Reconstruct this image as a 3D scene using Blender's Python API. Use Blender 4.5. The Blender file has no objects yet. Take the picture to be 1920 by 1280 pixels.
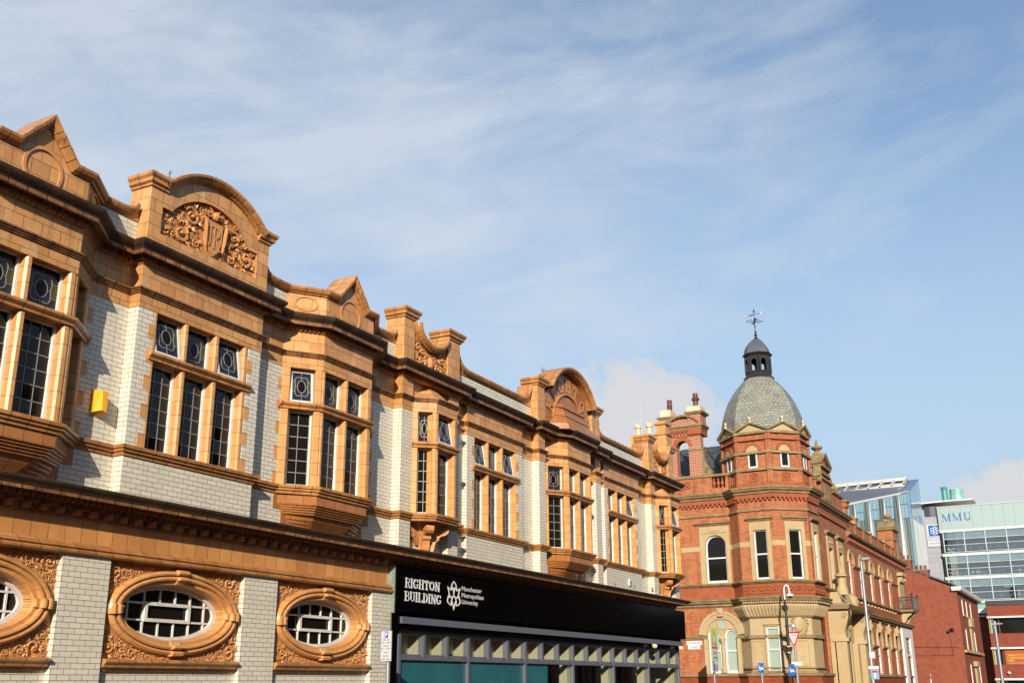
import bpy, bmesh, math, random
from mathutils import Vector, Matrix
R = math.radians
PI = math.pi
random.seed(7)
sc = bpy.context.scene
COL = sc.collection

# ------------------------------------------------------------------ camera, sky, sun, exposure
PITCH, ROLL, AZ = R(17.678), R(-0.3105), R(27.905)
cam = bpy.data.cameras.new('camera')
cam.sensor_width = 36.0
cam.lens = 2013.16 / 1920 * 36
cam.clip_start = 0.1
cam.clip_end = 3000
camo = bpy.data.objects.new('camera', cam)
COL.objects.link(camo)
fw = Vector((math.cos(PITCH) * math.cos(AZ), math.cos(PITCH) * math.sin(AZ), math.sin(PITCH)))
rt = Vector((math.sin(AZ), -math.cos(AZ), 0))
up = rt.cross(fw)
r2 = math.cos(ROLL) * rt + math.sin(ROLL) * up
u2 = -math.sin(ROLL) * rt + math.cos(ROLL) * up
camo.matrix_world = Matrix(((r2.x, u2.x, -fw.x, 0), (r2.y, u2.y, -fw.y, 0), (r2.z, u2.z, -fw.z, 1.6), (0, 0, 0, 1)))
sc.camera = camo

SUN_TO = Vector((-2.1, -1.0, 0.82)).normalized()
SUN_EL = math.asin(SUN_TO.z)
SUN_ROT = math.atan2(SUN_TO.x, SUN_TO.y)
sun = bpy.data.lights.new('sun', 'SUN')
sun.energy = 4.9
sun.angle = R(0.5)
sun.color = (1.0, 0.90, 0.76)
suno = bpy.data.objects.new('sun', sun)
COL.objects.link(suno)
suno.rotation_euler = (-SUN_TO).to_track_quat('-Z', 'Y').to_euler()
suno.location = (0, -30, 40)

world = bpy.data.worlds.new('World')
sc.world = world
world.use_nodes = True
SKY_STRENGTH = 0.118


def build_world():
    nt = world.node_tree
    nt.nodes.clear()
    N, L = nt.nodes.new, nt.links.new

    def val(op, a, b=None, c=None):
        n = N('ShaderNodeMath'); n.operation = op
        for i, v in enumerate((a, b, c)):
            if v is None: continue
            if isinstance(v, (int, float)): n.inputs[i].default_value = v
            else: L(v, n.inputs[i])
        return n.outputs[0]

    def ramp(fac, stops):
        n = N('ShaderNodeValToRGB'); L(fac, n.inputs[0])
        els = n.color_ramp.elements
        while len(els) < len(stops): els.new(0.5)
        for e, (p, c) in zip(els, stops):
            e.position = p; e.color = c if len(c) == 4 else (*c, 1)
        return n.outputs[0]

    out = N('ShaderNodeOutputWorld'); bg = N('ShaderNodeBackground')
    L(bg.outputs[0], out.inputs[0]); bg.inputs[1].default_value = 1.0
    sky = N('ShaderNodeTexSky'); sky.sky_type = 'NISHITA'; sky.sun_disc = False
    sky.sun_elevation = SUN_EL; sky.sun_rotation = SUN_ROT
    sky.altitude = 50; sky.air_density = 1.0; sky.dust_density = 0.8; sky.ozone_density = 2.0
    mul = N('ShaderNodeVectorMath'); mul.operation = 'SCALE'
    L(sky.outputs[0], mul.inputs[0]); mul.inputs['Scale'].default_value = SKY_STRENGTH
    tc = N('ShaderNodeTexCoord')
    sep = N('ShaderNodeSeparateXYZ'); L(tc.outputs['Generated'], sep.inputs[0])
    # compass angle and height of the view direction: cirrus lies in long, nearly level streaks
    az = val('ARCTAN2', sep.outputs[1], sep.outputs[0]); el = val('ARCSINE', sep.outputs[2])

    def noise(vec, scale, detail, rough, dist):
        n = N('ShaderNodeTexNoise'); L(vec, n.inputs[0])
        n.inputs['Scale'].default_value = scale; n.inputs['Detail'].default_value = detail
        n.inputs['Roughness'].default_value = rough; n.inputs['Distortion'].default_value = dist
        return n.outputs[0]

    def streak(ka, ke, tilt, ox, oy):
        c = N('ShaderNodeCombineXYZ')
        L(val('ADD', val('MULTIPLY', az, ka), ox), c.inputs[0])
        L(val('ADD', val('ADD', val('MULTIPLY', el, ke), val('MULTIPLY', az, tilt)), oy), c.inputs[1])
        return c.outputs[0]
    n1 = noise(streak(2.6, 9.0, 1.3, 3.3, 0.4), 1.0, 8, 0.60, 1.1)
    n2 = noise(streak(1.5, 3.4, -0.9, 7.7, 2.1), 1.0, 4, 0.5, 0.5)
    n3 = noise(streak(7.0, 20.0, 3.0, 1.0, 5.0), 1.0, 7, 0.65, 0.8)
    field = val('ADD', val('ADD', val('MULTIPLY', n1, 0.50), val('MULTIPLY', n2, 0.55)), val('MULTIPLY', n3, 0.24))
    left = ramp(az, [(0.0, (0, 0, 0)), (1.0, (1, 1, 1))])
    wisps = ramp(val('ADD', field, val('MULTIPLY', val('SUBTRACT', left, 0.45), 0.20)), [(0.54, (0, 0, 0)), (0.64, (0.30, 0.30, 0.30)), (0.84, (1, 1, 1))])
    # low cumulus banks near the horizon
    c1 = noise(tc.outputs['Generated'], 13.0, 9, 0.58, 0.1)
    bank = None
    for cen, sc3 in (((0.906, 0.347, 0.225), (11.0, 11.0, 16.0)), ((0.985, 0.020, 0.135), (9.0, 9.0, 20.0)), ((0.40, 0.90, 0.20), (4.0, 4.0, 12.0))):
        dvec = N('ShaderNodeVectorMath'); dvec.operation = 'SUBTRACT'; L(tc.outputs['Generated'], dvec.inputs[0]); dvec.inputs[1].default_value = Vector(cen).normalized()
        dsc = N('ShaderNodeVectorMath'); dsc.operation = 'MULTIPLY'; L(dvec.outputs[0], dsc.inputs[0]); dsc.inputs[1].default_value = sc3
        dl = N('ShaderNodeVectorMath'); dl.operation = 'LENGTH'; L(dsc.outputs[0], dl.inputs[0])
        b_ = ramp(val('ADD', val('MULTIPLY', dl.outputs['Value'], 0.50), val('MULTIPLY', c1, 1.15)), [(0.86, (1, 1, 1)), (0.95, (0.55, 0.55, 0.55)), (1.0, (0, 0, 0))])
        bank = b_ if bank is None else val('MAXIMUM', bank, b_)
    cum = bank
    haze = ramp(sep.outputs[2], [(0.03, (1, 1, 1)), (0.15, (0.95, 0.95, 0.95)), (0.28, (0.66, 0.66, 0.66)), (0.46, (0.18, 0.18, 0.18)), (0.75, (0.05, 0.05, 0.05))])

    def mix(a, b, f, k):
        m = N('ShaderNodeMix'); m.data_type = 'RGBA'
        L(a, m.inputs['A'])
        m.inputs['B'].default_value = (*b, 1)
        L(val('MULTIPLY', f, k), m.inputs['Factor'])
        return m.outputs['Result']
    col = mix(mul.outputs[0], WORLD_HAZE, haze, 0.92)
    col = mix(col, WORLD_WISP, wisps, 0.80)
    col = mix(col, WORLD_CUM, cum, 0.95)
    L(col, bg.inputs[0])


WORLD_HAZE = (0.335, 0.425, 0.525)
WORLD_WISP = (0.455, 0.50, 0.56)
WORLD_CUM = (0.485, 0.485, 0.50)
build_world()
vs = sc.view_settings
sc.display_settings.display_device = 'sRGB'
vs.view_transform = 'Standard'
vs.look = 'None'
vs.gamma = 1.0
vs.use_curve_mapping = False
vs.exposure = 0.55
sc.cycles.max_bounces = 6
sc.cycles.transparent_max_bounces = 12


# ------------------------------------------------------------------ materials
MATS = {}


def mat(name, base, rough=0.6, spec=0.5, metal=0.0, brick=None, noise=None, bump=0.0, alpha_glass=None, stain=None, coat=0.0, streak=None):
    """brick = (width, height, mortar, colour2, mortar colour, offset); noise = (scale, colour, amount)"""
    m = bpy.data.materials.new(name)
    m.use_nodes = True
    nt = m.node_tree
    N, L = nt.nodes.new, nt.links.new
    p = nt.nodes['Principled BSDF']
    p.inputs['Base Color'].default_value = (*base, 1)
    p.inputs['Roughness'].default_value = rough
    p.inputs['Specular IOR Level'].default_value = spec
    p.inputs['Metallic'].default_value = metal
    if coat: p.inputs['Coat Weight'].default_value = coat; p.inputs['Coat Roughness'].default_value = 0.12
    colour = None
    height = None
    if brick:
        w, h, mo, c2, cm, off = brick[:6]
        uv = N('ShaderNodeUVMap'); uv.uv_map = 'UVMap'
        vec = uv.outputs[0]
        b = N('ShaderNodeTexBrick'); L(vec, b.inputs[0])
        b.inputs['Color1'].default_value = (*base, 1); b.inputs['Color2'].default_value = (*c2, 1)
        b.inputs['Mortar'].default_value = (*cm, 1); b.inputs['Scale'].default_value = 1.0
        b.inputs['Mortar Size'].default_value = mo; b.inputs['Mortar Smooth'].default_value = 0.1
        b.inputs['Bias'].default_value = 0.0; b.inputs['Brick Width'].default_value = w; b.inputs['Row Height'].default_value = h
        b.offset = off
        colour = b.outputs['Color']; height = b.outputs['Fac']
    if noise:
        scale, nc, amt = noise
        tc = N('ShaderNodeTexCoord')
        n = N('ShaderNodeTexNoise'); L(tc.outputs['Object'], n.inputs[0]); n.inputs['Scale'].default_value = scale
        n.inputs['Detail'].default_value = 6; n.inputs['Roughness'].default_value = 0.65
        r = N('ShaderNodeValToRGB'); L(n.outputs[0], r.inputs[0])
        r.color_ramp.elements[0].position = 0.38; r.color_ramp.elements[0].color = (0, 0, 0, 1)
        r.color_ramp.elements[1].position = 0.72; r.color_ramp.elements[1].color = (amt, amt, amt, 1)
        x = N('ShaderNodeMix'); x.data_type = 'RGBA'; L(r.outputs[0], x.inputs['Factor'])
        if colour: L(colour, x.inputs['A'])
        else: x.inputs['A'].default_value = (*base, 1)
        x.inputs['B'].default_value = (*nc, 1)
        colour = x.outputs['Result']
    if stain:
        scale, nc, amt = stain
        tc = N('ShaderNodeTexCoord')
        mpn = N('ShaderNodeMapping'); L(tc.outputs['Object'], mpn.inputs[0]); mpn.inputs['Scale'].default_value = (1, 1, 0.22)
        n = N('ShaderNodeTexNoise'); L(mpn.outputs[0], n.inputs[0]); n.inputs['Scale'].default_value = scale
        n.inputs['Detail'].default_value = 7; n.inputs['Roughness'].default_value = 0.7
        r = N('ShaderNodeValToRGB'); L(n.outputs[0], r.inputs[0])
        r.color_ramp.elements[0].position = 0.50; r.color_ramp.elements[0].color = (0, 0, 0, 1)
        r.color_ramp.elements[1].position = 0.70; r.color_ramp.elements[1].color = (amt, amt, amt, 1)
        x = N('ShaderNodeMix'); x.data_type = 'RGBA'; L(r.outputs[0], x.inputs['Factor'])
        if colour: L(colour, x.inputs['A'])
        else: x.inputs['A'].default_value = (*base, 1)
        x.inputs['B'].default_value = (*nc, 1)
        colour = x.outputs['Result']
    if streak:      # narrow rain-washed soot runs
        tc = N('ShaderNodeTexCoord')
        mpn = N('ShaderNodeMapping'); L(tc.outputs['Object'], mpn.inputs[0]); mpn.inputs['Scale'].default_value = (1, 1, 0.10); mpn.inputs['Location'].default_value = (3.3, 1.1, 0.7)
        n = N('ShaderNodeTexNoise'); L(mpn.outputs[0], n.inputs[0]); n.inputs['Scale'].default_value = 4.5
        n.inputs['Detail'].default_value = 8; n.inputs['Roughness'].default_value = 0.75
        r = N('ShaderNodeValToRGB'); L(n.outputs[0], r.inputs[0])
        r.color_ramp.elements[0].position = 0.55; r.color_ramp.elements[0].color = (0, 0, 0, 1)
        r.color_ramp.elements[1].position = 0.78; r.color_ramp.elements[1].color = (0.75, 0.75, 0.75, 1)
        x = N('ShaderNodeMix'); x.data_type = 'RGBA'; L(r.outputs[0], x.inputs['Factor'])
        if colour: L(colour, x.inputs['A'])
        else: x.inputs['A'].default_value = (*base, 1)
        x.inputs['B'].default_value = (*streak, 1)
        colour = x.outputs['Result']
    if colour: L(colour, p.inputs['Base Color'])
    if bump:
        bn = N('ShaderNodeBump'); bn.inputs['Strength'].default_value = bump; bn.inputs['Distance'].default_value = 0.006
        if height:
            inv = N('ShaderNodeMath'); inv.operation = 'SUBTRACT'; inv.inputs[0].default_value = 1.0; L(height, inv.inputs[1])
            tcb = N('ShaderNodeTexCoord'); nb = N('ShaderNodeTexNoise'); L(tcb.outputs['Object'], nb.inputs[0]); nb.inputs['Scale'].default_value = 9
            ad = N('ShaderNodeMath'); ad.operation = 'MULTIPLY_ADD'; L(nb.outputs[0], ad.inputs[0]); ad.inputs[1].default_value = 1.1; L(inv.outputs[0], ad.inputs[2])
            L(ad.outputs[0], bn.inputs['Height'])
        else:
            tcb = N('ShaderNodeTexCoord'); nb = N('ShaderNodeTexNoise'); L(tcb.outputs['Object'], nb.inputs[0]); nb.inputs['Scale'].default_value = 25
            nb.inputs['Detail'].default_value = 4
            L(nb.outputs[0], bn.inputs['Height'])
        L(bn.outputs[0], p.inputs['Normal'])
    if alpha_glass is not None:
        tint, fac = alpha_glass
        out = nt.nodes['Material Output']
        tr = N('ShaderNodeBsdfTransparent'); tr.inputs[0].default_value = (*tint, 1)
        gl = N('ShaderNodeBsdfGlossy'); gl.inputs['Roughness'].default_value = 0.03; gl.inputs[0].default_value = (1, 1, 1, 1)
        ms = N('ShaderNodeMixShader'); ms.inputs[0].default_value = fac
        L(tr.outputs[0], ms.inputs[1]); L(gl.outputs[0], ms.inputs[2]); L(ms.outputs[0], out.inputs[0])
    MATS[name] = m
    return m


TC, TC2, TCM = (0.60, 0.315, 0.112), (0.44, 0.205, 0.066), (0.085, 0.042, 0.022)
mat('glazed_white_brick', (0.63, 0.59, 0.485), 0.16, 0.5, brick=(0.2115, 0.0762, 0.0040, (0.565, 0.52, 0.42), (0.06, 0.043, 0.03), 0.5), noise=(1.1, (0.53, 0.48, 0.37), 0.45), bump=0.25, streak=(0.36, 0.30, 0.205))
mat('terracotta_block', TC, 0.42, 0.45, brick=(0.31, 0.222, 0.0052, TC2, TCM, 0.5), noise=(2.3, (0.40, 0.175, 0.052), 0.7), bump=0.3, stain=(7.0, (0.66, 0.47, 0.31), 0.35), streak=(0.17, 0.078, 0.032))
mat('terracotta_tile', (0.60, 0.295, 0.095), 0.40, 0.45, brick=(0.281, 2.0, 0.005, (0.43, 0.185, 0.052), TCM, 0.0), noise=(3.0, (0.40, 0.165, 0.045), 0.6), bump=0.2, streak=(0.24, 0.10, 0.035))
mat('terracotta_moulding', (0.50, 0.24, 0.08), 0.36, 0.5, brick=(0.31, 3.0, 0.007, (0.36, 0.155, 0.047), (0.04, 0.02, 0.012), 0.0), noise=(4.0, (0.20, 0.075, 0.022), 0.75), bump=0.2)
mat('terracotta_weathered_shade', (0.34, 0.15, 0.048), 0.45, 0.45, brick=(0.31, 3.0, 0.011, (0.20, 0.078, 0.023), (0.018, 0.011, 0.007), 0.0), noise=(3.2, (0.065, 0.030, 0.014), 0.9), bump=0.35, stain=(7, (0.035, 0.022, 0.013), 0.9))  # stained, and darkened further to put cornice underside shade into the colour
mat('terracotta_column', (0.60, 0.32, 0.118), 0.36, 0.5, brick=(6.0, 0.2286, 0.005, (0.48, 0.23, 0.076), TCM, 0.0), noise=(2.5, (0.46, 0.205, 0.06), 0.6), bump=0.2)
mat('terracotta_carved', (0.50, 0.235, 0.082), 0.42, 0.45, noise=(5.0, (0.36, 0.15, 0.05), 0.6), bump=0.15)
mat('terracotta_glazed', (0.54, 0.26, 0.088), 0.42, 0.45, noise=(4.5, (0.38, 0.16, 0.048), 0.65), bump=0.12)
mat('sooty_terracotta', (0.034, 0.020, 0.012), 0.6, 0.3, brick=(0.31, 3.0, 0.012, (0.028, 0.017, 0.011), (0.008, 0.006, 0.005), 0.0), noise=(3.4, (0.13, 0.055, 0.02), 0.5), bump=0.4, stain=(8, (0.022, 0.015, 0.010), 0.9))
mat('joint_dark', (0.02, 0.013, 0.009), 0.9, 0.1)
mat('terracotta_deep', (0.38, 0.155, 0.048), 0.34, 0.5, brick=(0.31, 3.0, 0.005, (0.33, 0.128, 0.038), (0.05, 0.025, 0.015), 0.0), noise=(4.0, (0.24, 0.086, 0.025), 0.6), bump=0.15)  # darker brown base, with the shade under corbels put into the colour
mat('white_paint', (0.60, 0.58, 0.54), 0.45, 0.4, noise=(6, (0.40, 0.37, 0.32), 0.6))
mat('window_glass_dark', (0.008, 0.0075, 0.006), 0.05, 0.27, bump=0.05)
mat('stained_glass_blue', (0.010, 0.012, 0.018), 0.05, 0.28, noise=(9, (0.035, 0.04, 0.05), 0.6))
mat('stained_glass_purple', (0.008, 0.004, 0.006), 0.06, 0.15)
mat('stained_glass_olive', (0.055, 0.052, 0.018), 0.08, 0.2)
mat('lead_came', (0.27, 0.26, 0.24), 0.5, 0.3, 0.3)
mat('black_panel', (0.0016, 0.0015, 0.0015), 0.12, 0.03)
mat('sign_white', (0.62, 0.61, 0.60), 0.5)
mat('grey_metal', (0.115, 0.122, 0.15), 0.42, 0.5, 0.2)
mat('green_flashing', (0.16, 0.26, 0.21), 0.6, noise=(7, (0.16, 0.07, 0.03), 0.9))
mat('clear_glass', (1, 1, 1), alpha_glass=((0.88, 0.88, 0.83), 0.07))
mat('teal_film', (0.022, 0.115, 0.125), 0.25, 0.35, noise=(1.0, (0.014, 0.065, 0.10), 0.9))
mat('teal_dark', (0.015, 0.085, 0.085), 0.4, 0.3)
mat('cream_board', (0.50, 0.50, 0.42), 0.7, noise=(3, (0.43, 0.43, 0.36), 0.5))
mat('dark_interior', (0.008, 0.008, 0.007), 0.9, 0.1)
mat('alarm_yellow', (0.80, 0.36, 0.012), 0.35, 0.5)
RB, RB2 = (0.39, 0.125, 0.040), (0.23, 0.060, 0.020)
mat('red_brick', RB, 0.7, 0.25, brick=(0.225, 0.075, 0.007, RB2, (0.27, 0.15, 0.10), 0.5), noise=(2.2, (0.38, 0.14, 0.054), 0.7), bump=0.35, stain=(3.0, (0.09, 0.028, 0.015), 0.6), streak=(0.085, 0.03, 0.017))
mat('red_brick_dark', (0.26, 0.045, 0.013), 0.7, 0.25, brick=(0.225, 0.075, 0.004, (0.18, 0.030, 0.010), (0.20, 0.09, 0.055), 0.5), noise=(2.0, (0.12, 0.028, 0.014), 0.6), bump=0.3)
mat('rebuilt_brick', (0.28, 0.062, 0.03), 0.75, 0.25, brick=(0.225, 0.075, 0.010, (0.22, 0.045, 0.025), (0.52, 0.36, 0.26), 0.5), bump=0.3)
mat('red_terracotta', (0.29, 0.078, 0.026), 0.55, 0.35, noise=(3, (0.16, 0.038, 0.015), 0.7), bump=0.2)
SS = (0.40, 0.305, 0.18)
mat('sandstone', SS, 0.75, 0.2, brick=(0.62, 0.34, 0.004, (0.385, 0.285, 0.145), (0.28, 0.215, 0.13), 0.5), noise=(1.6, (0.32, 0.23, 0.115), 0.6), bump=0.25)
mat('sandstone_weathered', (0.30, 0.22, 0.115), 0.8, 0.2, brick=(0.9, 3.0, 0.005, (0.25, 0.175, 0.085), (0.10, 0.07, 0.045), 0.0), noise=(3.0, (0.10, 0.072, 0.042), 0.75), bump=0.3)
mat('green_slate', (0.245, 0.25, 0.222), 0.55, 0.35, brick=(0.20, 0.135, 0.014, (0.165, 0.18, 0.145), (0.045, 0.048, 0.04), 0.5), noise=(2.0, (0.29, 0.295, 0.23), 0.5), bump=0.7, stain=(9, (0.20, 0.13, 0.07), 0.35))
mat('grey_slate', (0.045, 0.047, 0.052), 0.8, 0.2, brick=(0.3, 0.2, 0.008, (0.085, 0.09, 0.095), (0.02, 0.02, 0.02), 0.5), noise=(3, (0.03, 0.03, 0.033), 0.6), bump=0.6)
mat('lead_roof', (0.085, 0.095, 0.12), 0.45, 0.4, 0.25, noise=(3, (0.13, 0.14, 0.165), 0.6))
mat('lead_flashing', (0.26, 0.29, 0.34), 0.5, 0.4, noise=(4, (0.19, 0.21, 0.25), 0.6))
mat('dark_timber', (0.020, 0.017, 0.016), 0.4, 0.4)
mat('black_iron', (0.012, 0.012, 0.013), 0.45, 0.4)
mat('gilding', (0.85, 0.75, 0.50), 0.25, 0.5, 0.6)
mat('pot_red', (0.13, 0.030, 0.022), 0.6, noise=(6, (0.07, 0.02, 0.016), 0.6))
mat('pot_brown', (0.105, 0.036, 0.020), 0.55, noise=(6, (0.05, 0.02, 0.014), 0.6))
mat('cream_stone', (0.55, 0.46, 0.31), 0.7, noise=(2, (0.44, 0.35, 0.22), 0.5))
mat('pale_blind', (0.27, 0.335, 0.285), 0.35, 0.4)
mat('galvanised', (0.27, 0.29, 0.31), 0.45, 0.5, 0.5, noise=(12, (0.20, 0.21, 0.23), 0.5))
mat('faded_blue', (0.16, 0.30, 0.42), 0.5)
mat('sign_red', (0.52, 0.010, 0.018), 0.4)
mat('sign_blue', (0.008, 0.095, 0.34), 0.4)
mat('parking_blue', (0.01, 0.02, 0.42), 0.4)
mat('sign_black', (0.008, 0.008, 0.008), 0.5)
mat('sign_lime', (0.36, 0.55, 0.14), 0.5)
mat('pale_grey_sign', (0.43, 0.44, 0.455), 0.5)
mat('mmu_frosted', (0.27, 0.355, 0.355), 0.35, 0.5)
mat('mmu_white', (0.42, 0.47, 0.46), 0.45)
mat('mmu_glass', (0.045, 0.055, 0.062), 0.2, 0.2)
mat('mmu_blind', (0.30, 0.37, 0.375), 0.6)
mat('mmu_letter_blue', (0.015, 0.11, 0.28), 0.4)
mat('blue_glass', (0.17, 0.27, 0.33), 0.10, 0.6, brick=(0.33, 40.0, 0.022, (0.145, 0.24, 0.30), (0.075, 0.125, 0.155), 0.0))
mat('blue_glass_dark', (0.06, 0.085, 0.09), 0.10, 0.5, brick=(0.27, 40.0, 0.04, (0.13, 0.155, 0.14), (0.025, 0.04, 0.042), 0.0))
mat('end_glass', (0.10, 0.20, 0.33), 0.05, 0.8, noise=(0.35, (0.22, 0.33, 0.42), 0.8))
mat('solar_panel', (0.055, 0.095, 0.22), 0.2, 0.6)
mat('pink_fin', (0.62, 0.46, 0.42), 0.4)
mat('ice_fin', (0.42, 0.53, 0.57), 0.35)
mat('pale_steel', (0.42, 0.41, 0.37), 0.5, 0.4)
mat('ribbed_white', (0.76, 0.77, 0.75), 0.5, brick=(0.19, 0.9, 0.008, (0.55, 0.56, 0.545), (0.40, 0.41, 0.40), 0.0))
mat('silver_panel', (0.29, 0.295, 0.325), 0.4, brick=(1.25, 0.55, 0.012, (0.265, 0.27, 0.30), (0.13, 0.135, 0.15), 0.0))
mat('flue_green', (0.045, 0.22, 0.19), 0.4)
mat('flue_pale', (0.16, 0.34, 0.31), 0.45)
mat('charcoal_panel', (0.020, 0.021, 0.026), 0.5)
mat('modern_brick', (0.20, 0.042, 0.022), 0.75, 0.25, brick=(0.225, 0.075, 0.003, (0.155, 0.033, 0.019), (0.13, 0.05, 0.034), 0.5), noise=(1.5, (0.26, 0.065, 0.036), 0.5))
mat('house_brick', (0.225, 0.062, 0.034), 0.8, 0.2, brick=(0.225, 0.075, 0.004, (0.175, 0.045, 0.025), (0.20, 0.075, 0.048), 0.5), noise=(2.5, (0.265, 0.082, 0.046), 0.7), bump=0.3, stain=(2.2, (0.14, 0.038, 0.022), 0.6))
mat('white_trim', (0.58, 0.57, 0.55), 0.5)
mat('banner_orange', (0.30, 0.058, 0.006), 0.5)
mat('banner_yellow', (0.52, 0.29, 0.012), 0.5)
mat('brown_frame', (0.11, 0.045, 0.025), 0.5)
mat('leaf', (0.10, 0.13, 0.025), 0.7, noise=(20, (0.20, 0.17, 0.05), 0.8))
mat('stem', (0.13, 0.09, 0.04), 0.8)
mat('asphalt', (0.05, 0.05, 0.052), 0.9, 0.2, noise=(30, (0.075, 0.073, 0.07), 0.7), bump=0.3)
mat('paving', (0.15, 0.14, 0.13), 0.85, 0.2, brick=(0.6, 0.45, 0.006, (0.125, 0.118, 0.11), (0.07, 0.066, 0.06), 0.5), noise=(3, (0.11, 0.105, 0.10), 0.5))
mat('kerb_stone', (0.28, 0.265, 0.25), 0.85, 0.2, noise=(6, (0.2, 0.19, 0.18), 0.5))
mat('grass_ground', (0.085, 0.09, 0.055), 0.95, 0.1, noise=(0.5, (0.13, 0.125, 0.11), 0.8))
mat('roof_felt', (0.06, 0.06, 0.062), 0.9, 0.1, noise=(3, (0.10, 0.10, 0.10), 0.6))
mat('office_glass', (1, 1, 1), alpha_glass=((0.80, 0.86, 0.87), 0.16))
mat('office_chair', (0.12, 0.125, 0.16), 0.6)
mat('office_cream', (0.45, 0.42, 0.27), 0.6)
mat('office_white', (0.50, 0.52, 0.50), 0.6)


# ------------------------------------------------------------------ mesh builder
class Fr:
    """a wall frame: a along the wall (to the right seen from outside), b up, c out"""
    def __init__(s, o, t, n, upv=(0, 0, 1)):
        s.o, s.t, s.n, s.u = Vector(o), Vector(t).normalized(), Vector(n).normalized(), Vector(upv)

    def __call__(s, a, b, c=0.0):
        return s.o + s.t * a + s.u * b + s.n * c


def FY(y): return Fr((0, y, 0), (1, 0, 0), (0, -1, 0))
def FX(x): return Fr((x, 0, 0), (0, -1, 0), (-1, 0, 0))      # a = -y
def FP(p0, p1, c=0.0):
    d = Vector((p1[0] - p0[0], p1[1] - p0[1], 0)).normalized()
    n = Vector((d.y, -d.x, 0))
    return Fr(Vector((p0[0], p0[1], 0)) + n * c, d, n)


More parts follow.
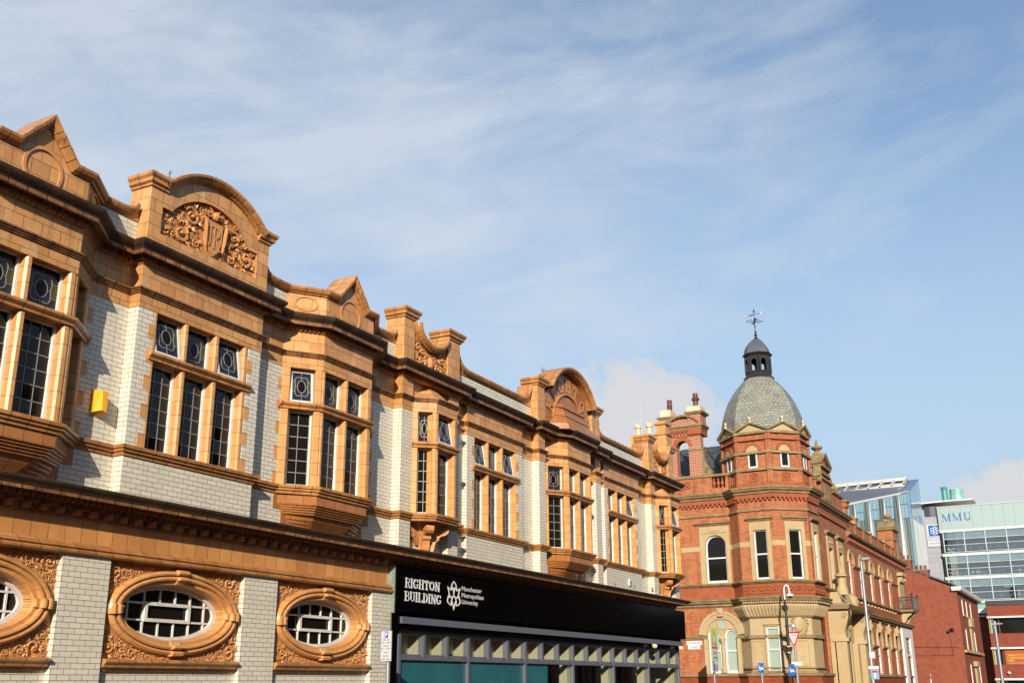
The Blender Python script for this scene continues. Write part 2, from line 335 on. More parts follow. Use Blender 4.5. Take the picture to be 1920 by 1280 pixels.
class MB:
    def __init__(s): s.v, s.f, s.uvskip = [], [], []

    def add(s, vs, fs):
        k = len(s.v)
        s.v.extend([tuple(v) for v in vs])
        s.f.extend([tuple(i + k for i in f) for f in fs])
        return s

    def hexa(s, pts):   # 8 points: 4 bottom ring, 4 top ring
        return s.add(pts, [(0, 3, 2, 1), (4, 5, 6, 7), (0, 1, 5, 4), (1, 2, 6, 5), (2, 3, 7, 6), (3, 0, 4, 7)])

    def box(s, F, a0, a1, b0, b1, c0, c1):
        return s.hexa([F(a0, b0, c0), F(a1, b0, c0), F(a1, b0, c1), F(a0, b0, c1), F(a0, b1, c0), F(a1, b1, c0), F(a1, b1, c1), F(a0, b1, c1)])

    def wbox(s, x0, x1, y0, y1, z0, z1):
        return s.hexa([(x0, y0, z0), (x1, y0, z0), (x1, y1, z0), (x0, y1, z0), (x0, y0, z1), (x1, y0, z1), (x1, y1, z1), (x0, y1, z1)])

    def prism(s, F, poly, c0, c1):
        n = len(poly)
        vs = [F(a, b, c0) for a, b in poly] + [F(a, b, c1) for a, b in poly]
        fs = [tuple(range(n))[::-1], tuple(range(n, 2 * n))] + [(i, (i + 1) % n, n + (i + 1) % n, n + i) for i in range(n)]
        return s.add(vs, fs)

    def plan(s, poly, z0, z1, poly2=None):   # polygon in plan, extruded upward (or lofted to poly2)
        n = len(poly); q = poly2 or poly
        vs = [(x, y, z0) for x, y in poly] + [(x, y, z1) for x, y in q]
        fs = [tuple(range(n))[::-1], tuple(range(n, 2 * n))] + [(i, (i + 1) % n, n + (i + 1) % n, n + i) for i in range(n)]
        return s.add(vs, fs)

    def loft(s, rings, cap=True, closed=True):
        n = len(rings[0]); vs = [p for r in rings for p in r]; fs = []
        for k in range(len(rings) - 1):
            for i in range(n if closed else n - 1):
                j = (i + 1) % n
                fs.append((k * n + i, k * n + j, (k + 1) * n + j, (k + 1) * n + i))
        if cap:
            fs.append(tuple(range(n))[::-1]); fs.append(tuple(range((len(rings) - 1) * n, len(rings) * n)))
        return s.add(vs, fs)

    def sweep(s, path, prof, closed=False):
        """moulding along a plan path; prof = [(out, z)], out to the right of travel"""
        n = len(path); rings = []
        for i, p in enumerate(path):
            p = Vector(p)
            d0 = (p - Vector(path[i - 1])) if (i > 0 or closed) else None
            d1 = (Vector(path[(i + 1) % n]) - p) if (i < n - 1 or closed) else None
            d0 = d0.normalized() if d0 is not None else d1.normalized()
            d1 = d1.normalized() if d1 is not None else d0
            n0, n1 = Vector((d0.y, -d0.x)), Vector((d1.y, -d1.x))
            m = (n0 + n1).normalized(); k = 1.0 / max(0.3, m.dot(n0))
            rings.append([(p.x + m.x * k * o, p.y + m.y * k * o, z) for o, z in prof])
        if closed: rings.append(rings[0])
        return s.loft(rings, cap=not closed)

    def coping(s, F, path, prof):
        """moulding along a path in the wall plane (a,b); prof = [(up, out)] with up normal to the path, to the left of travel"""
        n = len(path); rings = []
        for i, p in enumerate(path):
            p = Vector(p)
            d0 = (p - Vector(path[i - 1])).normalized() if i > 0 else None
            d1 = (Vector(path[i + 1]) - p).normalized() if i < n - 1 else None
            d0 = d0 or d1; d1 = d1 or d0
            n0, n1 = Vector((-d0.y, d0.x)), Vector((-d1.y, d1.x))
            m = (n0 + n1).normalized(); k = 1.0 / max(0.35, m.dot(n0))
            rings.append([F(p.x + m.x * k * u, p.y + m.y * k * u, o) for u, o in prof])
        return s.loft(rings)

    def ring(s, F, outer, inner, centre, c0, c1, extra=0):
        """plate between two star-shaped outlines"""
        cx, cy = centre

        def hit(poly, th):
            dx, dy = math.cos(th), math.sin(th); best = None
            for i in range(len(poly)):
                x1, y1 = poly[i][0] - cx, poly[i][1] - cy; x2, y2 = poly[(i + 1) % len(poly)][0] - cx, poly[(i + 1) % len(poly)][1] - cy
                ex, ey = x2 - x1, y2 - y1; den = dx * ey - dy * ex
                if abs(den) < 1e-12: continue
                t = (x1 * ey - y1 * ex) / den; w = (x1 * dy - y1 * dx) / den
                if t > 0 and -1e-6 <= w <= 1 + 1e-6 and (best is None or t > best): best = t
            return (cx + dx * best, cy + dy * best)
        ths = sorted({round(math.atan2(y - cy, x - cx), 6) for x, y in list(outer) + list(inner)})
        o = [hit(outer, t) for t in ths]; q = [hit(inner, t) for t in ths]; n = len(ths)
        vs = [F(a, b, c1) for a, b in o] + [F(a, b, c1) for a, b in q] + [F(a, b, c0) for a, b in q] + [F(a, b, c0) for a, b in o]
        fs = []
        for i in range(n):
            j = (i + 1) % n
            for r in range(4):
                r2 = (r + 1) % 4
                fs.append((r * n + i, r * n + j, r2 * n + j, r2 * n + i))
        return s.add(vs, fs)

    def tube(s, pts, rad, sides=6, cap=True):
        rings = []; pts = [Vector(p) for p in pts]; n = len(pts)
        rad = rad if isinstance(rad, (list, tuple)) else [rad] * n
        ref = None
        for i, p in enumerate(pts):
            d = (pts[min(i + 1, n - 1)] - pts[max(i - 1, 0)]).normalized()
            if ref is None: ref = Vector((0, 0, 1)) if abs(d.z) < 0.9 else Vector((1, 0, 0))
            x = d.cross(ref).normalized(); y = d.cross(x).normalized()
            ref = -y if False else ref
            rings.append([p + (x * math.cos(2 * PI * k / sides) + y * math.sin(2 * PI * k / sides)) * rad[i] for k in range(sides)])
        return s.loft(rings, cap)

    def lathe(s, c, prof, n=16, ph=0.0):
        """prof [(r,z)] about a vertical axis at c"""
        rings = [[(c[0] + r * math.cos(2 * PI * k / n + ph), c[1] + r * math.sin(2 * PI * k / n + ph), c[2] + z) for k in range(n)] for r, z in prof]
        return s.loft(rings)

    def blob(s, F, a, b, c, ra, rb, rc, rot=0.0, n=7, m=4):
        cr, sr = math.cos(rot), math.sin(rot); rings = []
        for i in range(1, m):
            t = PI * i / m; rr = math.sin(t); h = -math.cos(t)
            ring = []
            for k in range(n):
                p = 2 * PI * k / n
                x, y = ra * h, rb * rr * math.cos(p)
                ring.append(F(a + x * cr - y * sr, b + x * sr + y * cr, c + rc * rr * math.sin(p)))
            rings.append(ring)
        k0 = len(s.v)
        s.loft(rings, cap=False)
        e0 = F(a - ra * cr, b - ra * sr, c); e1 = F(a + ra * cr, b + ra * sr, c)
        s.v.extend([tuple(e0), tuple(e1)])
        i0, i1 = len(s.v) - 2, len(s.v) - 1
        last = k0 + (m - 2) * n
        for k in range(n):
            s.f.append((i0, k0 + (k + 1) % n, k0 + k)); s.f.append((i1, last + k, last + (k + 1) % n))
        return s

    def build(s, name, mt, parent=None, smooth=False, label=None):
        me = bpy.data.meshes.new(name)
        me.from_pydata(s.v, [], s.f)
        bm = bmesh.new(); bm.from_mesh(me)
        bmesh.ops.recalc_face_normals(bm, faces=bm.faces)
        uvl = bm.loops.layers.uv.new('UVMap')
        for f in bm.faces:
            n = f.normal
            if abs(n.z) > 0.86: tx, ty = Vector((1, 0, 0)), Vector((0, 1, 0))
            else:
                tx = Vector((-n.y, n.x, 0)).normalized()
                ty = n.cross(tx)
                if ty.z < 0: ty = -ty
                if abs(n.z) < 0.2: ty = Vector((0, 0, 1))
            for lo in f.loops:
                lo[uvl].uv = (lo.vert.co.dot(tx), lo.vert.co.dot(ty))
            if smooth: f.smooth = True
        bm.to_mesh(me); bm.free()
        if smooth:
            try: me.set_sharp_from_angle(angle=R(38))
            except Exception: pass
        me.materials.append(MATS[mt])
        o = bpy.data.objects.new(name, me); COL.objects.link(o)
        if parent is not None:
            o.parent = parent
            if parent.type == 'EMPTY': o.location = -parent.location
        if label: o['label'] = label
        return o


def thing(name, label, cat, loc=(0, 0, 0), group=None):
    o = bpy.data.objects.new(name, None); COL.objects.link(o); o.location = loc
    o.empty_display_size = 0.2
    o['label'] = label; o['category'] = cat
    if group: o['group'] = group
    return o


def tag(o, label, cat, group=None):
    o['label'] = label; o['category'] = cat
    if group: o['group'] = group
    return o


def struct(o):
    o['kind'] = 'structure'
    return o


def arc(cx, cy, rx, ry, t0, t1, n):
    return [(cx + rx * math.cos(R(t0 + (t1 - t0) * i / n)), cy + ry * math.sin(R(t0 + (t1 - t0) * i / n))) for i in range(n + 1)]


def arch_poly(a0, a1, b0, bs, n=16):
    """opening with a round head: from b0 up to springing bs"""
    r = (a1 - a0) / 2; c = (a0 + a1) / 2
    return [(a0, b0), (a1, b0)] + arc(c, bs, r, r, 0, 180, n)


def text_mesh(name, string, F, a0, b0, width, height, c, mt, parent, extrude=0.004, bold=0.0, align=0):
    """built-in lettering fitted to a box on the frame F"""
    cu = bpy.data.curves.new(name, 'FONT'); cu.body = string; cu.size = 1.0; cu.extrude = 0.0; cu.offset = bold
    cu.resolution_u = 3
    ob = bpy.data.objects.new(name, cu); COL.objects.link(ob)
    dg = bpy.context.evaluated_depsgraph_get()
    me = bpy.data.meshes.new_from_object(ob.evaluated_get(dg))
    xs = [v.co.x for v in me.vertices]; ys = [v.co.y for v in me.vertices]
    x0, x1, y0, y1 = min(xs), max(xs), min(ys), max(ys)
    mb = MB()
    pts = [F(a0 + (v.co.x - x0) / (x1 - x0) * width, b0 + (v.co.y - y0) / (y1 - y0) * height, c) for v in me.vertices]
    mb.add(pts, [tuple(p.vertices) for p in me.polygons])
    bpy.data.objects.remove(ob); bpy.data.curves.remove(cu); bpy.data.meshes.remove(me)
    return mb.build(name, mt, parent)


def strokes(mb, F, lines, w, c, jit=0.0004):
    """flat painted strokes of width w, each as a thin slab"""
    for i, ln in enumerate(lines):
        cc = c + (i % 9) * jit
        for k in range(len(ln) - 1):
            (x1, y1), (x2, y2) = ln[k], ln[k + 1]
            l = math.hypot(x2 - x1, y2 - y1)
            if l < 1e-6: continue
            ww = w[i] if isinstance(w, list) else w
            nx, ny = -(y2 - y1) / l * ww / 2, (x2 - x1) / l * ww / 2
            ex, ey = (x2 - x1) / l * ww * 0.22, (y2 - y1) / l * ww * 0.22
            cck = cc + (k % 2) * jit * 0.4
            mb.prism(F, [(x1 - ex + nx, y1 - ey + ny), (x1 - ex - nx, y1 - ey - ny), (x2 + ex - nx, y2 + ey - ny), (x2 + ex + nx, y2 + ey + ny)], c - 0.004, cck + 0.004)
    return mb


# ------------------------------------------------------------------ carving
def scroll(mb, F, a, b, c, r, start, hand, th, turns=1.35):
    pts, rad = [], []; n = 18
    for i in range(n + 1):
        t = i / n
        ang = start + hand * t * turns * 2 * PI
        rr = r * (1 - 0.80 * t)
        pts.append(F(a + rr * math.cos(ang), b + rr * math.sin(ang), c + 0.35 * th + 0.5 * th * t)); rad.append(th * (1 - 0.45 * t) * (0.6 if i == 0 else 1))
    mb.tube(pts, rad, 5)
    mb.blob(F, a, b, c + th, r * 0.20, r * 0.20, th * 1.3, 0, 6, 4)


def leaf_spray(mb, F, a, b, c, ang, size, th):
    for k, (da, s) in enumerate(((-0.75, 0.75), (0.0, 1.0), (0.75, 0.75))):
        t = ang + da; l = size * s
        ct, st_ = math.cos(t), math.sin(t); w_ = l * 0.30
        P = lambda u, v, h: F(a + ct * u - st_ * v, b + st_ * u + ct * v, c + h)
        mb.add([P(0, 0, th * 0.3), P(l * 0.45, w_, th * 0.35), P(l * 1.1, l * 0.12, th * 1.5), P(l * 0.45, -w_, th * 0.35), P(l * 0.5, 0, th * 1.25), P(l * 0.4, 0, -th * 0.3)], [(0, 1, 4), (1, 2, 4), (2, 3, 4), (3, 0, 4), (0, 5, 1), (1, 5, 2), (2, 5, 3), (3, 5, 0)])


def carve(mb, F, bounds, sd, c, rng, rmax=0.13, rmin=0.028, tries=900, th=None, seeds=()):
    """fill the region sd>0 with scrolls of falling size and leaf sprays between them"""
    x0, x1, y0, y1 = bounds; placed = [(a, b, r) for a, b, r in seeds]
    cand = [(rng.uniform(x0, x1), rng.uniform(y0, y1)) for _ in range(tries)]
    todo = []
    for level in (1.0, 0.75, 0.55, 0.40, 0.29, 0.21):
        want = rmax * level
        for a, b in cand:
            d = sd(a, b)
            if d < want: continue
            if all(math.hypot(a - pa, b - pb) > pr + want for pa, pb, pr in placed):
                placed.append((a, b, want)); todo.append((a, b, want))
    for a, b, r in todo + list(seeds):
        h = rng.choice((-1, 1)); s = rng.uniform(0, 2 * PI)
        t = th or r * 0.21
        scroll(mb, F, a, b, c + r * 0.06, r * 0.92, s, h, max(0.012, t), rng.uniform(1.0, 1.6))
        for k in range(5):
            an = s + PI * 0.5 * h + k * 1.26
            la, lb = a + math.cos(an) * r * 0.92, b + math.sin(an) * r * 0.92
            if sd(la, lb) > r * 0.1: leaf_spray(mb, F, la, lb, c + r * 0.05, an + rng.uniform(-0.9, 0.9), r * 0.66, max(0.014, r * 0.22))


def poly_sd(poly):
    def sd(x, y):
        inside = False; best = 1e9; n = len(poly)
        for i in range(n):
            x1, y1 = poly[i]; x2, y2 = poly[(i + 1) % n]
            if (y1 > y) != (y2 > y) and x < (x2 - x1) * (y - y1) / (y2 - y1) + x1: inside = not inside
            dx, dy = x2 - x1, y2 - y1; t = max(0, min(1, ((x - x1) * dx + (y - y1) * dy) / (dx * dx + dy * dy + 1e-12)))
            best = min(best, math.hypot(x - x1 - t * dx, y - y1 - t * dy))
        return best if inside else -best
    return sd


RN = random.Random(11)


# ------------------------------------------------------------------ leaded windows
def tilt_frame(F, btop, c, ang):
    """a frame hinged along its top edge at height btop, swung outward by ang"""
    if not ang: return F
    class T:
        def __call__(s, a, b, cc=0.0):
            h = btop - b; q = cc - c
            return F(a, btop - h * math.cos(ang) + q * math.sin(ang) * 0, c + h * math.sin(ang) + q * math.cos(ang))
    return T()


def light(F, a0, a1, b0, b1, stained, parent, tilt=0.0, cols=3, rows=6, depth=0.20, label=None):
    """a white timber frame with leaded glass in the opening, set back from the face"""
    cf, cb = -0.75 * depth + 0.015, -depth - 0.012
    fwid = 0.032
    fr = MB()
    fr.ring(F, [(a0, b0), (a1, b0), (a1, b1), (a0, b1)], [(a0 + fwid, b0 + fwid), (a1 - fwid, b0 + fwid), (a1 - fwid, b1 - fwid), (a0 + fwid, b1 - fwid)], ((a0 + a1) / 2, (b0 + b1) / 2), cb, cf)
    fro = fr.build('frame', 'white_paint', parent)
    i0, i1, j0, j1 = a0 + fwid, a1 - fwid, b0 + fwid, b1 - fwid
    G = F; cg = -depth + 0.02
    if tilt:
        cg = -0.14
        G = tilt_frame(F, j1, cg, tilt)
        cs = MB()
        cs.ring(G, [(i0 - 0.02, j0 - 0.02), (i1 + 0.02, j0 - 0.02), (i1 + 0.02, j1), (i0 - 0.02, j1)], [(i0 + 0.025, j0 + 0.025), (i1 - 0.025, j0 + 0.025), (i1 - 0.025, j1 - 0.03), (i0 + 0.025, j1 - 0.03)], ((i0 + i1) / 2, (j0 + j1) / 2), cg - 0.02, cg + 0.022)
        cs.build('casement', 'white_paint', parent)
        bk = MB(); bk.box(F, i0, i1, j0, j1, -depth - 0.03, -depth - 0.02); bk.build('opening_shadow', 'dark_interior', parent)
    pn = MB()
    if stained: pn.box(G, i0, i1, j0, j1, cg - 0.006, cg)
    else:       # small quarries, none of them lying quite flat in the leads
        for qi in range(cols):
            for qj in range(rows):
                u0, u1 = i0 + (i1 - i0) * qi / cols, i0 + (i1 - i0) * (qi + 1) / cols; v0, v1 = j0 + (j1 - j0) * qj / rows, j0 + (j1 - j0) * (qj + 1) / rows
                ja, jb = RN.gauss(0, 0.0016), RN.gauss(0, 0.0022)
                pn.add([G(u0, v0, cg - 0.004 - ja - jb), G(u1, v0, cg - 0.004 + ja - jb), G(u1, v1, cg - 0.004 + ja + jb), G(u0, v1, cg - 0.004 - ja + jb)], [(0, 1, 2, 3)])
    po = pn.build('pane', 'stained_glass_blue' if stained else 'window_glass_dark', parent)
    ld = MB(); w, h = i1 - i0, j1 - j0; ca, cb2 = (i0 + i1) / 2, (j0 + j1) / 2
    def bar(p, q, wd=0.007): strokes(ld, G, [[p, q]], wd, cg + 0.003)
    if stained:
        rx, ry = w * 0.19, h * 0.20
        ov = MB(); ov.prism(G, arc(ca, cb2, rx, ry, 0, 345, 22), cg, cg + 0.002); ov.prism(G, lob[:-1], cg, cg + 0.0012) if False else None; ov.build('centre_glass', 'stained_glass_purple', po)
        lob = [(ca + (w * 0.335 - 0.05 * w * math.cos(4 * t)) * math.cos(t), cb2 + (h * 0.335 - 0.05 * h * math.cos(4 * t)) * math.sin(t)) for t in [2 * PI * k / 40 for k in range(41)]]
        side = MB()
        side.box(G, i1 - w * 0.17, i1, cb2 - h * 0.16, cb2 + h * 0.16, cg, cg + 0.0012); side.box(G, i0, i0 + w * 0.17, cb2 - h * 0.16, cb2 + h * 0.16, cg, cg + 0.0012)
        side.build('side_glass', 'stained_glass_olive', po)
        for ln in (arc(ca, cb2, rx, ry, 0, 360, 26), lob): strokes(ld, G, [ln], 0.011, cg + 0.003)
        bar((ca, j1), (ca, cb2 + h * 0.34)); bar((ca, j0), (ca, cb2 - h * 0.34))
        for s in (-1, 1):
            bar((ca + s * w * 0.5, cb2 + h * 0.17), (ca + s * w * 0.27, cb2 + h * 0.17)); bar((ca + s * w * 0.5, cb2 - h * 0.17), (ca + s * w * 0.27, cb2 - h * 0.17))
            bar((ca, cb2 + s * h * 0.2), (ca, cb2 + s * h * 0.34)); bar((ca + s * rx, cb2), (ca + s * w * 0.32, cb2))
    else:
        for k in range(1, cols): bar((i0 + w * k / cols, j0), (i0 + w * k / cols, j1), 0.011)
        for k in range(1, rows): bar((i0, j0 + h * k / rows), (i1, j0 + h * k / rows), 0.013)
    ld.build('leading', 'lead_came', po)


def post(mb, F, a0, a1, b0, b1, depth, ch=0.035, both=True):
    """mullion with chamfered edges, plan outline swept upward"""
    pl = [(a0, -depth), (a0, -ch), (a0 + ch, 0), (a1 - ch, 0), (a1, -ch), (a1, -depth)]
    vs = [F(a, b0, c) for a, c in pl] + [F(a, b1, c) for a, c in pl]; n = len(pl)
    mb.add(vs, [tuple(range(n))[::-1], tuple(range(n, 2 * n))] + [(i, (i + 1) % n, n + (i + 1) % n, n + i) for i in range(n)])


Z_WHITE_TOP, Z_STR0, Z_STR1, Z_FRZ, Z_COR = 7.245, 7.462, 7.556, 7.95, 8.245
Z_SILL0, Z_SILL1 = 4.90, 5.055
Z_TR0, Z_TR1 = 6.45, 6.575


def mullioned(F, parent, edges, lights, name='mullioned_window', tilts=(), cols=3, depth=0.20, topblock=True, lab=None):
    """stone-framed window of two tiers; edges=(left,right) of the stonework, lights=[(a0,a1)]"""
    st = MB()
    xs = [edges[0]] + [v for l in lights for v in l] + [edges[1]]
    ztop = 7.272
    for i in range(0, len(xs), 2):
        a0, a1 = xs[i], xs[i + 1]
        for z0, z1 in ((Z_SILL1, Z_TR0 - 0.002), (Z_TR1 + 0.002, ztop)):
            post(st, F, a0, a1, z0, z1, depth + 0.03, 0.03 if a1 - a0 > 0.07 else 0.012)
    w = st.build(name, 'terracotta_column', parent, label=lab)
    tr = MB()
    tr.box(F, edges[0] + 0.01, edges[1] - 0.01, Z_TR0, Z_TR1, -depth - 0.03, -0.005)
    tr.build('transom', 'terracotta_moulding', w)
    for i, (a0, a1) in enumerate(lights):
        light(F, a0, a1, Z_SILL1, Z_TR0, False, w, cols=cols, depth=depth)
        light(F, a0, a1, Z_TR1, ztop, True, w, tilt=R(10) if i in tilts else 0, depth=depth)
    return w


TR_PROF = [(-0.01, Z_TR0 + 0.0), (0.03, Z_TR0 + 0.005), (0.035, Z_TR0 + 0.045), (0.06, Z_TR0 + 0.06), (0.085, Z_TR0 + 0.085), (0.085, Z_TR0 + 0.12), (0.06, Z_TR0 + 0.135), (-0.01, Z_TR0 + 0.15)]
STR_PROF = [(-0.02, Z_STR0), (0.03, Z_STR0), (0.035, Z_STR0 + 0.025), (0.055, Z_STR0 + 0.03), (0.06, Z_STR0 + 0.055), (0.085, Z_STR0 + 0.062), (0.085, Z_STR0 + 0.085), (0.02, Z_STR1), (-0.02, Z_STR1)]
SILL_PROF = [(-0.02, Z_SILL0 - 0.02), (0.025, Z_SILL0 - 0.015), (0.03, Z_SILL0 + 0.03), (0.065, Z_SILL0 + 0.04), (0.07, Z_SILL0 + 0.075), (0.10, Z_SILL0 + 0.085), (0.105, Z_SILL0 + 0.13), (0.085, Z_SILL1 - 0.015), (-0.02, Z_SILL1)]
COR_PROF = [(-0.05, 7.985), (0.085, 8.005), (0.095, 8.065), (0.19, 8.065), (0.19, 8.035), (0.215, 8.035), (0.215, 8.10), (-0.05, 8.102)]
CYM_PROF = [(-0.05, 8.105), (0.225, 8.105), (0.235, 8.125), (0.255, 8.14), (0.285, 8.175), (0.30, 8.205), (0.305, 8.24), (0.27, 8.255), (-0.05, 8.29)]
EGG_PROF = [(-0.03, Z_FRZ), (0.02, Z_FRZ), (0.03, Z_FRZ + 0.015), (0.055, 8.0), (-0.03, 8.02)]

W0 = 12.73      # recessed wall
W1 = 12.52      # piers and projecting bays
W2 = 12.62      # shallow panels
WB = 12.27      # front of the canted bays


# ------------------------------------------------------------------ ground and streets (below the picture, they catch and bounce the light)
g = MB(); g.wbox(-900, 1500, -900, 900, -0.3, -0.05); struct(g.build('ground', 'grass_ground'))
g = MB(); g.wbox(-120, 400, -6.5, 9.0, -0.05, 0.0); g.wbox(37.5, 43.4, 9.0, 160, -0.05, 0.0); struct(g.build('road', 'asphalt'))
g = MB(); g.wbox(-60, 37.3, 9.2, 12.7, -0.05, 0.12); g.wbox(43.6, 300, 9.2, 12.0, -0.05, 0.12); g.wbox(43.6, 48.2, 12.0, 60, -0.05, 0.12); struct(g.build('pavement', 'paving'))
g = MB(); g.wbox(-60, 37.5, 9.0, 9.2, -0.05, 0.13); g.wbox(43.4, 300, 9.0, 9.2, -0.05, 0.13); g.wbox(43.4, 43.6, 9.2, 60, -0.05, 0.13); struct(g.build('kerb', 'kerb_stone'))

# unseen buildings added behind the viewer to cut sky light and darken window reflections
def across(x0, x1, h, mt, label, dx):
    o = thing('added_street_building', label, 'building', ((x0 + x1) / 2, -10, 0), 'unseen buildings added across the street')
    m = MB(); m.wbox(x0, x1, -24, -10, 0, h); m.build('wall', mt, o)
    F = Fr((0, -10, 0), (-1, 0, 0), (0, 1, 0)); m = MB(); g_ = MB()
    z = 1.2
    while z + 2 < h:
        x = x0 + 1.2
        while x + 1.4 < x1:
            m.ring(F, [(-x - 1.3, z), (-x, z), (-x, z + 1.9), (-x - 1.3, z + 1.9)], [(-x - 1.2, z + 0.1), (-x - 0.1, z + 0.1), (-x - 0.1, z + 1.8), (-x - 1.2, z + 1.8)], (-x - 0.65, z + 0.9), 0.0, 0.05)
            g_.box(F, -x - 1.21, -x - 0.09, z + 0.09, z + 1.81, 0.0, 0.02); x += dx
        z += 3.3
    w = m.build('window_frames', 'white_trim', o); g_.build('panes', 'window_glass_dark', o)
    m = MB(); m.wbox(x0 - 0.02, x1 + 0.02, -24, -9.7, h, h + 0.35); m.build('cornice', 'sandstone_weathered', o)


across(-45, -12, 12.5, 'modern_brick', 'unseen added dark brick block farthest back behind the viewer', 2.9)
across(-10, 16, 13.5, 'house_brick', 'unseen added tall brick terrace directly behind the viewer', 2.4)
across(18, 44, 11.0, 'modern_brick', 'unseen added lower brick block across from the black shopfront', 3.2)
across(52, 90, 13.0, 'house_brick', 'unseen added long brick terrace across from the arched red brick front', 2.6)

# ------------------------------------------------------------------ the glazed brick and terracotta building
RIG = thing('terracotta_building', 'long two-storey building of cream glazed brick and orange terracotta with bay windows and curved gables', 'building', (20, 12.7, 0))
RN = random.Random(11)
X0, X1 = 0.0, 35.72
CA, CC, CF = 9.04, 16.33, 27.18


def bay(c, hf=0.785, hw=1.42):
    return [(c - hw, W0), (c - hf, WB), (c + hf, WB), (c + hw, W0)]


BP = (11.22, 14.07); DP = (18.60, 20.97); EP = (21.53, 24.37); GP = (29.70, 32.53); HP = (33.37, 35.72)


def oriel(p0, p1):
    m = (p0 + p1) / 2
    return [(m - 0.77, W1), (m - 0.43, 12.12), (m + 0.43, 12.12), (m + 0.77, W1)]


def step(p, y): return [(p[0], W0), (p[0], y), (p[1], y), (p[1], W0)]


PATH_STR = [(X0, W0)] + bay(CA) + step(BP, W1) + bay(CC) + [(DP[0], W0), (DP[0], W1)] + oriel(*DP) + [(DP[1], W1), (DP[1], W0)] + step(EP, W2) \
    + step((25.13, 25.51), W1) + bay(CF, 0.77, 1.40) + step((28.85, 29.23), W1) + step(GP, W2) + [(HP[0], W0), (HP[0], W1)] + oriel(*HP) + [(HP[1], W1), (HP[1], 13.6)]
PATH_FRZ = [(X0, W0)] + bay(CA) + step(BP, W1) + bay(CC) + [(DP[0], W0), (DP[0], W1), (19.02, W1), (19.02, W2), (20.55, W2), (20.55, W1), (DP[1], W1), (DP[1], W0)] + step(EP, W2) \
    + step((25.13, 25.51), W1) + bay(CF, 0.77, 1.40) + step((28.85, 29.23), W1) + step(GP, W2) + [(HP[0], W0), (HP[0], W1), (33.79, W1), (33.79, W2), (35.31, W2), (35.31, W1), (HP[1], W1), (HP[1], 13.6)]
PATH_COR = [(X0, W0)] + bay(CA) + step(BP, W1) + bay(CC) + [(DP[0], W0), (DP[0], W1), (DP[1], W1), (DP[1], W2), (EP[1], W2), (EP[1], W0), (25.13, W0), (25.13, W1), (25.98, W1), (CF - 0.77, WB), (CF + 0.77, WB), (28.40, W1), (29.23, W1), (29.23, W2), (GP[1], W2), (GP[1], W0), (HP[0], W0), (HP[0], W1), (HP[1], W1), (HP[1], 13.6)]

# walls
for a, b in ((X0, BP[0] + 0.02), (BP[1] - 0.02, EP[0] + 0.02), (EP[1] - 0.02, GP[0] + 0.02), (GP[1] - 0.02, X1)):
    wl = MB(); wl.wbox(a, b, W0, 13.1, 4.1, 7.30); wl.build('wall', 'glazed_white_brick', RIG)
for p in (BP, EP, GP): wl = MB(); wl.wbox(p[0], p[1], 12.93, 13.1, 4.1, 7.30); wl.build('wall', 'glazed_white_brick', RIG)
body = MB(); body.wbox(X0, 18.3, 13.1, 26, 0, 8.05); body.wbox(18.3, X1 - 0.05, 14.05, 26, 0, 8.05); body.wbox(18.3, X1 - 0.05, 13.1, 14.05, 2.95, 8.05); body.build('roof', 'roof_felt', RIG)
ew = MB(); ew.wbox(X1 - 0.30, X1 - 0.004, 12.75, 25, 0, 8.0); ew.build('end_wall', 'glazed_white_brick', RIG)
# frieze bands of block terracotta and the mouldings that run round every projection
fb = MB()
fb.sweep(PATH_STR, [(-0.045, Z_WHITE_TOP), (0.006, Z_WHITE_TOP), (0.006, Z_STR0 + 0.02), (-0.045, Z_STR0 + 0.02)])
fb.sweep(PATH_FRZ, [(-0.045, Z_STR1 - 0.02), (0.0, Z_STR1 - 0.02), (0.0, 8.02), (-0.045, 8.02)])
fb.build('frieze', 'terracotta_block', RIG)
m = MB(); m.sweep(PATH_STR, STR_PROF); m.build('string_course', 'terracotta_weathered_shade', RIG)
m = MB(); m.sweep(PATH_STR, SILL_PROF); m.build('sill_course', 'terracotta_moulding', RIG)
m = MB(); m.sweep(PATH_COR, COR_PROF); cornice = m.build('upper_cornice', 'terracotta_weathered_shade', RIG)
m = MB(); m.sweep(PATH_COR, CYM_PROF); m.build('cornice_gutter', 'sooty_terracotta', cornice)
m = MB(); m.sweep(PATH_COR, EGG_PROF)
for i in range(len(PATH_COR) - 1):
    p, q = Vector(PATH_COR[i]), Vector(PATH_COR[i + 1]); l = (q - p).length
    if l < 0.3 or p.x < 6.5: continue
    F = FP(PATH_COR[i], PATH_COR[i + 1]); k = int(l / 0.085)
    for j in range(k): m.blob(F, (j + 0.5) * l / k, 7.985, 0.048, 0.030, 0.030, 0.028, PI / 2, 6, 4)
m.build('egg_moulding', 'terracotta_moulding', cornice)


def quoins(F, inner, outer, zs, mb, c=0.004):
    for z0, z1 in zs: mb.box(F, min(inner, outer), max(inner, outer), z0, z1, -0.05, c)


QZ = [(6.80, 7.03), (6.405, 6.60), (5.972, 6.20), (5.515, 5.743), (5.055, 5.284)]


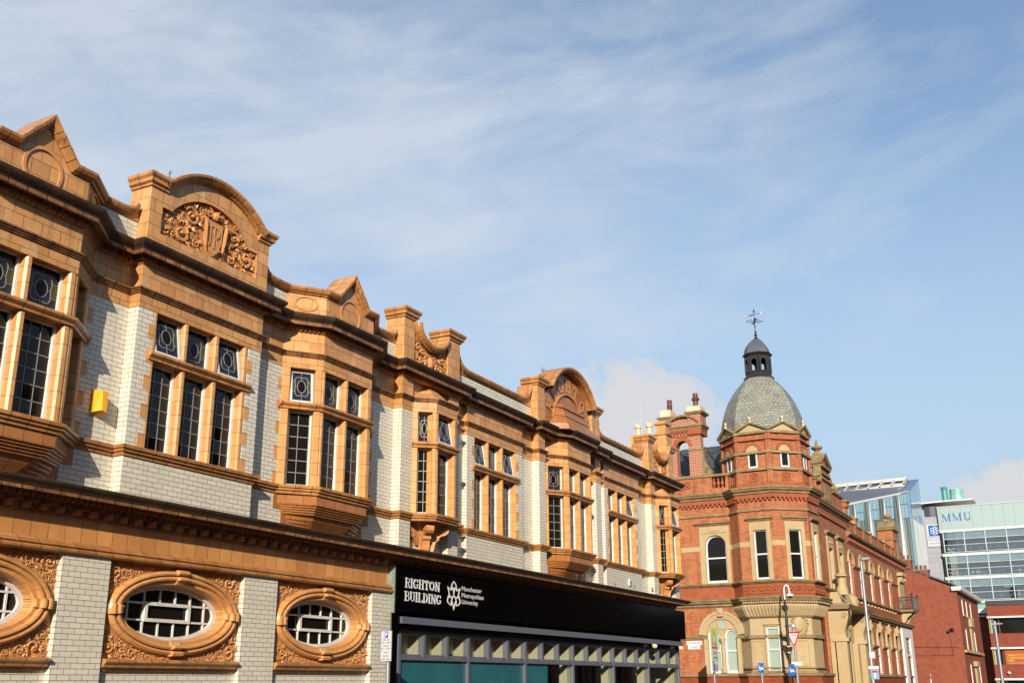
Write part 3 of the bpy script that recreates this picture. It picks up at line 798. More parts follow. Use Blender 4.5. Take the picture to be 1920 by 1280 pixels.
def panel_bay(p, y, lights, edges, quo, tilts):
    """a projecting brick panel with a three-light window"""
    F = FY(y)
    w = MB()
    w.box(F, p[0], edges[0], Z_SILL1 - 0.05, 7.26, y - 12.95, 0); w.box(F, edges[1], p[1], Z_SILL1 - 0.05, 7.26, y - 12.95, 0)
    w.box(F, p[0], p[1], 4.1, Z_SILL0 + 0.03, y - 12.95, 0)
    w.build('projecting_wall', 'glazed_white_brick', RIG)
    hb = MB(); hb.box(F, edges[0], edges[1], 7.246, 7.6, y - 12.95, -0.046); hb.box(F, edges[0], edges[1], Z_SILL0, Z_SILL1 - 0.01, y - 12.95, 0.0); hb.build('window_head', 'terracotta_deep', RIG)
    win = mullioned(F, RIG, edges, lights, tilts=tilts)
    for zz in QZ:
        for e, o_ in ((edges[0] + 0.015, quo[0]), (edges[1] - 0.015, quo[1])):
            q = MB(); quoins(F, e, o_, [zz], q); q.build('quoin', 'terracotta_column', win)
    t = MB(); t.sweep([(edges[0] - 0.06, y), (edges[1] + 0.06, y)], TR_PROF); t.build('transom_moulding', 'terracotta_moulding', win)


panel_bay(BP, W1, [(11.62, 12.215), (12.33, 12.925), (13.045, 13.64)], (11.555, 13.755), (11.45, 13.86), (0, 2))
panel_bay(EP, W2, [(21.90, 22.50), (22.62, 23.23), (23.35, 23.96)], (21.84, 24.06), (21.75, 24.15), (0, 2))
panel_bay(GP, W2, [(30.03, 30.63), (30.76, 31.36), (31.49, 32.09)], (29.96, 32.20), (29.87, 32.29), (2,))


def canted_bay(c, hf, hw, ctilt):
    pl = bay(c, hf, hw)
    fl = 2 * hf; cl = math.hypot(hw - hf, W0 - WB)
    w = mullioned(FP(pl[1], pl[2]), RIG, (0, fl), [(0.105, 0.715), (0.83, 1.44)] if fl > 1.55 else [(0.10, 0.69), (0.81, 1.42)], 'bay_window')
    for i, (p, q, l) in enumerate(((pl[0], pl[1], (0.175, 0.645)), (pl[2], pl[3], (cl - 0.645, cl - 0.175)))):
        F = FP(p, q)
        for z0, z1 in ((Z_SILL1, Z_TR0 - 0.002), (Z_TR1 + 0.002, 7.245)):
            st = MB(); post(st, F, 0, l[0], z0, z1, 0.23, 0.02); post(st, F, l[1], cl, z0, z1, 0.23, 0.02); st.build('jamb', 'terracotta_column', w)
        tr = MB(); tr.box(F, 0.01, cl - 0.01, Z_TR0, Z_TR1, -0.23, -0.005); tr.build('transom', 'terracotta_moulding', w)
        light(F, l[0], l[1], Z_SILL1, Z_TR0, False, w, cols=2, rows=6)
        light(F, l[0], l[1], Z_TR1, 7.245, True, w, tilt=R(8) if (ctilt and i == 0) else 0)
    tm = MB(); tm.sweep([(pl[0][0] - 0.05, W0)] + pl + [(pl[3][0] + 0.05, W0)], TR_PROF); tm.build('transom_moulding', 'terracotta_moulding', w)
    ins = MB(); ins.plan([(pl[0][0] + 0.08, W0 - 0.005), (pl[1][0] + 0.05, WB + 0.045), (pl[2][0] - 0.05, WB + 0.045), (pl[3][0] - 0.08, W0 - 0.005)], 7.248, 7.40)
    ins.plan([(pl[0][0] + 0.02, W0 - 0.005), (pl[1][0] + 0.01, WB + 0.012), (pl[2][0] - 0.01, WB + 0.012), (pl[3][0] - 0.02, W0 - 0.005)], Z_SILL0, Z_SILL1 - 0.003)
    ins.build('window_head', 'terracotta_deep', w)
    q = MB(); FW = FY(W0)
    for k, (z0, z1) in enumerate(((6.80, 7.03), (6.43, 6.60), (5.972, 6.20), (5.515, 5.743), (5.055, 5.284))):
        for x_ in (pl[0][0] - 0.09, pl[3][0] - 0.02):
            q = MB(); q.box(FW, x_, x_ + 0.11, z0, z1, -0.05, 0.004); q.build('quoin', 'terracotta_column', w)
    # moulded corbel below the window
    cb = MB(); rings = []
    def ring(z, k1, k2, k3):
        rings.append([(c - hw + k1, W0 + 0.03, z), (c - hf + k2, WB + k3, z), (c + hf - k2, WB + k3, z), (c + hw - k1, W0 + 0.03, z)])
    ring(4.885, 0.02, 0.01, 0.012); ring(4.735, 0.02, 0.01, 0.012)
    for k in range(5):
        z = 4.73 - k * 0.038; i1 = 0.02 + k * 0.03; i2 = i1 + 0.026
        ring(z, i1, 0.01 + k * 0.026, 0.0 + k * 0.035); ring(z - 0.027, i1 + 0.004, 0.012 + k * 0.026, 0.004 + k * 0.035); ring(z - 0.030, i2, 0.03 + k * 0.026, 0.024 + k * 0.035)
    ring(4.53, 0.20, 0.19, 0.20)
    for z, d in ((4.47, 0.235), (4.41, 0.29), (4.35, 0.345), (4.29, 0.39), (4.16, 0.43)): ring(z, 0.21 + (d - 0.2) * 0.3, 0.18 + (d - 0.2) * 0.9, d)
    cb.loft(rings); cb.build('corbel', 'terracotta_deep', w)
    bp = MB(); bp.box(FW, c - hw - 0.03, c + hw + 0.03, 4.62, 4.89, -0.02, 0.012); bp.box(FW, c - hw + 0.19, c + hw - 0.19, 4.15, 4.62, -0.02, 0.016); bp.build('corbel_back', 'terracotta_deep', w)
    return w


canted_bay(CA, 0.785, 1.42, False)
canted_bay(CC, 0.785, 1.42, True)
canted_bay(CF, 0.77, 1.40, False)

# piers beside the little oriels and the arched gable
for a, b in ((DP[0], 19.02), (20.55, DP[1]), (25.13, 25.51), (28.85, 29.23), (HP[0], 33.79), (35.31, HP[1])):
    pw = MB(); pw.wbox(a, b, W1, W0 + 0.02, 4.1, 7.255)
    pw.build('brick_pier', 'glazed_white_brick', RIG)


def oriel_window(p):
    pl = oriel(*p); mx = (p[0] + p[1]) / 2
    fl = 0.86; cl = math.hypot(pl[1][0] - pl[0][0], pl[1][1] - pl[0][1])
    w = mullioned(FP(pl[1], pl[2]), RIG, (0, fl), [(0.12, 0.74)], 'oriel_window', tilts=(0,), cols=2)
    for i, (a, b, l) in enumerate(((pl[0], pl[1], (0.13, 0.44)), (pl[2], pl[3], (cl - 0.44, cl - 0.13)))):
        F = FP(a, b)
        for z0, z1 in ((Z_SILL1, Z_TR0 - 0.002), (Z_TR1 + 0.002, 7.245)):
            st = MB(); post(st, F, 0, l[0], z0, z1, 0.2, 0.015); post(st, F, l[1], cl, z0, z1, 0.2, 0.015); st.build('jamb', 'terracotta_column', w)
        tr = MB(); tr.box(F, 0.01, cl - 0.01, Z_TR0, Z_TR1, -0.2, -0.005); tr.build('transom', 'terracotta_moulding', w)
        light(F, l[0], l[1], Z_SILL1, Z_TR0, False, w, cols=2, rows=6, depth=0.19)
        light(F, l[0], l[1], Z_TR1, 7.245, True, w, depth=0.19)
    tm = MB(); tm.sweep(pl, TR_PROF); tm.build('transom_moulding', 'terracotta_moulding', w)
    ins = MB()
    q = [(pl[0][0] + 0.03, W0 - 0.006), (pl[0][0] + 0.03, W1 + 0.02), (pl[1][0] + 0.02, 12.16), (pl[2][0] - 0.02, 12.16), (pl[3][0] - 0.03, W1 + 0.02), (pl[3][0] - 0.03, W0 - 0.006)]
    ins.plan(q, 7.248, 7.40); ins.plan(q, Z_SILL0 - 0.03, Z_SILL1 - 0.003); ins.build('window_head', 'terracotta_deep', w)
    # swept stone roof
    rf = MB(); rings = []
    for z, k in ((Z_STR1 - 0.006, 1.06), (7.59, 0.98), (7.64, 0.80), (7.71, 0.62), (7.80, 0.45), (7.90, 0.27), (7.985, 0.10)):
        rings.append([(mx + (x - mx) * k, W2 + 0.02 - (W2 - y) * k if y < W2 else y, z) for x, y in [(pl[0][0], W2 + 0.02)] + [(pl[0][0], W1)] + pl[1:3] + [(pl[3][0], W1), (pl[3][0], W2 + 0.02)]])
    rf.loft(rings); rf.build('swept_roof', 'terracotta_block', w)
    # bracket: stem with two splayed scrolled consoles
    br = MB()
    br.loft([[(mx - w0, W0 + 0.02, z), (mx - w0, W0 - d * 0.4, z), (mx, W0 - d, z), (mx + w0, W0 - d * 0.4, z), (mx + w0, W0 + 0.02, z)] for z, w0, d in ((4.14, 0.17, 0.16), (4.45, 0.18, 0.20), (4.62, 0.24, 0.30), (4.75, 0.32, 0.40), (4.87, 0.40, 0.48))])
    prof = [(0.02, 4.87), (0.50, 4.87), (0.555, 4.84), (0.575, 4.78), (0.56, 4.72), (0.50, 4.67), (0.42, 4.655), (0.37, 4.62), (0.355, 4.56), (0.30, 4.53), (0.27, 4.45), (0.255, 4.36), (0.20, 4.28), (0.20, 4.14), (0.02, 4.14)]
    for ang in (-135 + 6, -45 - 6):
        d = Vector((math.cos(R(ang)), math.sin(R(ang)), 0)); n = Vector((-d.y, d.x, 0))
        F = Fr((mx, W0 - 0.02, 0), d, n); br.prism(F, prof, -0.085, 0.085)
        for s in (-1, 1):
            scroll(br, Fr((mx, W0 - 0.02, 0), d, n * s), 0.46, 4.765, 0.085, 0.085, 0.3, 1, 0.016, 1.3)
            scroll(br, Fr((mx, W0 - 0.02, 0), d, n * s), 0.29, 4.58, 0.085, 0.055, 2.5, -1, 0.012, 1.2)
    for s in (-1, 1):   # scrolled consoles laid against the wall
        F = FY(W0)
        br.prism(F, [(mx + s * 0.28, 4.86), (mx + s * 0.74, 4.86), (mx + s * 0.76, 4.78), (mx + s * 0.74, 4.66), (mx + s * 0.60, 4.62), (mx + s * 0.42, 4.56), (mx + s * 0.28, 4.44)], -0.02, 0.10)
        scroll(br, F, mx + s * 0.62, 4.75, 0.10, 0.10, 0, s, 0.02, 1.4); scroll(br, F, mx + s * 0.42, 4.65, 0.10, 0.06, 1, -s, 0.014, 1.3)
    br.build('bracket', 'terracotta_carved', w)


oriel_window(DP)
oriel_window(HP)

# ---- parapets, pedestals and gables
COP = [(0.0, -0.30), (0.0, 0.03), (0.025, 0.05), (0.04, 0.085), (0.085, 0.115), (0.125, 0.12), (0.14, 0.07), (0.14, -0.30)]
CAP = [(-0.05, 9.295), (0.03, 9.30), (0.035, 9.335), (0.075, 9.36), (0.08, 9.415), (0.115, 9.455), (0.12, 9.505), (0.06, 9.525), (-0.05, 9.53)]


def capped(mb, x0, x1, y0, y1, wrap=True, prof=CAP):
    mb.sweep([(x0, y0), (x1, y0), (x1, y1), (x0, y1)][::1] if False else [(x0, y1), (x0, y0), (x1, y0), (x1, y1)], prof)
    mb.wbox(x0 + 0.02, x1 - 0.02, y0 + 0.02, y1, prof[-1][1] - 0.05, prof[-1][1] + 0.004)


FW = FY(W0)


def jointed(F, path, prof, name, mt, parent, piece=0.31):
    """coping laid in short blocks with open dark joints over a slightly smaller core"""
    core = MB(); cu = sum(u for u, o in prof) / len(prof); co = sum(o for u, o in prof) / len(prof)
    core.coping(F, path, [(u + (0.008 if u < cu else -0.008), o + (0.008 if o < co else -0.008)) for u, o in prof])
    L = [0.0]
    for i in range(1, len(path)): L.append(L[-1] + math.hypot(path[i][0] - path[i - 1][0], path[i][1] - path[i - 1][1]))
    n = max(1, round(L[-1] / piece))
    if len(path) == 5 and n % 2 == 0: n += 1
    blk_ = MB()
    def at(s):
        for i in range(1, len(path)):
            if s <= L[i] + 1e-9:
                t = (s - L[i - 1]) / max(1e-9, L[i] - L[i - 1]); return (path[i - 1][0] + (path[i][0] - path[i - 1][0]) * t, path[i - 1][1] + (path[i][1] - path[i - 1][1]) * t)
        return path[-1]
    for k in range(n):
        s0, s1 = L[-1] * k / n + (0.006 if k else 0), L[-1] * (k + 1) / n - (0.006 if k < n - 1 else 0)
        pts = [at(s0)] + [path[i] for i in range(len(path)) if s0 + 0.01 < L[i] < s1 - 0.01] + [at(s1)]
        blk_.coping(F, pts, prof)
    o = blk_.build(name, mt, parent); core.build('coping_joint', 'joint_dark', o if o.parent and o.parent.type == 'EMPTY' else parent)
    return o


def parapet(x0, x1, left, right):
    """white parapet with a coping that sweeps up against the pedestals"""
    pp = MB(); cpm = MB(); fill = MB()
    pp.wbox(x0, x1, W0, W0 + 0.28, 8.05, 8.705)
    path = []
    if left == 'big': path += [(x0 + 0.02, 9.25), (x0 + 0.05, 9.10), (x0 + 0.13, 8.94), (x0 + 0.26, 8.82), (x0 + 0.45, 8.735), (x0 + 0.65, 8.712)]
    elif left == 'small': path += [(x0 + 0.03, 8.90), (x0 + 0.11, 8.79), (x0 + 0.25, 8.725), (x0 + 0.4, 8.71)]
    else: path += [(x0 - 0.02, 8.71)]
    if right == 'big': path += [(x1 - 0.65, 8.712), (x1 - 0.45, 8.735), (x1 - 0.26, 8.82), (x1 - 0.13, 8.94), (x1 - 0.05, 9.10), (x1 - 0.02, 9.25)]
    elif right == 'small': path += [(x1 - 0.4, 8.71), (x1 - 0.25, 8.725), (x1 - 0.11, 8.79), (x1 - 0.03, 8.90)]
    else: path += [(x1 + 0.02, 8.71)]
    path.sort()
    for i in range(len(path) - 1):
        if max(path[i][1], path[i + 1][1]) > 8.716:
            fill.prism(FW, [(path[i][0], 8.70), (path[i + 1][0], 8.70), (path[i + 1][0], path[i + 1][1] + 0.01), (path[i][0], path[i][1] + 0.01)], -0.27, -0.012 + 0.03)
    po = pp.build('parapet', 'glazed_white_brick', RIG)
    jointed(FW, path, COP, 'coping', 'terracotta_moulding', po)
    if fill.v: fill.build('coping_infill', 'terracotta_carved', po)


parapet(X0, CA - 1.42, None, None)
parapet(CA + 1.42, BP[0], None, 'small'); parapet(BP[1], CC - 1.42, 'small', None); parapet(CC + 1.42, DP[0], None, 'small')
parapet(DP[1], 25.08, 'big', 'big'); parapet(29.20, HP[0], 'big', 'big')


def triangular_gable(c):
    hf, hw = 0.785, 1.42
    F = FY(WB)
    gm = MB()
    pl = bay(c, hf, hw)
    gm.sweep(pl, [(-0.30, 8.1), (0.0, 8.1), (0.0, 8.715), (-0.30, 8.715)])
    gm.prism(F, [(c - 0.45, 8.70), (c + 0.45, 8.70), (c, 9.21)], -0.42, -0.003)
    ga = gm.build('triangular_gable', 'terracotta_block', RIG)
    k = MB()
    prof = [(o, z) for z, o in COP]
    plan_prof = [(o, 8.71 + u) for u, o in COP]
    k.sweep([pl[0], pl[1], (c - 0.50, WB)], plan_prof); k.sweep([(c + 0.50, WB), pl[2], pl[3]], plan_prof)
    deep = [(u, -0.45 if o == -0.30 else o) for u, o in COP]
    jointed(F, [(c - 0.499, 8.71), (c - 0.44, 8.71), (c, 9.215), (c + 0.44, 8.71), (c + 0.499, 8.71)], deep, 'gable_coping', 'terracotta_moulding', ga, 0.235)
    k.build('gable_coping', 'terracotta_moulding', ga)
    r = MB()
    r.ring(F, arc(c - 0.02, 8.56, 0.335, 0.335, 0, 350, 35), arc(c - 0.02, 8.56, 0.285, 0.285, 0, 350, 35), (c - 0.02, 8.56), -0.01, 0.022)
    for p, q in ((pl[0], pl[1]), (pl[2], pl[3])):
        G = FP(p, q); r.ring(G, arc(0.39, 8.53, 0.235, 0.15, 0, 350, 28), arc(0.39, 8.53, 0.20, 0.118, 0, 350, 28), (0.39, 8.53), -0.01, 0.02)
    r.build('roundel', 'terracotta_carved', ga)


triangular_gable(CA)
triangular_gable(CC)

# wide segmental gable with the carved shield
F = FY(12.50)
PX, PZ, PR = 12.66, 8.275, 1.545
gb = MB()
outer = [(11.21, 8.15), (14.08, 8.15), (14.08, 9.34)] + arc(PX, PZ, PR, PR, 44, 136, 22) + [(11.21, 9.34)]
panel = [(11.48, 8.56), (13.78, 8.56), (13.78, 9.03), (13.58, 9.03)] + arc(12.63, 8.32, 1.18, 1.18, 37, 143, 18) + [(11.68, 9.03), (11.48, 9.03)]
gb.ring(F, outer, panel, (12.63, 8.85), -0.45, 0.0)
seg = gb.build('segmental_gable', 'terracotta_block', RIG)
bkp = MB(); bkp.box(F, 11.3, 14.0, 8.3, 9.6, -0.40, -0.085)
sdp = poly_sd(panel)
SH = (12.68, 8.93)


def sd_pan(a, b):
    return min(sdp(a, b), math.hypot((a - SH[0]) / 0.30, (b - SH[1]) / 0.36) * 0.30 - 0.30)


carve(bkp, F, (11.48, 13.78, 8.56, 9.52), sd_pan, -0.085, random.Random(5), 0.185, 0.03, 2600)
# shield with curled sides and a monogram
bkp.prism(F, [(SH[0] - 0.17, 9.22), (SH[0] + 0.20, 9.22), (SH[0] + 0.19, 8.86), (SH[0] + 0.10, 8.68), (SH[0] + 0.01, 8.60), (SH[0] - 0.09, 8.68), (SH[0] - 0.17, 8.86)], -0.09, -0.01)
for s in (-1, 1):
    bkp.tube([F(SH[0] + s * 0.20 + 0.01, 8.72, 0.0), F(SH[0] + s * 0.225 + 0.01, 8.90, 0.012), F(SH[0] + s * 0.24 + 0.01, 9.10, 0.02), F(SH[0] + s * 0.26 + 0.01, 9.20, 0.02)], [0.02, 0.032, 0.036, 0.03], 6)
    scroll(bkp, F, SH[0] + s * 0.30, 9.20, -0.005, 0.075, 0 if s > 0 else PI, s, 0.022, 1.3)
    scroll(bkp, F, SH[0] + s * 0.13, 9.36, -0.04, 0.09, PI / 2, s, 0.022, 1.2)
bkp.blob(F, SH[0] + 0.01, 9.33, -0.01, 0.07, 0.09, 0.07, 0)
bkp.build('carved_panel', 'terracotta_carved', seg)
mono = MB()
strokes(mono, F, [[(SH[0] - 0.10, 9.12), (SH[0] - 0.10, 8.82), (SH[0] - 0.13, 8.76)], [(SH[0] + 0.00, 9.14), (SH[0] + 0.00, 8.74)], [(SH[0] + 0.005, 9.13)] + [(SH[0] + 0.005 + 0.11 * math.sin(PI * k / 8), 9.03 + 0.10 * math.cos(PI * k / 8)) for k in range(9)], [(SH[0] + 0.03, 8.93), (SH[0] + 0.14, 8.72)], [(SH[0] - 0.15, 9.10), (SH[0] - 0.04, 9.14)]], 0.028, 0.004)
mono.build('monogram', 'terracotta_carved', seg)
k = MB()
jointed(F, [(11.50, 9.35)] + [p for p in arc(PX, PZ, PR, PR, 133, 47, 26)] + [(13.82, 9.35)], [(u * 1.05, o * 1.3 if o > 0 else -0.45) for u, o in COP], 'arch_coping', 'terracotta_moulding', seg, 0.26)
k.sweep([(11.21, 12.95), (11.21, 12.5), (11.56, 12.5)], CAP); k.sweep([(13.76, 12.5), (14.08, 12.5), (14.08, 12.95)], CAP)
k.wbox(11.22, 11.55, 12.51, 12.95, 9.3, 9.528); k.wbox(13.77, 14.07, 12.51, 12.95, 9.3, 9.528)
k.build('gable_coping', 'terracotta_moulding', seg)


def dipped_gable(x0, x1, xa, xb, seed, tall):
    """two pedestals with a hollow curve slung between them"""
    F = FY(12.50)
    b = MB(); b.wbox(x0 + 0.01, x1 - 0.01, 12.51, 12.97, 8.10, 8.265)
    o = b.build('dipped_gable', 'terracotta_block', RIG)
    for q0, q1 in ((x0, xa), (xb, x1)): b = MB(); b.wbox(q0, q1, 12.5, 12.98, 8.12, 9.31); b.build('pedestal', 'terracotta_block', o)
    cx, hw = (xa + xb) / 2, (xb - xa) / 2
    low = arc(cx, 9.28, hw - 0.015, 0.52, 180, 360, 20)
    jointed(F, low, [(u, (o2 if o2 > 0 else -0.46)) for u, o2 in COP], 'hollow_coping', 'terracotta_moulding', o, 0.24)
    p = MB(); poly = [(xa - 0.02, 8.12), (xb + 0.02, 8.12), (xb + 0.02, 9.30)] + low[::-1] + [(xa - 0.02, 9.30)]
    for i in range(len(low) - 1): p.prism(F, [(low[i][0], 8.12), (low[i + 1][0], 8.12), (low[i + 1][0], low[i + 1][1] + 0.02), (low[i][0], low[i][1] + 0.02)], -0.44, -0.07)
    reg = poly_sd([(xa, 8.27), (xb, 8.27), (xb, 9.25)] + low[::-1] + [(xa, 9.25)])
    carve(p, F, (xa, xb, 8.25, 9.2), lambda a, bb: min(reg(a, bb), math.hypot(a - cx, bb - 8.50) - 0.13), -0.07, random.Random(seed), 0.15, 0.03, 1300)
    p.blob(F, cx, 8.50, -0.05, 0.16, 0.10, 0.09, PI / 2, 10, 6); scroll(p, F, cx - 0.14, 8.55, -0.06, 0.10, 0.5, 1, 0.02); scroll(p, F, cx + 0.14, 8.55, -0.06, 0.10, 2.5, -1, 0.02)
    p.build('carved_panel', 'terracotta_carved', o)
    cp = MB(); capped(cp, x0, xa, 12.5, 12.98)
    if not tall: capped(cp, xb, x1, 12.5, 12.98)
    else: cp.sweep([(xb + 0.10, 12.5), (x1, 12.5), (x1, 12.98)], CAP)
    cp.build('pedestal_cap', 'terracotta_moulding', o)
    return o


dipped_gable(18.59, 20.96, 19.00, 20.43, 3, False)
hg = dipped_gable(33.27, 35.72, 33.70, 35.16, 9, True)
tp = MB(); tp.wbox(35.17, 35.70, 12.52, 12.94, 9.28, 9.93); tp.wbox(35.23, 35.62, 12.56, 12.90, 9.93, 10.32)
G = FX(35.17)
tp.prism(G, [(-12.99, 9.93), (-12.46, 9.93), (-12.73, 10.10)], -0.56, 0.05)
tp.loft([[(35.17, 12.50, 10.30), (35.68, 12.50, 10.30), (35.68, 12.96, 10.30), (35.17, 12.96, 10.30)], [(35.15, 12.48, 10.36), (35.70, 12.48, 10.36), (35.70, 12.98, 10.36), (35.15, 12.98, 10.36)], [(35.30, 12.62, 10.47), (35.55, 12.62, 10.47), (35.55, 12.84, 10.47), (35.30, 12.84, 10.47)]])
tp.build('corner_pier', 'terracotta_block', hg)
chs = MB(); chs.wbox(34.85, 35.35, 13.02, 13.75, 8.0, 9.95); chs.build('chimney_stack', 'terracotta_block', RIG)
for yy in (13.55, 13.13):
    pt = MB(); pt.lathe((35.15, yy, 9.94), [(0.10, 0), (0.085, 0.06), (0.085, 0.28), (0.125, 0.31), (0.125, 0.42), (0.09, 0.43)], 12)
    for q in range(6): pt.box(Fr((35.15, yy, 0), (math.cos(q * PI / 3), math.sin(q * PI / 3), 0), (-math.sin(q * PI / 3), math.cos(q * PI / 3), 0)), 0.07, 0.125, 10.36, 10.40, -0.03, 0.03)
    pt.build('chimney_pot', 'cream_stone', RIG)
rod = MB(); rod.tube([(35.1, 13.4, 9.9), (35.1, 13.4, 11.0)], 0.004, 5); rod.build('lightning_rod', 'galvanised', RIG)

# arched gable with raised lettering
F = FY(12.50)
FXc, FZc, FR = 27.08, 8.48, 1.60
ab = MB()
ab.wbox(25.07, 29.20, 12.51, 12.97, 8.10, 8.265)
arch_o = ab.build('arched_gable', 'terracotta_block', RIG)
for q0, q1 in ((25.06, 25.48), (28.67, 29.21)): ab = MB(); ab.wbox(q0, q1, 12.5, 12.98, 8.12, 9.31); ab.build('pedestal', 'terracotta_block', arch_o)
tym = MB()
tym.prism(F, [(25.46, 8.12), (28.69, 8.12), (28.69, 8.80)] + arc(FXc, FZc, FR, FR, 4, 176, 40) + [(25.46, 8.80)], -0.44, -0.06)
rng2 = random.Random(21)
for s in (-1, 1):
    reg = poly_sd([(FXc + s * 1.02, 8.25), (FXc + s * 1.57, 8.25), (FXc + s * 1.57, 8.62), (FXc + s * 1.30, 8.60)])
    carve(tym, F, (FXc - 1.6, FXc + 1.6, 8.2, 8.7), reg, -0.06, rng2, 0.11, 0.03, 1500)
tym.build('tympanum', 'terracotta_deep', arch_o)
rb = MB()
rb.coping(F, arc(FXc, 8.42, 1.02, 1.02, 168, 12, 24), [(0.0, -0.08), (0.0, -0.005), (0.05, -0.005), (0.05, -0.08)])
rb.build('letter_band', 'terracotta_carved', arch_o)
jointed(F, arc(FXc, FZc, FR, FR, 180 - 31, 31, 30), [(u * 1.05, (o + 0.10 if o > 0 else -0.46)) for u, o in COP], 'arch_coping', 'terracotta_moulding', arch_o, 0.27)
cp = MB(); capped(cp, 25.06, 25.48, 12.5, 12.98); capped(cp, 28.67, 29.21, 12.5, 12.98); cp.build('pedestal_cap', 'terracotta_moulding', arch_o)
hd = MB(); rings = []
for z, hw, y in ((8.20, 1.36, 11.98), (8.36, 1.34, 12.02), (8.40, 1.30, 12.06), (8.50, 1.20, 12.15), (8.63, 1.06, 12.24), (8.65, 1.09, 12.22), (8.68, 1.08, 12.23), (8.70, 1.03, 12.27), (8.80, 0.97, 12.32), (8.90, 0.93, 12.35), (8.91, 0.98, 12.31), (8.98, 0.98, 12.31), (9.0, 0.92, 12.36)):
    rings.append([(27.0 - hw - (0.0), 12.46, z), (27.0 - hw + 0.28, y, z), (27.0 + hw - 0.28, y, z), (27.0 + hw, 12.46, z)])
hd.loft(rings); hd.build('splayed_hood', 'terracotta_deep', arch_o)


# slab-serif letters drawn as strokes in a unit box
def letter(ch):
    A = lambda cx, cy, rx, ry, t0, t1, n=8: arc(cx, cy, rx, ry, t0, t1, n)
    sf = lambda x, y, l=0.13: [(x - l, y), (x + l, y)]
    t, b = 0.955, 0.045
    if ch == 'R': return 0.66, [[(0.17, 0), (0.17, 1)]], [[(0.02, t), (0.38, t)] + A(0.38, 0.745, 0.19, 0.21, 90, -90) + [(0.17, 0.535)], [(0.36, 0.53), (0.56, 0.03)], sf(0.17, b, .15), sf(0.56, b, .08)]
    if ch == 'I': return 0.30, [[(0.15, 0), (0.15, 1)]], [sf(0.15, t, .14), sf(0.15, b, .14)]
    if ch == 'G': return 0.66, [A(0.34, 0.5, 0.26, 0.42, 100, 260, 10)], [A(0.34, 0.5, 0.24, 0.455, 110, 35, 6), A(0.34, 0.5, 0.24, 0.455, 250, 330, 6), [(0.36, 0.42), (0.64, 0.42)], [(0.55, 0.42), (0.55, 0.12)], [(0.55, 0.70), (0.55, 0.95)]]
    if ch == 'H': return 0.72, [[(0.16, 0), (0.16, 1)], [(0.56, 0), (0.56, 1)]], [[(0.16, 0.5), (0.56, 0.5)], sf(0.16, t), sf(0.16, b), sf(0.56, t), sf(0.56, b)]
    if ch == 'T': return 0.62, [[(0.31, 0), (0.31, 1)]], [[(0.02, t), (0.60, t)], [(0.05, t), (0.05, 0.74)], [(0.57, t), (0.57, 0.74)], sf(0.31, b)]
    if ch == 'O': return 0.70, [A(0.35, 0.5, 0.27, 0.40, 120, 240, 9), A(0.35, 0.5, 0.27, 0.40, 60, -60, 9)], [A(0.35, 0.5, 0.24, 0.455, 125, 55, 6), A(0.35, 0.5, 0.24, 0.455, 235, 305, 6)]
    if ch == 'N': return 0.70, [[(0.13, 0.97), (0.56, 0.03)]], [[(0.14, 0), (0.14, 1)], [(0.56, 0), (0.56, 1)], sf(0.12, t, .1), sf(0.14, b, .12), sf(0.56, t, .12)]
    if ch == 'B': return 0.64, [[(0.17, 0), (0.17, 1)]], [[(0.02, t), (0.36, t)] + A(0.36, 0.75, 0.17, 0.205, 90, -90) + [(0.17, 0.545)], [(0.17, 0.52), (0.38, 0.52)] + A(0.38, 0.283, 0.20, 0.238, 90, -90) + [(0.02, b)]]
    if ch == 'U': return 0.68, [[(0.15, 1), (0.15, 0.3)]], [[(0.15, 0.3)] + A(0.34, 0.30, 0.19, 0.255, 180, 360, 10) + [(0.53, 1)], sf(0.15, t), sf(0.53, t, .11)]
    if ch == 'L': return 0.58, [[(0.17, 0), (0.17, 1)]], [sf(0.17, t), [(0.03, b), (0.56, b)], [(0.53, b), (0.53, 0.27)]]
    if ch == 'D': return 0.68, [[(0.17, 0), (0.17, 1)], A(0.32, 0.5, 0.26, 0.40, 60, -60, 9)], [[(0.02, t), (0.32, t)] + A(0.32, 0.5, 0.25, 0.455, 90, 55, 3), [(0.02, b), (0.32, b)] + A(0.32, 0.5, 0.25, 0.455, -90, -55, 3)]
    return 0.3, [], []


def slab_word(mb, F, word, a0, b0, width, height, c, thick=0.125, thin=0.07):
    adv = [letter(ch)[0] + 0.035 for ch in word]; sx = width / (sum(adv) - 0.035); x = 0
    for i, ch in enumerate(word):
        w, st, hr = letter(ch)
        m = lambda ln: [(a0 + (x + px) * sx, b0 + py * height) for px, py in ln]
        strokes(mb, F, [m(l) for l in st], thick * sx, c, 0.0005); strokes(mb, F, [m(l) for l in hr], thin * height * 1.1, c + 0.0025, 0.0005)
        x += adv[i]


rl = MB(); nL = 7
for i, ch in enumerate('RIGHTON'):
    th = R(158 - 136 * i / (nL - 1) + (3 if ch == 'I' else 0)); rad = 1.11
    d = Vector((math.cos(th), 0, math.sin(th))); tt = Vector((math.sin(th), 0, -math.cos(th)))
    LF = Fr(Vector((FXc, 12.5, 8.42)) + d * rad, tt, (0, -1, 0), d)
    w, st, hr = letter(ch); sx = 0.30 / 0.66; ox = -w * sx / 2
    strokes(rl, LF, [[(ox + px * sx, py * 0.36) for px, py in l] for l in st], 0.065, -0.025, 0.0006); strokes(rl, LF, [[(ox + px * sx, py * 0.36) for px, py in l] for l in hr], 0.042, -0.022, 0.0006)
rl.v = [(x, y, z) for x, y, z in rl.v]
rl.build('raised_lettering', 'terracotta_carved', arch_o)

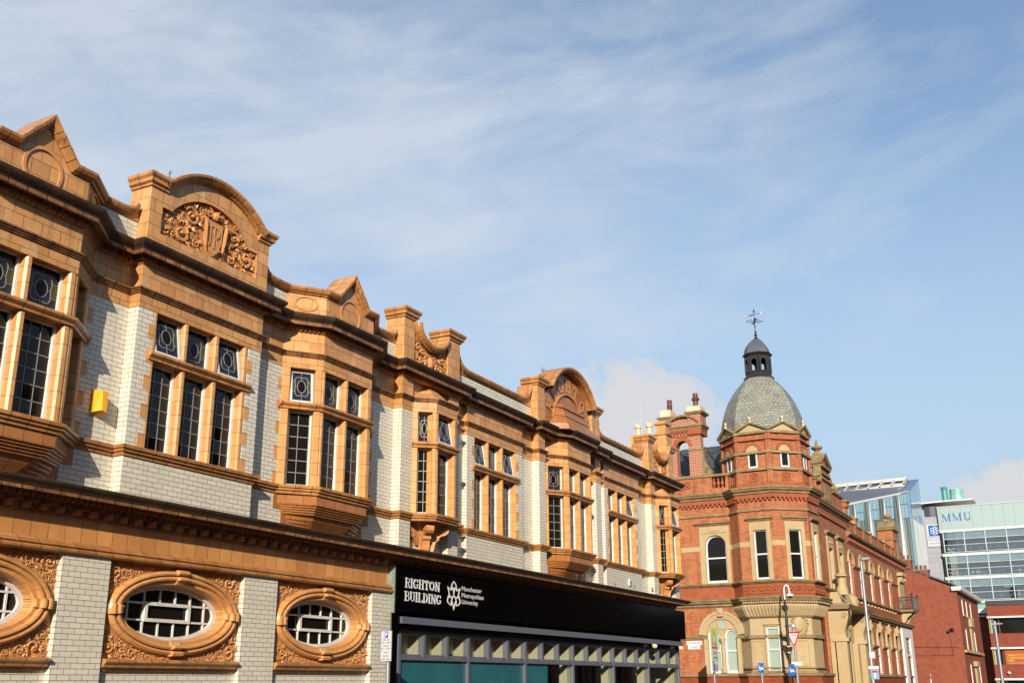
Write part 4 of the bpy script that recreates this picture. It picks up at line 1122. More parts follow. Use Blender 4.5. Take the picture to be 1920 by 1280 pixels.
# ---- first-floor cornice, frieze and ground floor
m = MB()
YFZ = 12.58
CP2 = [(X0, YFZ), (35.17, YFZ), (35.17, 14.2)]
m.sweep(CP2, [(-0.2, 3.86), (0.03, 3.86), (0.04, 3.885), (0.05, 3.975), (0.09, 3.985), (0.10, 4.04), (0.10, 4.118), (0.385, 4.118), (0.385, 4.072), (0.41, 4.072), (0.41, 4.122), (-0.2, 4.124)])
lc = m.build('lower_cornice', 'terracotta_weathered_shade', RIG)
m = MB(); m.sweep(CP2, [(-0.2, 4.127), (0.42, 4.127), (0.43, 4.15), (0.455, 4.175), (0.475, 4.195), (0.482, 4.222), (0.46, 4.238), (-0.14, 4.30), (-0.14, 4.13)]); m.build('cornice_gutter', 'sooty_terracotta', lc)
F = FY(YFZ); dn = MB()
x = 5.0
while x < 35.0: dn.box(F, x, x + 0.058, 4.048, 4.114, 0.095, 0.175); x += 0.111
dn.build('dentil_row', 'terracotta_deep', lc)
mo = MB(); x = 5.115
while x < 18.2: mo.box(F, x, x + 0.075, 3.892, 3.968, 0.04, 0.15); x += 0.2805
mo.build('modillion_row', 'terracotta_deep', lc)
fz = MB(); fz.wbox(X0, 18.36, YFZ, 12.80, 3.49, 3.90); fz.build('tile_frieze', 'terracotta_tile', RIG)
am = MB(); am.sweep([(X0, YFZ), (18.36, YFZ)], [(-0.15, 3.348), (0.12, 3.352), (0.15, 3.372), (0.155, 3.40), (0.135, 3.418), (0.10, 3.422), (0.10, 3.437), (0.125, 3.445), (0.125, 3.46), (0.10, 3.465), (0.085, 3.475), (0.085, 3.492), (0.05, 3.505), (0.02, 3.53), (-0.15, 3.53)]); am.build('architrave', 'terracotta_moulding', RIG)
gw = MB(); gw.wbox(X0, 18.36, 12.86, 13.1, 0, 4.1)
gw.build('ground_floor_wall', 'dark_interior', RIG)
for a in (2.99, 6.67, 10.35, 14.04, 17.715):
    pil = MB(); pil.wbox(a, min(a + 0.84, 18.36), 12.50, 12.75, 0, 3.36)
    pil.build('pilaster', 'glazed_white_brick', RIG)
for c in (5.25, 8.93, 12.61, 16.29):
    under = MB(); under.wbox(c - 1.43, c + 1.43, 12.60, 12.8, 0, 1.86)
    under.build('apron_wall', 'glazed_white_brick', RIG)
FO = FY(12.60)


def oval_window(c, full=True):
    zc = 2.665
    plate = MB(); a0, a1 = c - 1.425, c + 1.425
    plate.ring(FO, [(a0, 1.84), (a1, 1.84), (a1, 3.40), (a0, 3.40)], arc(c, zc, 1.24, 0.53, 0, 355, 60), (c, zc), -0.2, 0.0)
    rngc = random.Random(int(c * 10))
    e = lambda a, b: (math.hypot((a - c) / 1.36, (b - zc) / 0.635) - 1) * 0.62
    carve(plate, FO, (a0 + 0.02, a1 - 0.02, 1.97, 3.34), lambda a, b: min(e(a, b), a - a0 - 0.03, a1 - 0.03 - a, b - 1.965, 3.345 - b), 0.0, rngc, 0.15, 0.026, 6000)
    o = plate.build('spandrel_panel', 'terracotta_carved', RIG)
    # moulded oval surround, with four raised key blocks that follow its section
    n = 72
    prof = [(1.345, 0.628, -0.02), (1.345, 0.628, 0.055), (1.325, 0.612, 0.085), (1.295, 0.588, 0.105), (1.265, 0.566, 0.100), (1.25, 0.553, 0.080), (1.238, 0.543, 0.078), (1.232, 0.538, 0.098), (1.20, 0.515, 0.112), (1.165, 0.490, 0.104), (1.15, 0.478, 0.080), (1.085, 0.428, 0.052), (1.065, 0.412, 0.020), (1.052, 0.402, -0.12), (1.052, 0.402, -0.21)]
    prof = [(ra, rb_, cc - (0.03 if j in (5, 6, 10) else 0)) for j, (ra, rb_, cc) in enumerate(prof)]
    def sect(t, d=0.0): return [FO(c + (ra - (d if j < 3 else 0)) * math.cos(t), zc + (rb_ - (d if j < 3 else 0)) * math.sin(t), cc - d) for j, (ra, rb_, cc) in enumerate(prof)]
    core = MB(); core.loft([sect(2 * PI * k / n, 0.008) for k in range(n + 1)], cap=False)
    sr = MB(); NB = 26
    for k in range(NB):
        t0, t1 = 2 * PI * (k + 0.5) / NB, 2 * PI * (k + 1.5) / NB; e = 0.0035
        rings = []
        for i in range(5):
            t = t0 + e + (t1 - t0 - 2 * e) * i / 4; r_ = sect(t); r_.append(r_[-1] + FO.n * -0.02); r_.append(r_[0] + FO.n * -0.02); rings.append(r_)
        sr.loft(rings)
    so = sr.build('oval_surround', 'terracotta_glazed', RIG)
    core.build('surround_joint', 'joint_dark', so)
    for q in range(4):
        half = 4.6 if q % 2 else 7.0
        ks = MB(); rings = []
        for i in range(7):
            t = R(90 * q - half + 2 * half * i / 6); f = 1.0
            rings.append([FO(c + (ra + (0.02 if j < 3 else 0)) * math.cos(t), zc + (rb_ + (0.012 if j < 3 else 0)) * math.sin(t), max(cc, -0.19) + (0.042 + (0.035 * math.sin(j * 0.9) if q % 2 else 0.0)) * (1 if j < 12 else 0.3)) for j, (ra, rb_, cc) in enumerate(prof[:13])])
        for r_ in rings: r_.append(r_[-1] + FO.n * -0.12); r_.append(r_[0] + FO.n * -0.03)
        ks.loft(rings); ks.build('keystone', 'terracotta_column', so)
    sl = MB(); sl.sweep([(a0 + 0.05, 12.60), (a1 - 0.06, 12.60)], [(-0.05, 1.80), (0.05, 1.81), (0.06, 1.845), (0.11, 1.86), (0.115, 1.88), (0.13, 1.90), (0.165, 1.925), (0.165, 1.955), (0.13, 1.97), (-0.05, 1.98)])
    sl.build('oval_sill', 'terracotta_moulding', RIG)
    # timber window
    G = FY(12.765)
    fr = MB(); fr.ring(G, arc(c, zc, 1.05, 0.40, 0, 354, 60), arc(c, zc, 0.975, 0.350, 0, 354, 60), (c, zc), -0.03, 0.045)
    def inside(a): return 0.355 * math.sqrt(max(0, 1 - (a / 0.985) ** 2))
    for a in (-0.80, -0.48, 0.48, 0.80): h = inside(a); fr.box(G, c + a - 0.014, c + a + 0.014, zc - h, zc + h, -0.02, 0.016)
    for a in (-0.16, 0.16): h = inside(a); fr.box(G, c + a - 0.012, c + a + 0.012, zc + 0.14, zc + h, -0.02, 0.015); fr.box(G, c + a - 0.012, c + a + 0.012, zc - h, zc - 0.12, -0.02, 0.015)
    for b in (0.135, -0.115):
        l = 0.985 * math.sqrt(1 - (b / 0.355) ** 2); fr.box(G, c - l, c + l, zc + b - 0.014, zc + b + 0.014, -0.018, 0.018)
    fr.ring(G, [(c - 0.478, zc - 0.135), (c + 0.478, zc - 0.135), (c + 0.478, zc + 0.155), (c - 0.478, zc + 0.155)], [(c - 0.42, zc - 0.085), (c + 0.42, zc - 0.085), (c + 0.42, zc + 0.105), (c - 0.42, zc + 0.105)], (c, zc), -0.01, 0.04)
    w = fr.build('oval_window', 'white_paint', RIG)
    gl = MB(); gl.prism(G, arc(c, zc, 1.0, 0.37, 0, 354, 50), -0.02, -0.012); gl.build('pane', 'window_glass_dark', w)


for c in (5.25, 8.93, 12.61, 16.29): oval_window(c)

# ---- shop front
SY = 12.62; F = FY(SY)
sf = MB()
sf.wbox(18.42, 18.66, 12.55, 13.0, 0, 3.0)
sf.wbox(18.45, 35.55, 12.50, 12.75, 2.66, 3.05)
sf.wbox(18.40, 35.6, 13.0, 13.1, 2.98, 4.1)
sfo = sf.build('shopfront', 'black_panel', RIG)
fl = MB(); fl.wbox(18.365, 18.40, 12.43, 12.6, 2.97, 3.90); fl.wbox(18.365, 18.415, 12.51, 12.6, 0, 2.97); fl.build('flashing', 'green_flashing', sfo)
gs = MB(); gs.wbox(18.70, 35.58, 12.44, 12.56, 2.795, 2.915); gs.wbox(18.70, 35.58, 12.425, 12.56, 2.78, 2.80); gs.build('metal_trim', 'grey_metal', sfo)
BX = [18.85 + 0.952 * i for i in range(19)]
BX[-1] = 35.53
sx = (35.53 - 18.85) / 18
BX = [18.85 + sx * i for i in range(19)]
fm = MB()
for i, x in enumerate(BX):
    big = i % 3 == 0
    fm.box(F, x - 0.045, x + 0.045, 0.3 if big else 2.14, 2.67, -0.06, 0.035)
fm.box(F, BX[0], BX[-1], 2.60, 2.67, -0.06, 0.02); fm.box(F, BX[0], BX[-1], 2.08, 2.145, -0.06, 0.03)
for i in range(18):
    a0, a1 = BX[i] + 0.045, BX[i + 1] - 0.045
    fm.ring(F, [(a0, 2.15), (a1, 2.15), (a1, 2.60), (a0, 2.60)], [(a0 + 0.03, 2.195), (a1 - 0.03, 2.195), (a1 - 0.03, 2.575), (a0 + 0.03, 2.575)], ((a0 + a1) / 2, 2.37), -0.05, 0.015)
fmo = fm.build('window_frame', 'grey_metal', sfo)
for i in range(18):
    pn = MB(); pn.box(F, BX[i] + 0.06, BX[i + 1] - 0.06, 2.16, 2.59, -0.03, -0.024); pn.build('pane', 'clear_glass', sfo)
for i in range(6):
    a0, a1 = BX[i * 3] + 0.04, BX[i * 3 + 3] - 0.04
    pn = MB()
    if i < 2: pn.box(F, a0, a1, 0.5, 2.085, -0.04, -0.03); pn.build('pane', 'teal_film', sfo)
    elif i == 2:
        pn.box(F, a0, a0 + 1.28, 0.5, 2.085, -0.04, -0.03); pn.build('pane', 'teal_film', sfo)
        pn = MB(); pn.box(F, a0 + 1.285, a1, 0.5, 2.085, -0.04, -0.03); pn.build('pane', 'clear_glass', sfo)
    else: pn.box(F, a0, a1, 0.5, 2.085, -0.04, -0.03); pn.build('pane', 'clear_glass', sfo)
lg = MB()
strokes(lg, F, [[(23.35 + 0.0, 1.60), (23.42, 1.80), (23.52, 1.90), (23.60, 1.955), (23.68, 1.90), (23.79, 1.80), (23.87, 1.60), (23.90, 1.35)], [(23.36, 1.62), (23.33, 1.35)]], 0.022, -0.024)
lg.build('emblem', 'teal_dark', sfo)
rv = MB()
for i in range(1, 19): rv.box(F, BX[i] - 0.10, BX[i] - 0.035, 2.10, 2.66, -0.34, -0.065)
for i in (9, 12, 15): rv.box(F, BX[i] - 0.22, BX[i] - 0.035, 0.3, 2.08, -0.30, -0.065)
for a in (30.6, 33.3, 27.9): rv.lathe((a, 13.3, 0.3), [(0.17, 0), (0.17, 2.35)], 14)
rv.build('window_reveal', 'cream_board', sfo)
bb = MB()
for i, (z0, z1) in enumerate(((2.1, 2.66), (2.1, 2.66), (2.24, 2.66), (2.1, 2.66), (2.1, 2.66), (2.1, 2.66), (2.1, 2.66))): bb.box(F, BX[i] + 0.02 + 0.1, BX[i + 1] - 0.09, z0, z1, -0.36, -0.30)
for i in (15, 17): bb.box(F, BX[i] + 0.15, BX[i + 1] - 0.25, 2.1, 2.58, -0.75, -0.7)
bb.build('window_blind', 'cream_board', sfo)
inn = MB(); inn.wbox(18.5, 35.55, 13.9, 14.0, 0, 2.9); inn.wbox(18.5, 35.55, 12.8, 13.9, 2.70, 2.90); inn.wbox(35.45, 35.55, 12.9, 13.9, 0, 2.9); inn.build('room_back', 'dark_interior', sfo)

# ------------------------------------------------------------------ fascia sign
SG = thing('fascia_sign', 'long glossy black fascia sign with white lettering over the shopfront', 'sign', (27, 12.42, 3.0))
F = FY(12.42)
xs = [18.45, 20.98, 23.76, 26.55, 28.9, 31.2, 33.5, 35.85]
for i in range(7):
    p = MB(); p.box(F, xs[i] + 0.004, xs[i + 1] - 0.004, 3.0, 3.915, -0.10, 0.0); p.build('panel', 'black_panel', SG)
p = MB(); p.box(F, xs[0] + 0.02, xs[-1] - 0.02, 2.995, 3.91, -0.5, -0.105); p.build('backing', 'black_panel', SG)
w = MB(); slab_word(w, F, 'RIGHTON', 18.72, 3.49, 1.36, 0.19, 0.006); w.build('lettering', 'sign_white', SG)
w = MB(); slab_word(w, F, 'BUILDING', 18.71, 3.225, 1.42, 0.19, 0.006); w.build('lettering', 'sign_white', SG)
LG = [[(0, .60), (-.05, .565), (-.09, .52), (-.115, .46), (-.115, .41)], [(-.025, .44), (-.05, .47), (-.075, .44), (-.13, .415), (-.19, .43), (-.26, .465), (-.21, .37), (-.185, .30), (-.175, .25)], [(-.025, .44), (-.01, .38), (0, .30)], [(0, .30), (-.06, .265), (-.11, .27), (-.175, .25)],
      [(-.185, .325), (-.24, .26), (-.262, .19), (-.26, .15), (-.19, .11), (-.12, .09), (-.09, .12)], [(0, .30), (-.07, .24), (-.105, .18), (-.10, .13), (-.075, .11)], [(-.075, .17), (-.05, .12), (-.025, .08), (0, 0)]]
em = MB()
for s in (1, -1): strokes(em, F, [[(20.66 + a * s, 3.15 + b) for a, b in ln] for ln in LG], 0.027, 0.006)
em.build('emblem', 'sign_white', SG)
for t, b, wd, h in (('Manchester', 3.578, 0.90, 0.10), ('Metropolitan', 3.405, 0.99, 0.13), ('University', 3.265, 0.73, 0.125)):
    text_mesh('lettering', t, F, 20.99, b, wd, h, 0.007, 'sign_white', SG, bold=0.012)

# floodlights under the fascia
for xx, side in ((32.72, 'above the fourth glass pane from the right'), (35.15, 'at the far corner of the shopfront')):
    o = thing('floodlight', 'small cream floodlight %s' % side, 'floodlight', (xx, 12.40, 2.72), 'floodlights under the black fascia')
    b = MB(); b.lathe((xx, 12.36, 2.64), [(0.04, 0), (0.07, 0.02), (0.085, 0.06), (0.07, 0.11), (0.03, 0.13)], 10); b.build('lamp_head', 'cream_stone', o)
    b = MB(); b.tube([(xx, 12.36, 2.74), (xx, 12.46, 2.77)], 0.015, 6); b.build('arm', 'cream_stone', o)

# alarm box on the wall
AL = thing('alarm_box', 'yellow wedge-shaped alarm box on the cream brick wall', 'alarm box', (10.75, 12.68, 5.58))
b = MB()
b.loft([[(10.70, W0 - 0.0, 5.44), (10.70, 12.655, 5.455), (10.76, 12.54, 5.475), (10.84, 12.54, 5.45), (10.865, 12.655, 5.41), (10.865, W0, 5.40)][k:k + 6] for k in (0,)] + [[(10.70, W0, 5.79), (10.70, 12.655, 5.785), (10.735, 12.54, 5.765), (10.845, 12.54, 5.765), (10.865, 12.655, 5.785), (10.865, W0, 5.79)]])
b.v = b.v
ab = b.build('box_body', 'alarm_yellow', AL)
b = MB()
Lf = FP((10.70, 12.655), (10.745, 12.54), 0.001)
for q in range(3): b.box(Lf, 0.03, 0.10, 5.70 - q * 0.018, 5.706 - q * 0.018, -0.002, 0.002)
b.build('vent_slot', 'dark_interior', AL)

# small notice box low on the far end of the wall
NB = thing('notice_box', 'small white and blue box fixed low on the cream brick near the far end', 'box', (31.3, 12.6, 4.5))
b = MB(); b.box(FY(W2), 31.38, 31.52, 4.46, 4.66, -0.02, 0.05); b.build('box_body', 'pale_grey_sign', NB)
b = MB(); b.box(FY(W2), 31.40, 31.50, 4.48, 4.60, 0.05, 0.054); b.build('label_plate', 'sign_blue', NB)


# weeds rooted in the ledges
def weed(loc, h, spread, n, label, seed, cat='weed'):
    rr = random.Random(seed); o = thing('weed', label, cat, loc, 'weeds growing on the ledges')
    st, lf = MB(), MB()
    for i in range(n):
        an = rr.uniform(0, 2 * PI); sp = rr.uniform(0.1, 1) * spread; hh = h * rr.uniform(0.55, 1.0)
        pts = [Vector((loc[0] + math.cos(an) * sp * t * t, loc[1] + math.sin(an) * sp * t * t * 0.5, loc[2] - 0.03 + hh * t)) for t in (0, 0.35, 0.7, 1)]
        st.tube(pts, [0.004, 0.0035, 0.003, 0.002], 4)
        for j in range(7):
            t = rr.uniform(0.25, 1.0); p = Vector((loc[0] + math.cos(an) * sp * t * t, loc[1] + math.sin(an) * sp * t * t * 0.5, loc[2] - 0.03 + hh * t))
            d = Vector((rr.uniform(-1, 1), rr.uniform(-1, 0.4), rr.uniform(-0.3, 0.8))).normalized(); s = rr.uniform(0.02, 0.045) * (h / 0.25) ** 0.5
            sd_ = d.cross(Vector((rr.uniform(-1, 1), rr.uniform(-1, 1), rr.uniform(-1, 1)))).normalized()
            lf.add([p, p + d * s * 0.5 + sd_ * s * 0.22, p + d * s, p + d * s * 0.5 - sd_ * s * 0.22], [(0, 1, 2, 3)])
    st.build('stem', 'stem', o); lf.build('leaf', 'leaf', o)


weed((11.52, 12.47, 9.53), 0.26, 0.03, 3, 'single upright sprig on the cap beside the wide carved gable', 1)
weed((25.62, 12.62, 9.83), 0.16, 0.16, 8, 'leafy weed on the shoulder of the arched gable', 2)
weed((26.75, 12.25, 4.30), 0.16, 0.10, 6, 'weed on the lower cornice right of the far corbel', 3)
weed((27.85, 12.25, 4.30), 0.26, 0.13, 9, 'taller weed tuft on the lower cornice left of the notice box', 4)
weed((29.45, 12.25, 4.30), 0.12, 0.13, 6, 'short weed on the lower cornice below the far three-light window', 5)
weed((30.9, 12.25, 4.30), 0.20, 0.07, 5, 'weed on the lower cornice directly under the notice box', 6)
weed((32.45, 12.25, 4.30), 0.24, 0.26, 14, 'widest bushy weed on the lower cornice near its far end', 7)
weed((16.15, 12.05, 8.29), 0.09, 0.12, 6, 'low green weed on the upper cornice over the second bay window', 8)


# ------------------------------------------------------------------ the red brick corner building with the domed tower
RED = thing('red_brick_building', 'ornate red brick and sandstone corner building with a slate-domed tower', 'building', (49.3, 12.74, 0))
T = (49.3, 12.74)
YR = 11.2


def oct_pt(r, az): return (T[0] + r * math.cos(R(az)), T[1] + r * math.sin(R(az)))


def oct_ring(r): return [oct_pt(r, 19.5 + 45 * k) for k in range(8)]


def tower_path(r, end=(50.62, YR)):
    """left wall, three faces of the tower, on to the street front"""
    A0, A1 = oct_pt(r, 109.5), oct_pt(r, 154.5)
    t = (48 - A1[0]) / (A0[0] - A1[0]); yl = A1[1] + t * (A0[1] - A1[1])
    D0, D1 = oct_pt(r, 289.5), oct_pt(r, 334.5)
    t2 = (YR - D0[1]) / (D1[1] - D0[1]); xr = D0[0] + t2 * (D1[0] - D0[0])
    return [(48, 24), (48, yl), A1, oct_pt(r, 199.5), oct_pt(r, 244.5), D0, (xr, YR)], yl, xr


def blk(z0, z1, o, b=0.1): return [(-b, z0), (o, z0), (o, z1), (-b, z1)]


PT, YL, XR = tower_path(2.15)
LW = FX(48)
# left wall with its two window holes
lw = MB()
ya, yb_, yc_, yd = -24.0, -15.70, -14.34, -(YL - 0.05)
lw.box(LW, ya, yb_, 4.9, 10.72, -0.4, 0); lw.box(LW, yc_, yd, 4.9, 10.72, -0.4, 0)
lw.box(LW, yb_, yc_, 4.9, 5.88, -0.4, 0); lw.box(LW, yb_, yc_, 8.40, 9.98, -0.4, 0)
lw.box(LW, yb_, yc_, 9.98, 10.18, -0.4, 0); lw.box(LW, yb_, -14.98, 10.18, 10.72, -0.4, 0); lw.box(LW, -14.05, yc_ + 0.2, 10.18, 10.72, -0.4, 0)
lw.build('side_wall', 'red_brick', RED)
lw = MB()
lw.ring(LW, [(ya, 0), (-(YL - 0.05), 0), (-(YL - 0.05), 4.9), (ya, 4.9)], [(-15.70, 1.95), (-14.18, 1.95), (-14.18, 3.6)] + arc(-14.94, 3.63, 0.76, 0.76, 2, 178, 20) + [(-15.70, 3.6)], (-14.94, 3.0), -0.4, 0.0)
lw.build('side_wall', 'red_brick', RED)
dk = MB(); dk.box(LW, -16.2, -13.9, 0.5, 9, -0.8, -0.45); dk.build('dark_room', 'dark_interior', RED)


def sash(F, op, b0, bs, c, parent, arched=True, blind=False, fw_=0.07, name='sash_window', rail=None):
    """white sash window in an opening op=(a0,a1), from b0 to springing bs"""
    a0, a1 = op
    o = arch_poly(a0, a1, b0, bs, 12) if arched else [(a0, b0), (a1, b0), (a1, bs), (a0, bs)]
    i = arch_poly(a0 + fw_, a1 - fw_, b0 + fw_ * 1.4, bs, 12) if arched else [(a0 + fw_, b0 + fw_ * 1.4), (a1 - fw_, b0 + fw_ * 1.4), (a1 - fw_, bs - fw_), (a0 + fw_, bs - fw_)]
    cen = ((a0 + a1) / 2, (b0 + bs) / 2)
    fr = MB(); fr.ring(F, o, i, cen, c - 0.10, c)
    rz = rail if rail else (b0 + (bs + ((a1 - a0) / 2 if arched else 0))) / 2
    fr.box(F, a0 + fw_ * 0.8, a1 - fw_ * 0.8, rz - 0.03, rz + 0.03, c - 0.09, c - 0.01)
    w = fr.build(name, 'white_trim', parent)
    p = MB(); p.prism(F, i, c - 0.075, c - 0.07); p.build('pane', 'pale_blind' if blind else 'window_glass_dark', w)
    return w


# upper arched window in its stone frame
st = MB()
st.ring(LW, [(-15.72, 5.86), (-14.32, 5.86), (-14.32, 8.42), (-15.72, 8.42)], arch_poly(-15.475, -14.485, 5.90, 7.53, 20), (-14.98, 7.0), -0.22, 0.045)
st.box(LW, -15.60, -14.44, 8.12, 8.16, 0.03, 0.075); st.box(LW, -15.25, -14.75, 8.20, 8.36, 0.03, 0.07)
sto = st.build('window_surround', 'sandstone', RED)
hm = MB(); hm.sweep([(48, 15.93), (48, 14.22)], [(-0.1, 8.48), (0.05, 8.48), (0.07, 8.53), (0.15, 8.55), (0.16, 8.61), (0.02, 8.65), (-0.1, 8.65)]); hm.build('hood_mould', 'sandstone_weathered', sto)
sash(LW, (-15.475, -14.485), 5.90, 7.53, -0.08, RED, True, rail=7.0)
# lower twin-light window under a round arch
tw = MB()
AC = (-14.94, 3.63)
band = lambda r0, r1: arc(AC[0], AC[1], r1, r1, 0, 180, 24) + arc(AC[0], AC[1], r0, r0, 180, 0, 24)
tw.coping(LW, arc(AC[0], AC[1], 0.70, 0.70, 180, 0, 28), [(0.0, -0.2), (0.0, 0.02), (0.08, 0.02), (0.09, 0.05), (0.20, 0.05), (0.21, 0.09), (0.33, 0.10), (0.34, -0.02), (0.34, -0.2)])
tw.box(LW, -15.78, -15.60, 1.99, 3.46, -0.2, 0.03); tw.box(LW, -14.28, -14.10, 1.99, 3.46, -0.2, 0.03)
tw.prism(LW, [(-15.06, 4.42), (-14.82, 4.42), (-14.80, 4.79), (-15.08, 4.79)], -0.1, 0.15); tw.blob(LW, AC[0], 4.62, 0.14, 0.10, 0.12, 0.08, 0, 8, 5)
two = tw.build('arched_surround', 'sandstone', RED)
tm = MB()
for s in (-1, 1):
    e = -14.94
    big = [p for p in arc(AC[0], AC[1], 0.71, 0.71, 90, 0 if s > 0 else 180, 12)]
    outer = [(e, 1.98), (e, 4.34)] + big + [(e + s * 0.71, 1.98)]
    lt = arch_poly(*sorted((e + s * 0.085, e + s * 0.685)), 2.02, 3.58, 14)
    tm.ring(LW, outer, lt, (e + s * 0.39, 3.1), -0.24, -0.06 + (0.002 if s > 0 else 0))
tm.ring(LW, arc(AC[0], 4.09, 0.235, 0.235, 0, 350, 24), arc(AC[0], 4.09, 0.175, 0.175, 0, 350, 24), (AC[0], 4.09), -0.1, -0.02)
tm.lathe((48.06, 14.94, 2.02), [(0.13, 0), (0.13, 0.18), (0.09, 0.22), (0.075, 0.26), (0.07, 1.22), (0.085, 1.25), (0.13, 1.40), (0.14, 1.42), (0.14, 1.50)], 12)
tm.build('tracery', 'sandstone', two)
oc = MB(); oc.prism(LW, arc(AC[0], 4.09, 0.178, 0.178, 0, 350, 24), -0.07, -0.05); oc.build('oculus_pane', 'pale_blind', two)
for s in (-1, 1): sash(LW, tuple(sorted((-14.94 + s * 0.085, -14.94 + s * 0.685))), 2.02, 3.58, -0.13, RED, True, blind=True, rail=2.95)
# long horizontal members
def run(name, path, prof, mt, parent=None):
    m = MB(); m.sweep(path, prof); return m.build(name, mt, parent or RED)


P215 = tower_path(2.15)[0]; P185 = tower_path(1.86)[0]
LONG = [(P215[-1][0], YR), (77.2, YR), (77.2, 20)]
full = P215 + [(77.2, YR), (77.2, 20)]
run('sill_course', full, [(-0.1, 5.72), (0.06, 5.73), (0.09, 5.77), (0.15, 5.79), (0.16, 5.845), (0.05, 5.87), (-0.1, 5.87)], 'sandstone_weathered')
run('brick_band', full, blk(5.15, 5.725, 0.004), 'red_terracotta')
run('first_floor_cornice', full, [(-0.3, 4.83), (0.05, 4.83), (0.06, 4.86), (0.11, 4.87), (0.12, 4.97), (0.22, 4.98), (0.26, 5.06), (0.30, 5.09), (0.31, 5.14), (0.05, 5.19), (-0.3, 5.19)], 'sandstone_weathered')
dn = MB()
for i in range(2, 5):
    F = FP(P215[i], P215[i + 1]); l = math.hypot(P215[i + 1][0] - P215[i][0], P215[i + 1][1] - P215[i][1]); n = int(l / 0.105)
    for k in range(n): dn.box(F, (k + 0.2) * l / n, (k + 0.8) * l / n, 4.885, 4.96, 0.10, 0.185)
dn.build('dentil_row', 'sandstone', RED)
run('base_course', full, [(-0.1, 1.83), (0.03, 1.84), (0.10, 1.88), (0.11, 1.97), (0.04, 1.99), (-0.1, 1.99)], 'sandstone_weathered')
run('plinth', full, blk(0, 1.835, 0.02, 0.3), 'red_brick_dark')
for p, q in (((48, 24), (48, 15.72)), ((48, 14.32), (48, YL))):
    run('stone_band', [p, q], blk(7.33, 7.545, 0.006), 'sandstone')
run('stone_band', [P215[1], P215[2]], blk(7.33, 7.545, 0.006), 'sandstone')
for i, ac in ((2, 0.96), (3, 0.92), (4, 0.82)):
    F = FP(P215[i], P215[i + 1]); l_ = math.hypot(P215[i + 1][0] - P215[i][0], P215[i + 1][1] - P215[i][1])
    for a0, a1 in ((0.0, ac - 0.48), (ac + 0.48, l_)): run('stone_band', [F(a0, 0).xy[:], F(a1, 0).xy[:]], blk(7.33, 7.545, 0.006), 'sandstone')
run('string_course', P215, [(-0.1, 8.845), (0.03, 8.85), (0.07, 8.88), (0.07, 8.93), (0.03, 8.96), (-0.1, 8.96)], 'sandstone_weathered')
FRONT = [(XR, YR), (58.6, YR), (58.6, 14)]
CT = P215[:-1] + FRONT
run('corbel_course', CT, [(-0.1, 9.43), (0.12, 9.43), (0.12, 9.60), (0.16, 9.61), (0.16, 9.64), (-0.1, 9.64)], 'red_terracotta')
run('main_cornice', CT, [(-0.2, 9.62), (0.18, 9.63), (0.20, 9.70), (0.30, 9.74), (0.33, 9.80), (0.38, 9.85), (0.38, 9.90), (0.1, 9.96), (-0.2, 9.96)], 'sandstone_weathered')
cb = MB()
for i in range(len(CT) - 2):
    p, q = CT[i], CT[i + 1]
    if i == 0: p = (48, 18)
    l = math.hypot(q[0] - p[0], q[1] - p[1]); F = FP(p, q); n = max(1, int(l / 0.205))
    for k in range(n):
        a = (k + 0.5) * l / n
        cb.prism(F, [(a - 0.055, 9.45), (a + 0.055, 9.45), (a + 0.055, 9.36), (a + 0.03, 9.31), (a - 0.03, 9.31), (a - 0.055, 9.36)], -0.02, 0.115)
cb.build('corbel_row', 'red_terracotta', RED)
# impost strings on the side wall
for a0, a1 in ((-24, -15.62), (-14.26, -13.2)):
    m = MB(); m.sweep([(48, -a0), (48, -a1)], [(-0.1, 3.455), (0.04, 3.46), (0.05, 3.52), (0.09, 3.54), (0.09, 3.59), (-0.1, 3.60)]); m.build('impost', 'sandstone_weathered', RED)

# tower: stone base, fluted cove, brick storey, drum
tb = MB(); tb.plan(oct_ring(1.86), 0, 4.32); tb.build('tower_base', 'sandstone', RED)
for z0, z1, o in ((3.43, 3.50, 0.07), (3.50, 3.57, 0.12), (2.18, 2.24, 0.06), (1.99, 2.10, 0.08)):
    m = MB(); m.sweep(oct_ring(1.86)[::-1], blk(z0, z1, o), True); m.build('base_moulding', 'sandstone_weathered', RED)
cv = MB()
rr_ = oct_ring(1.0)[::-1]
rings = []
NSEG = 264
def octr(r, k, n=NSEG):
    f = k / n * 8; i = int(f) % 8; t = f - int(f)
    p, q = rr_[i], rr_[(i + 1) % 8]
    x, y = p[0] + (q[0] - p[0]) * t - T[0], p[1] + (q[1] - p[1]) * t - T[1]
    return (T[0] + x * r, T[1] + y * r)
for z, r, g_ in ((4.27, 1.88, 0), (4.31, 1.97, 0), (4.33, 2.00, 0), (4.37, 2.02, 1), (4.45, 2.07, 1), (4.55, 2.13, 1), (4.66, 2.20, 1), (4.76, 2.24, 1), (4.80, 2.25, 0), (4.84, 2.25, 0)):
    rings.append([(*octr(r + (0.0 if (k % 3 == 0) and g_ else (0.04 if g_ else 0.0)), k), z) for k in range(NSEG)])
cv.loft(rings); cv.build('fluted_cove', 'sandstone', RED)
rs = MB()
for i in range(2, 5):
    F = FP(P215[i], P215[i + 1]); l = math.hypot(P215[i + 1][0] - P215[i][0], P215[i + 1][1] - P215[i][1])
    for k in range(5 if i < 4 else 6):
        a = (k + 0.5) * l / (5 if i < 4 else 6)
        rs.ring(F, [(a - 0.14, 5.29), (a + 0.14, 5.29), (a + 0.14, 5.63), (a - 0.14, 5.63)], arc(a, 5.46, 0.115, 0.13, 0, 340, 18), (a, 5.46), 0.0, 0.05)
        rs.blob(F, a, 5.46, 0.02, 0.075, 0.075, 0.06, 0, 8, 5)
rs.build('rosette_frieze', 'red_terracotta', RED)
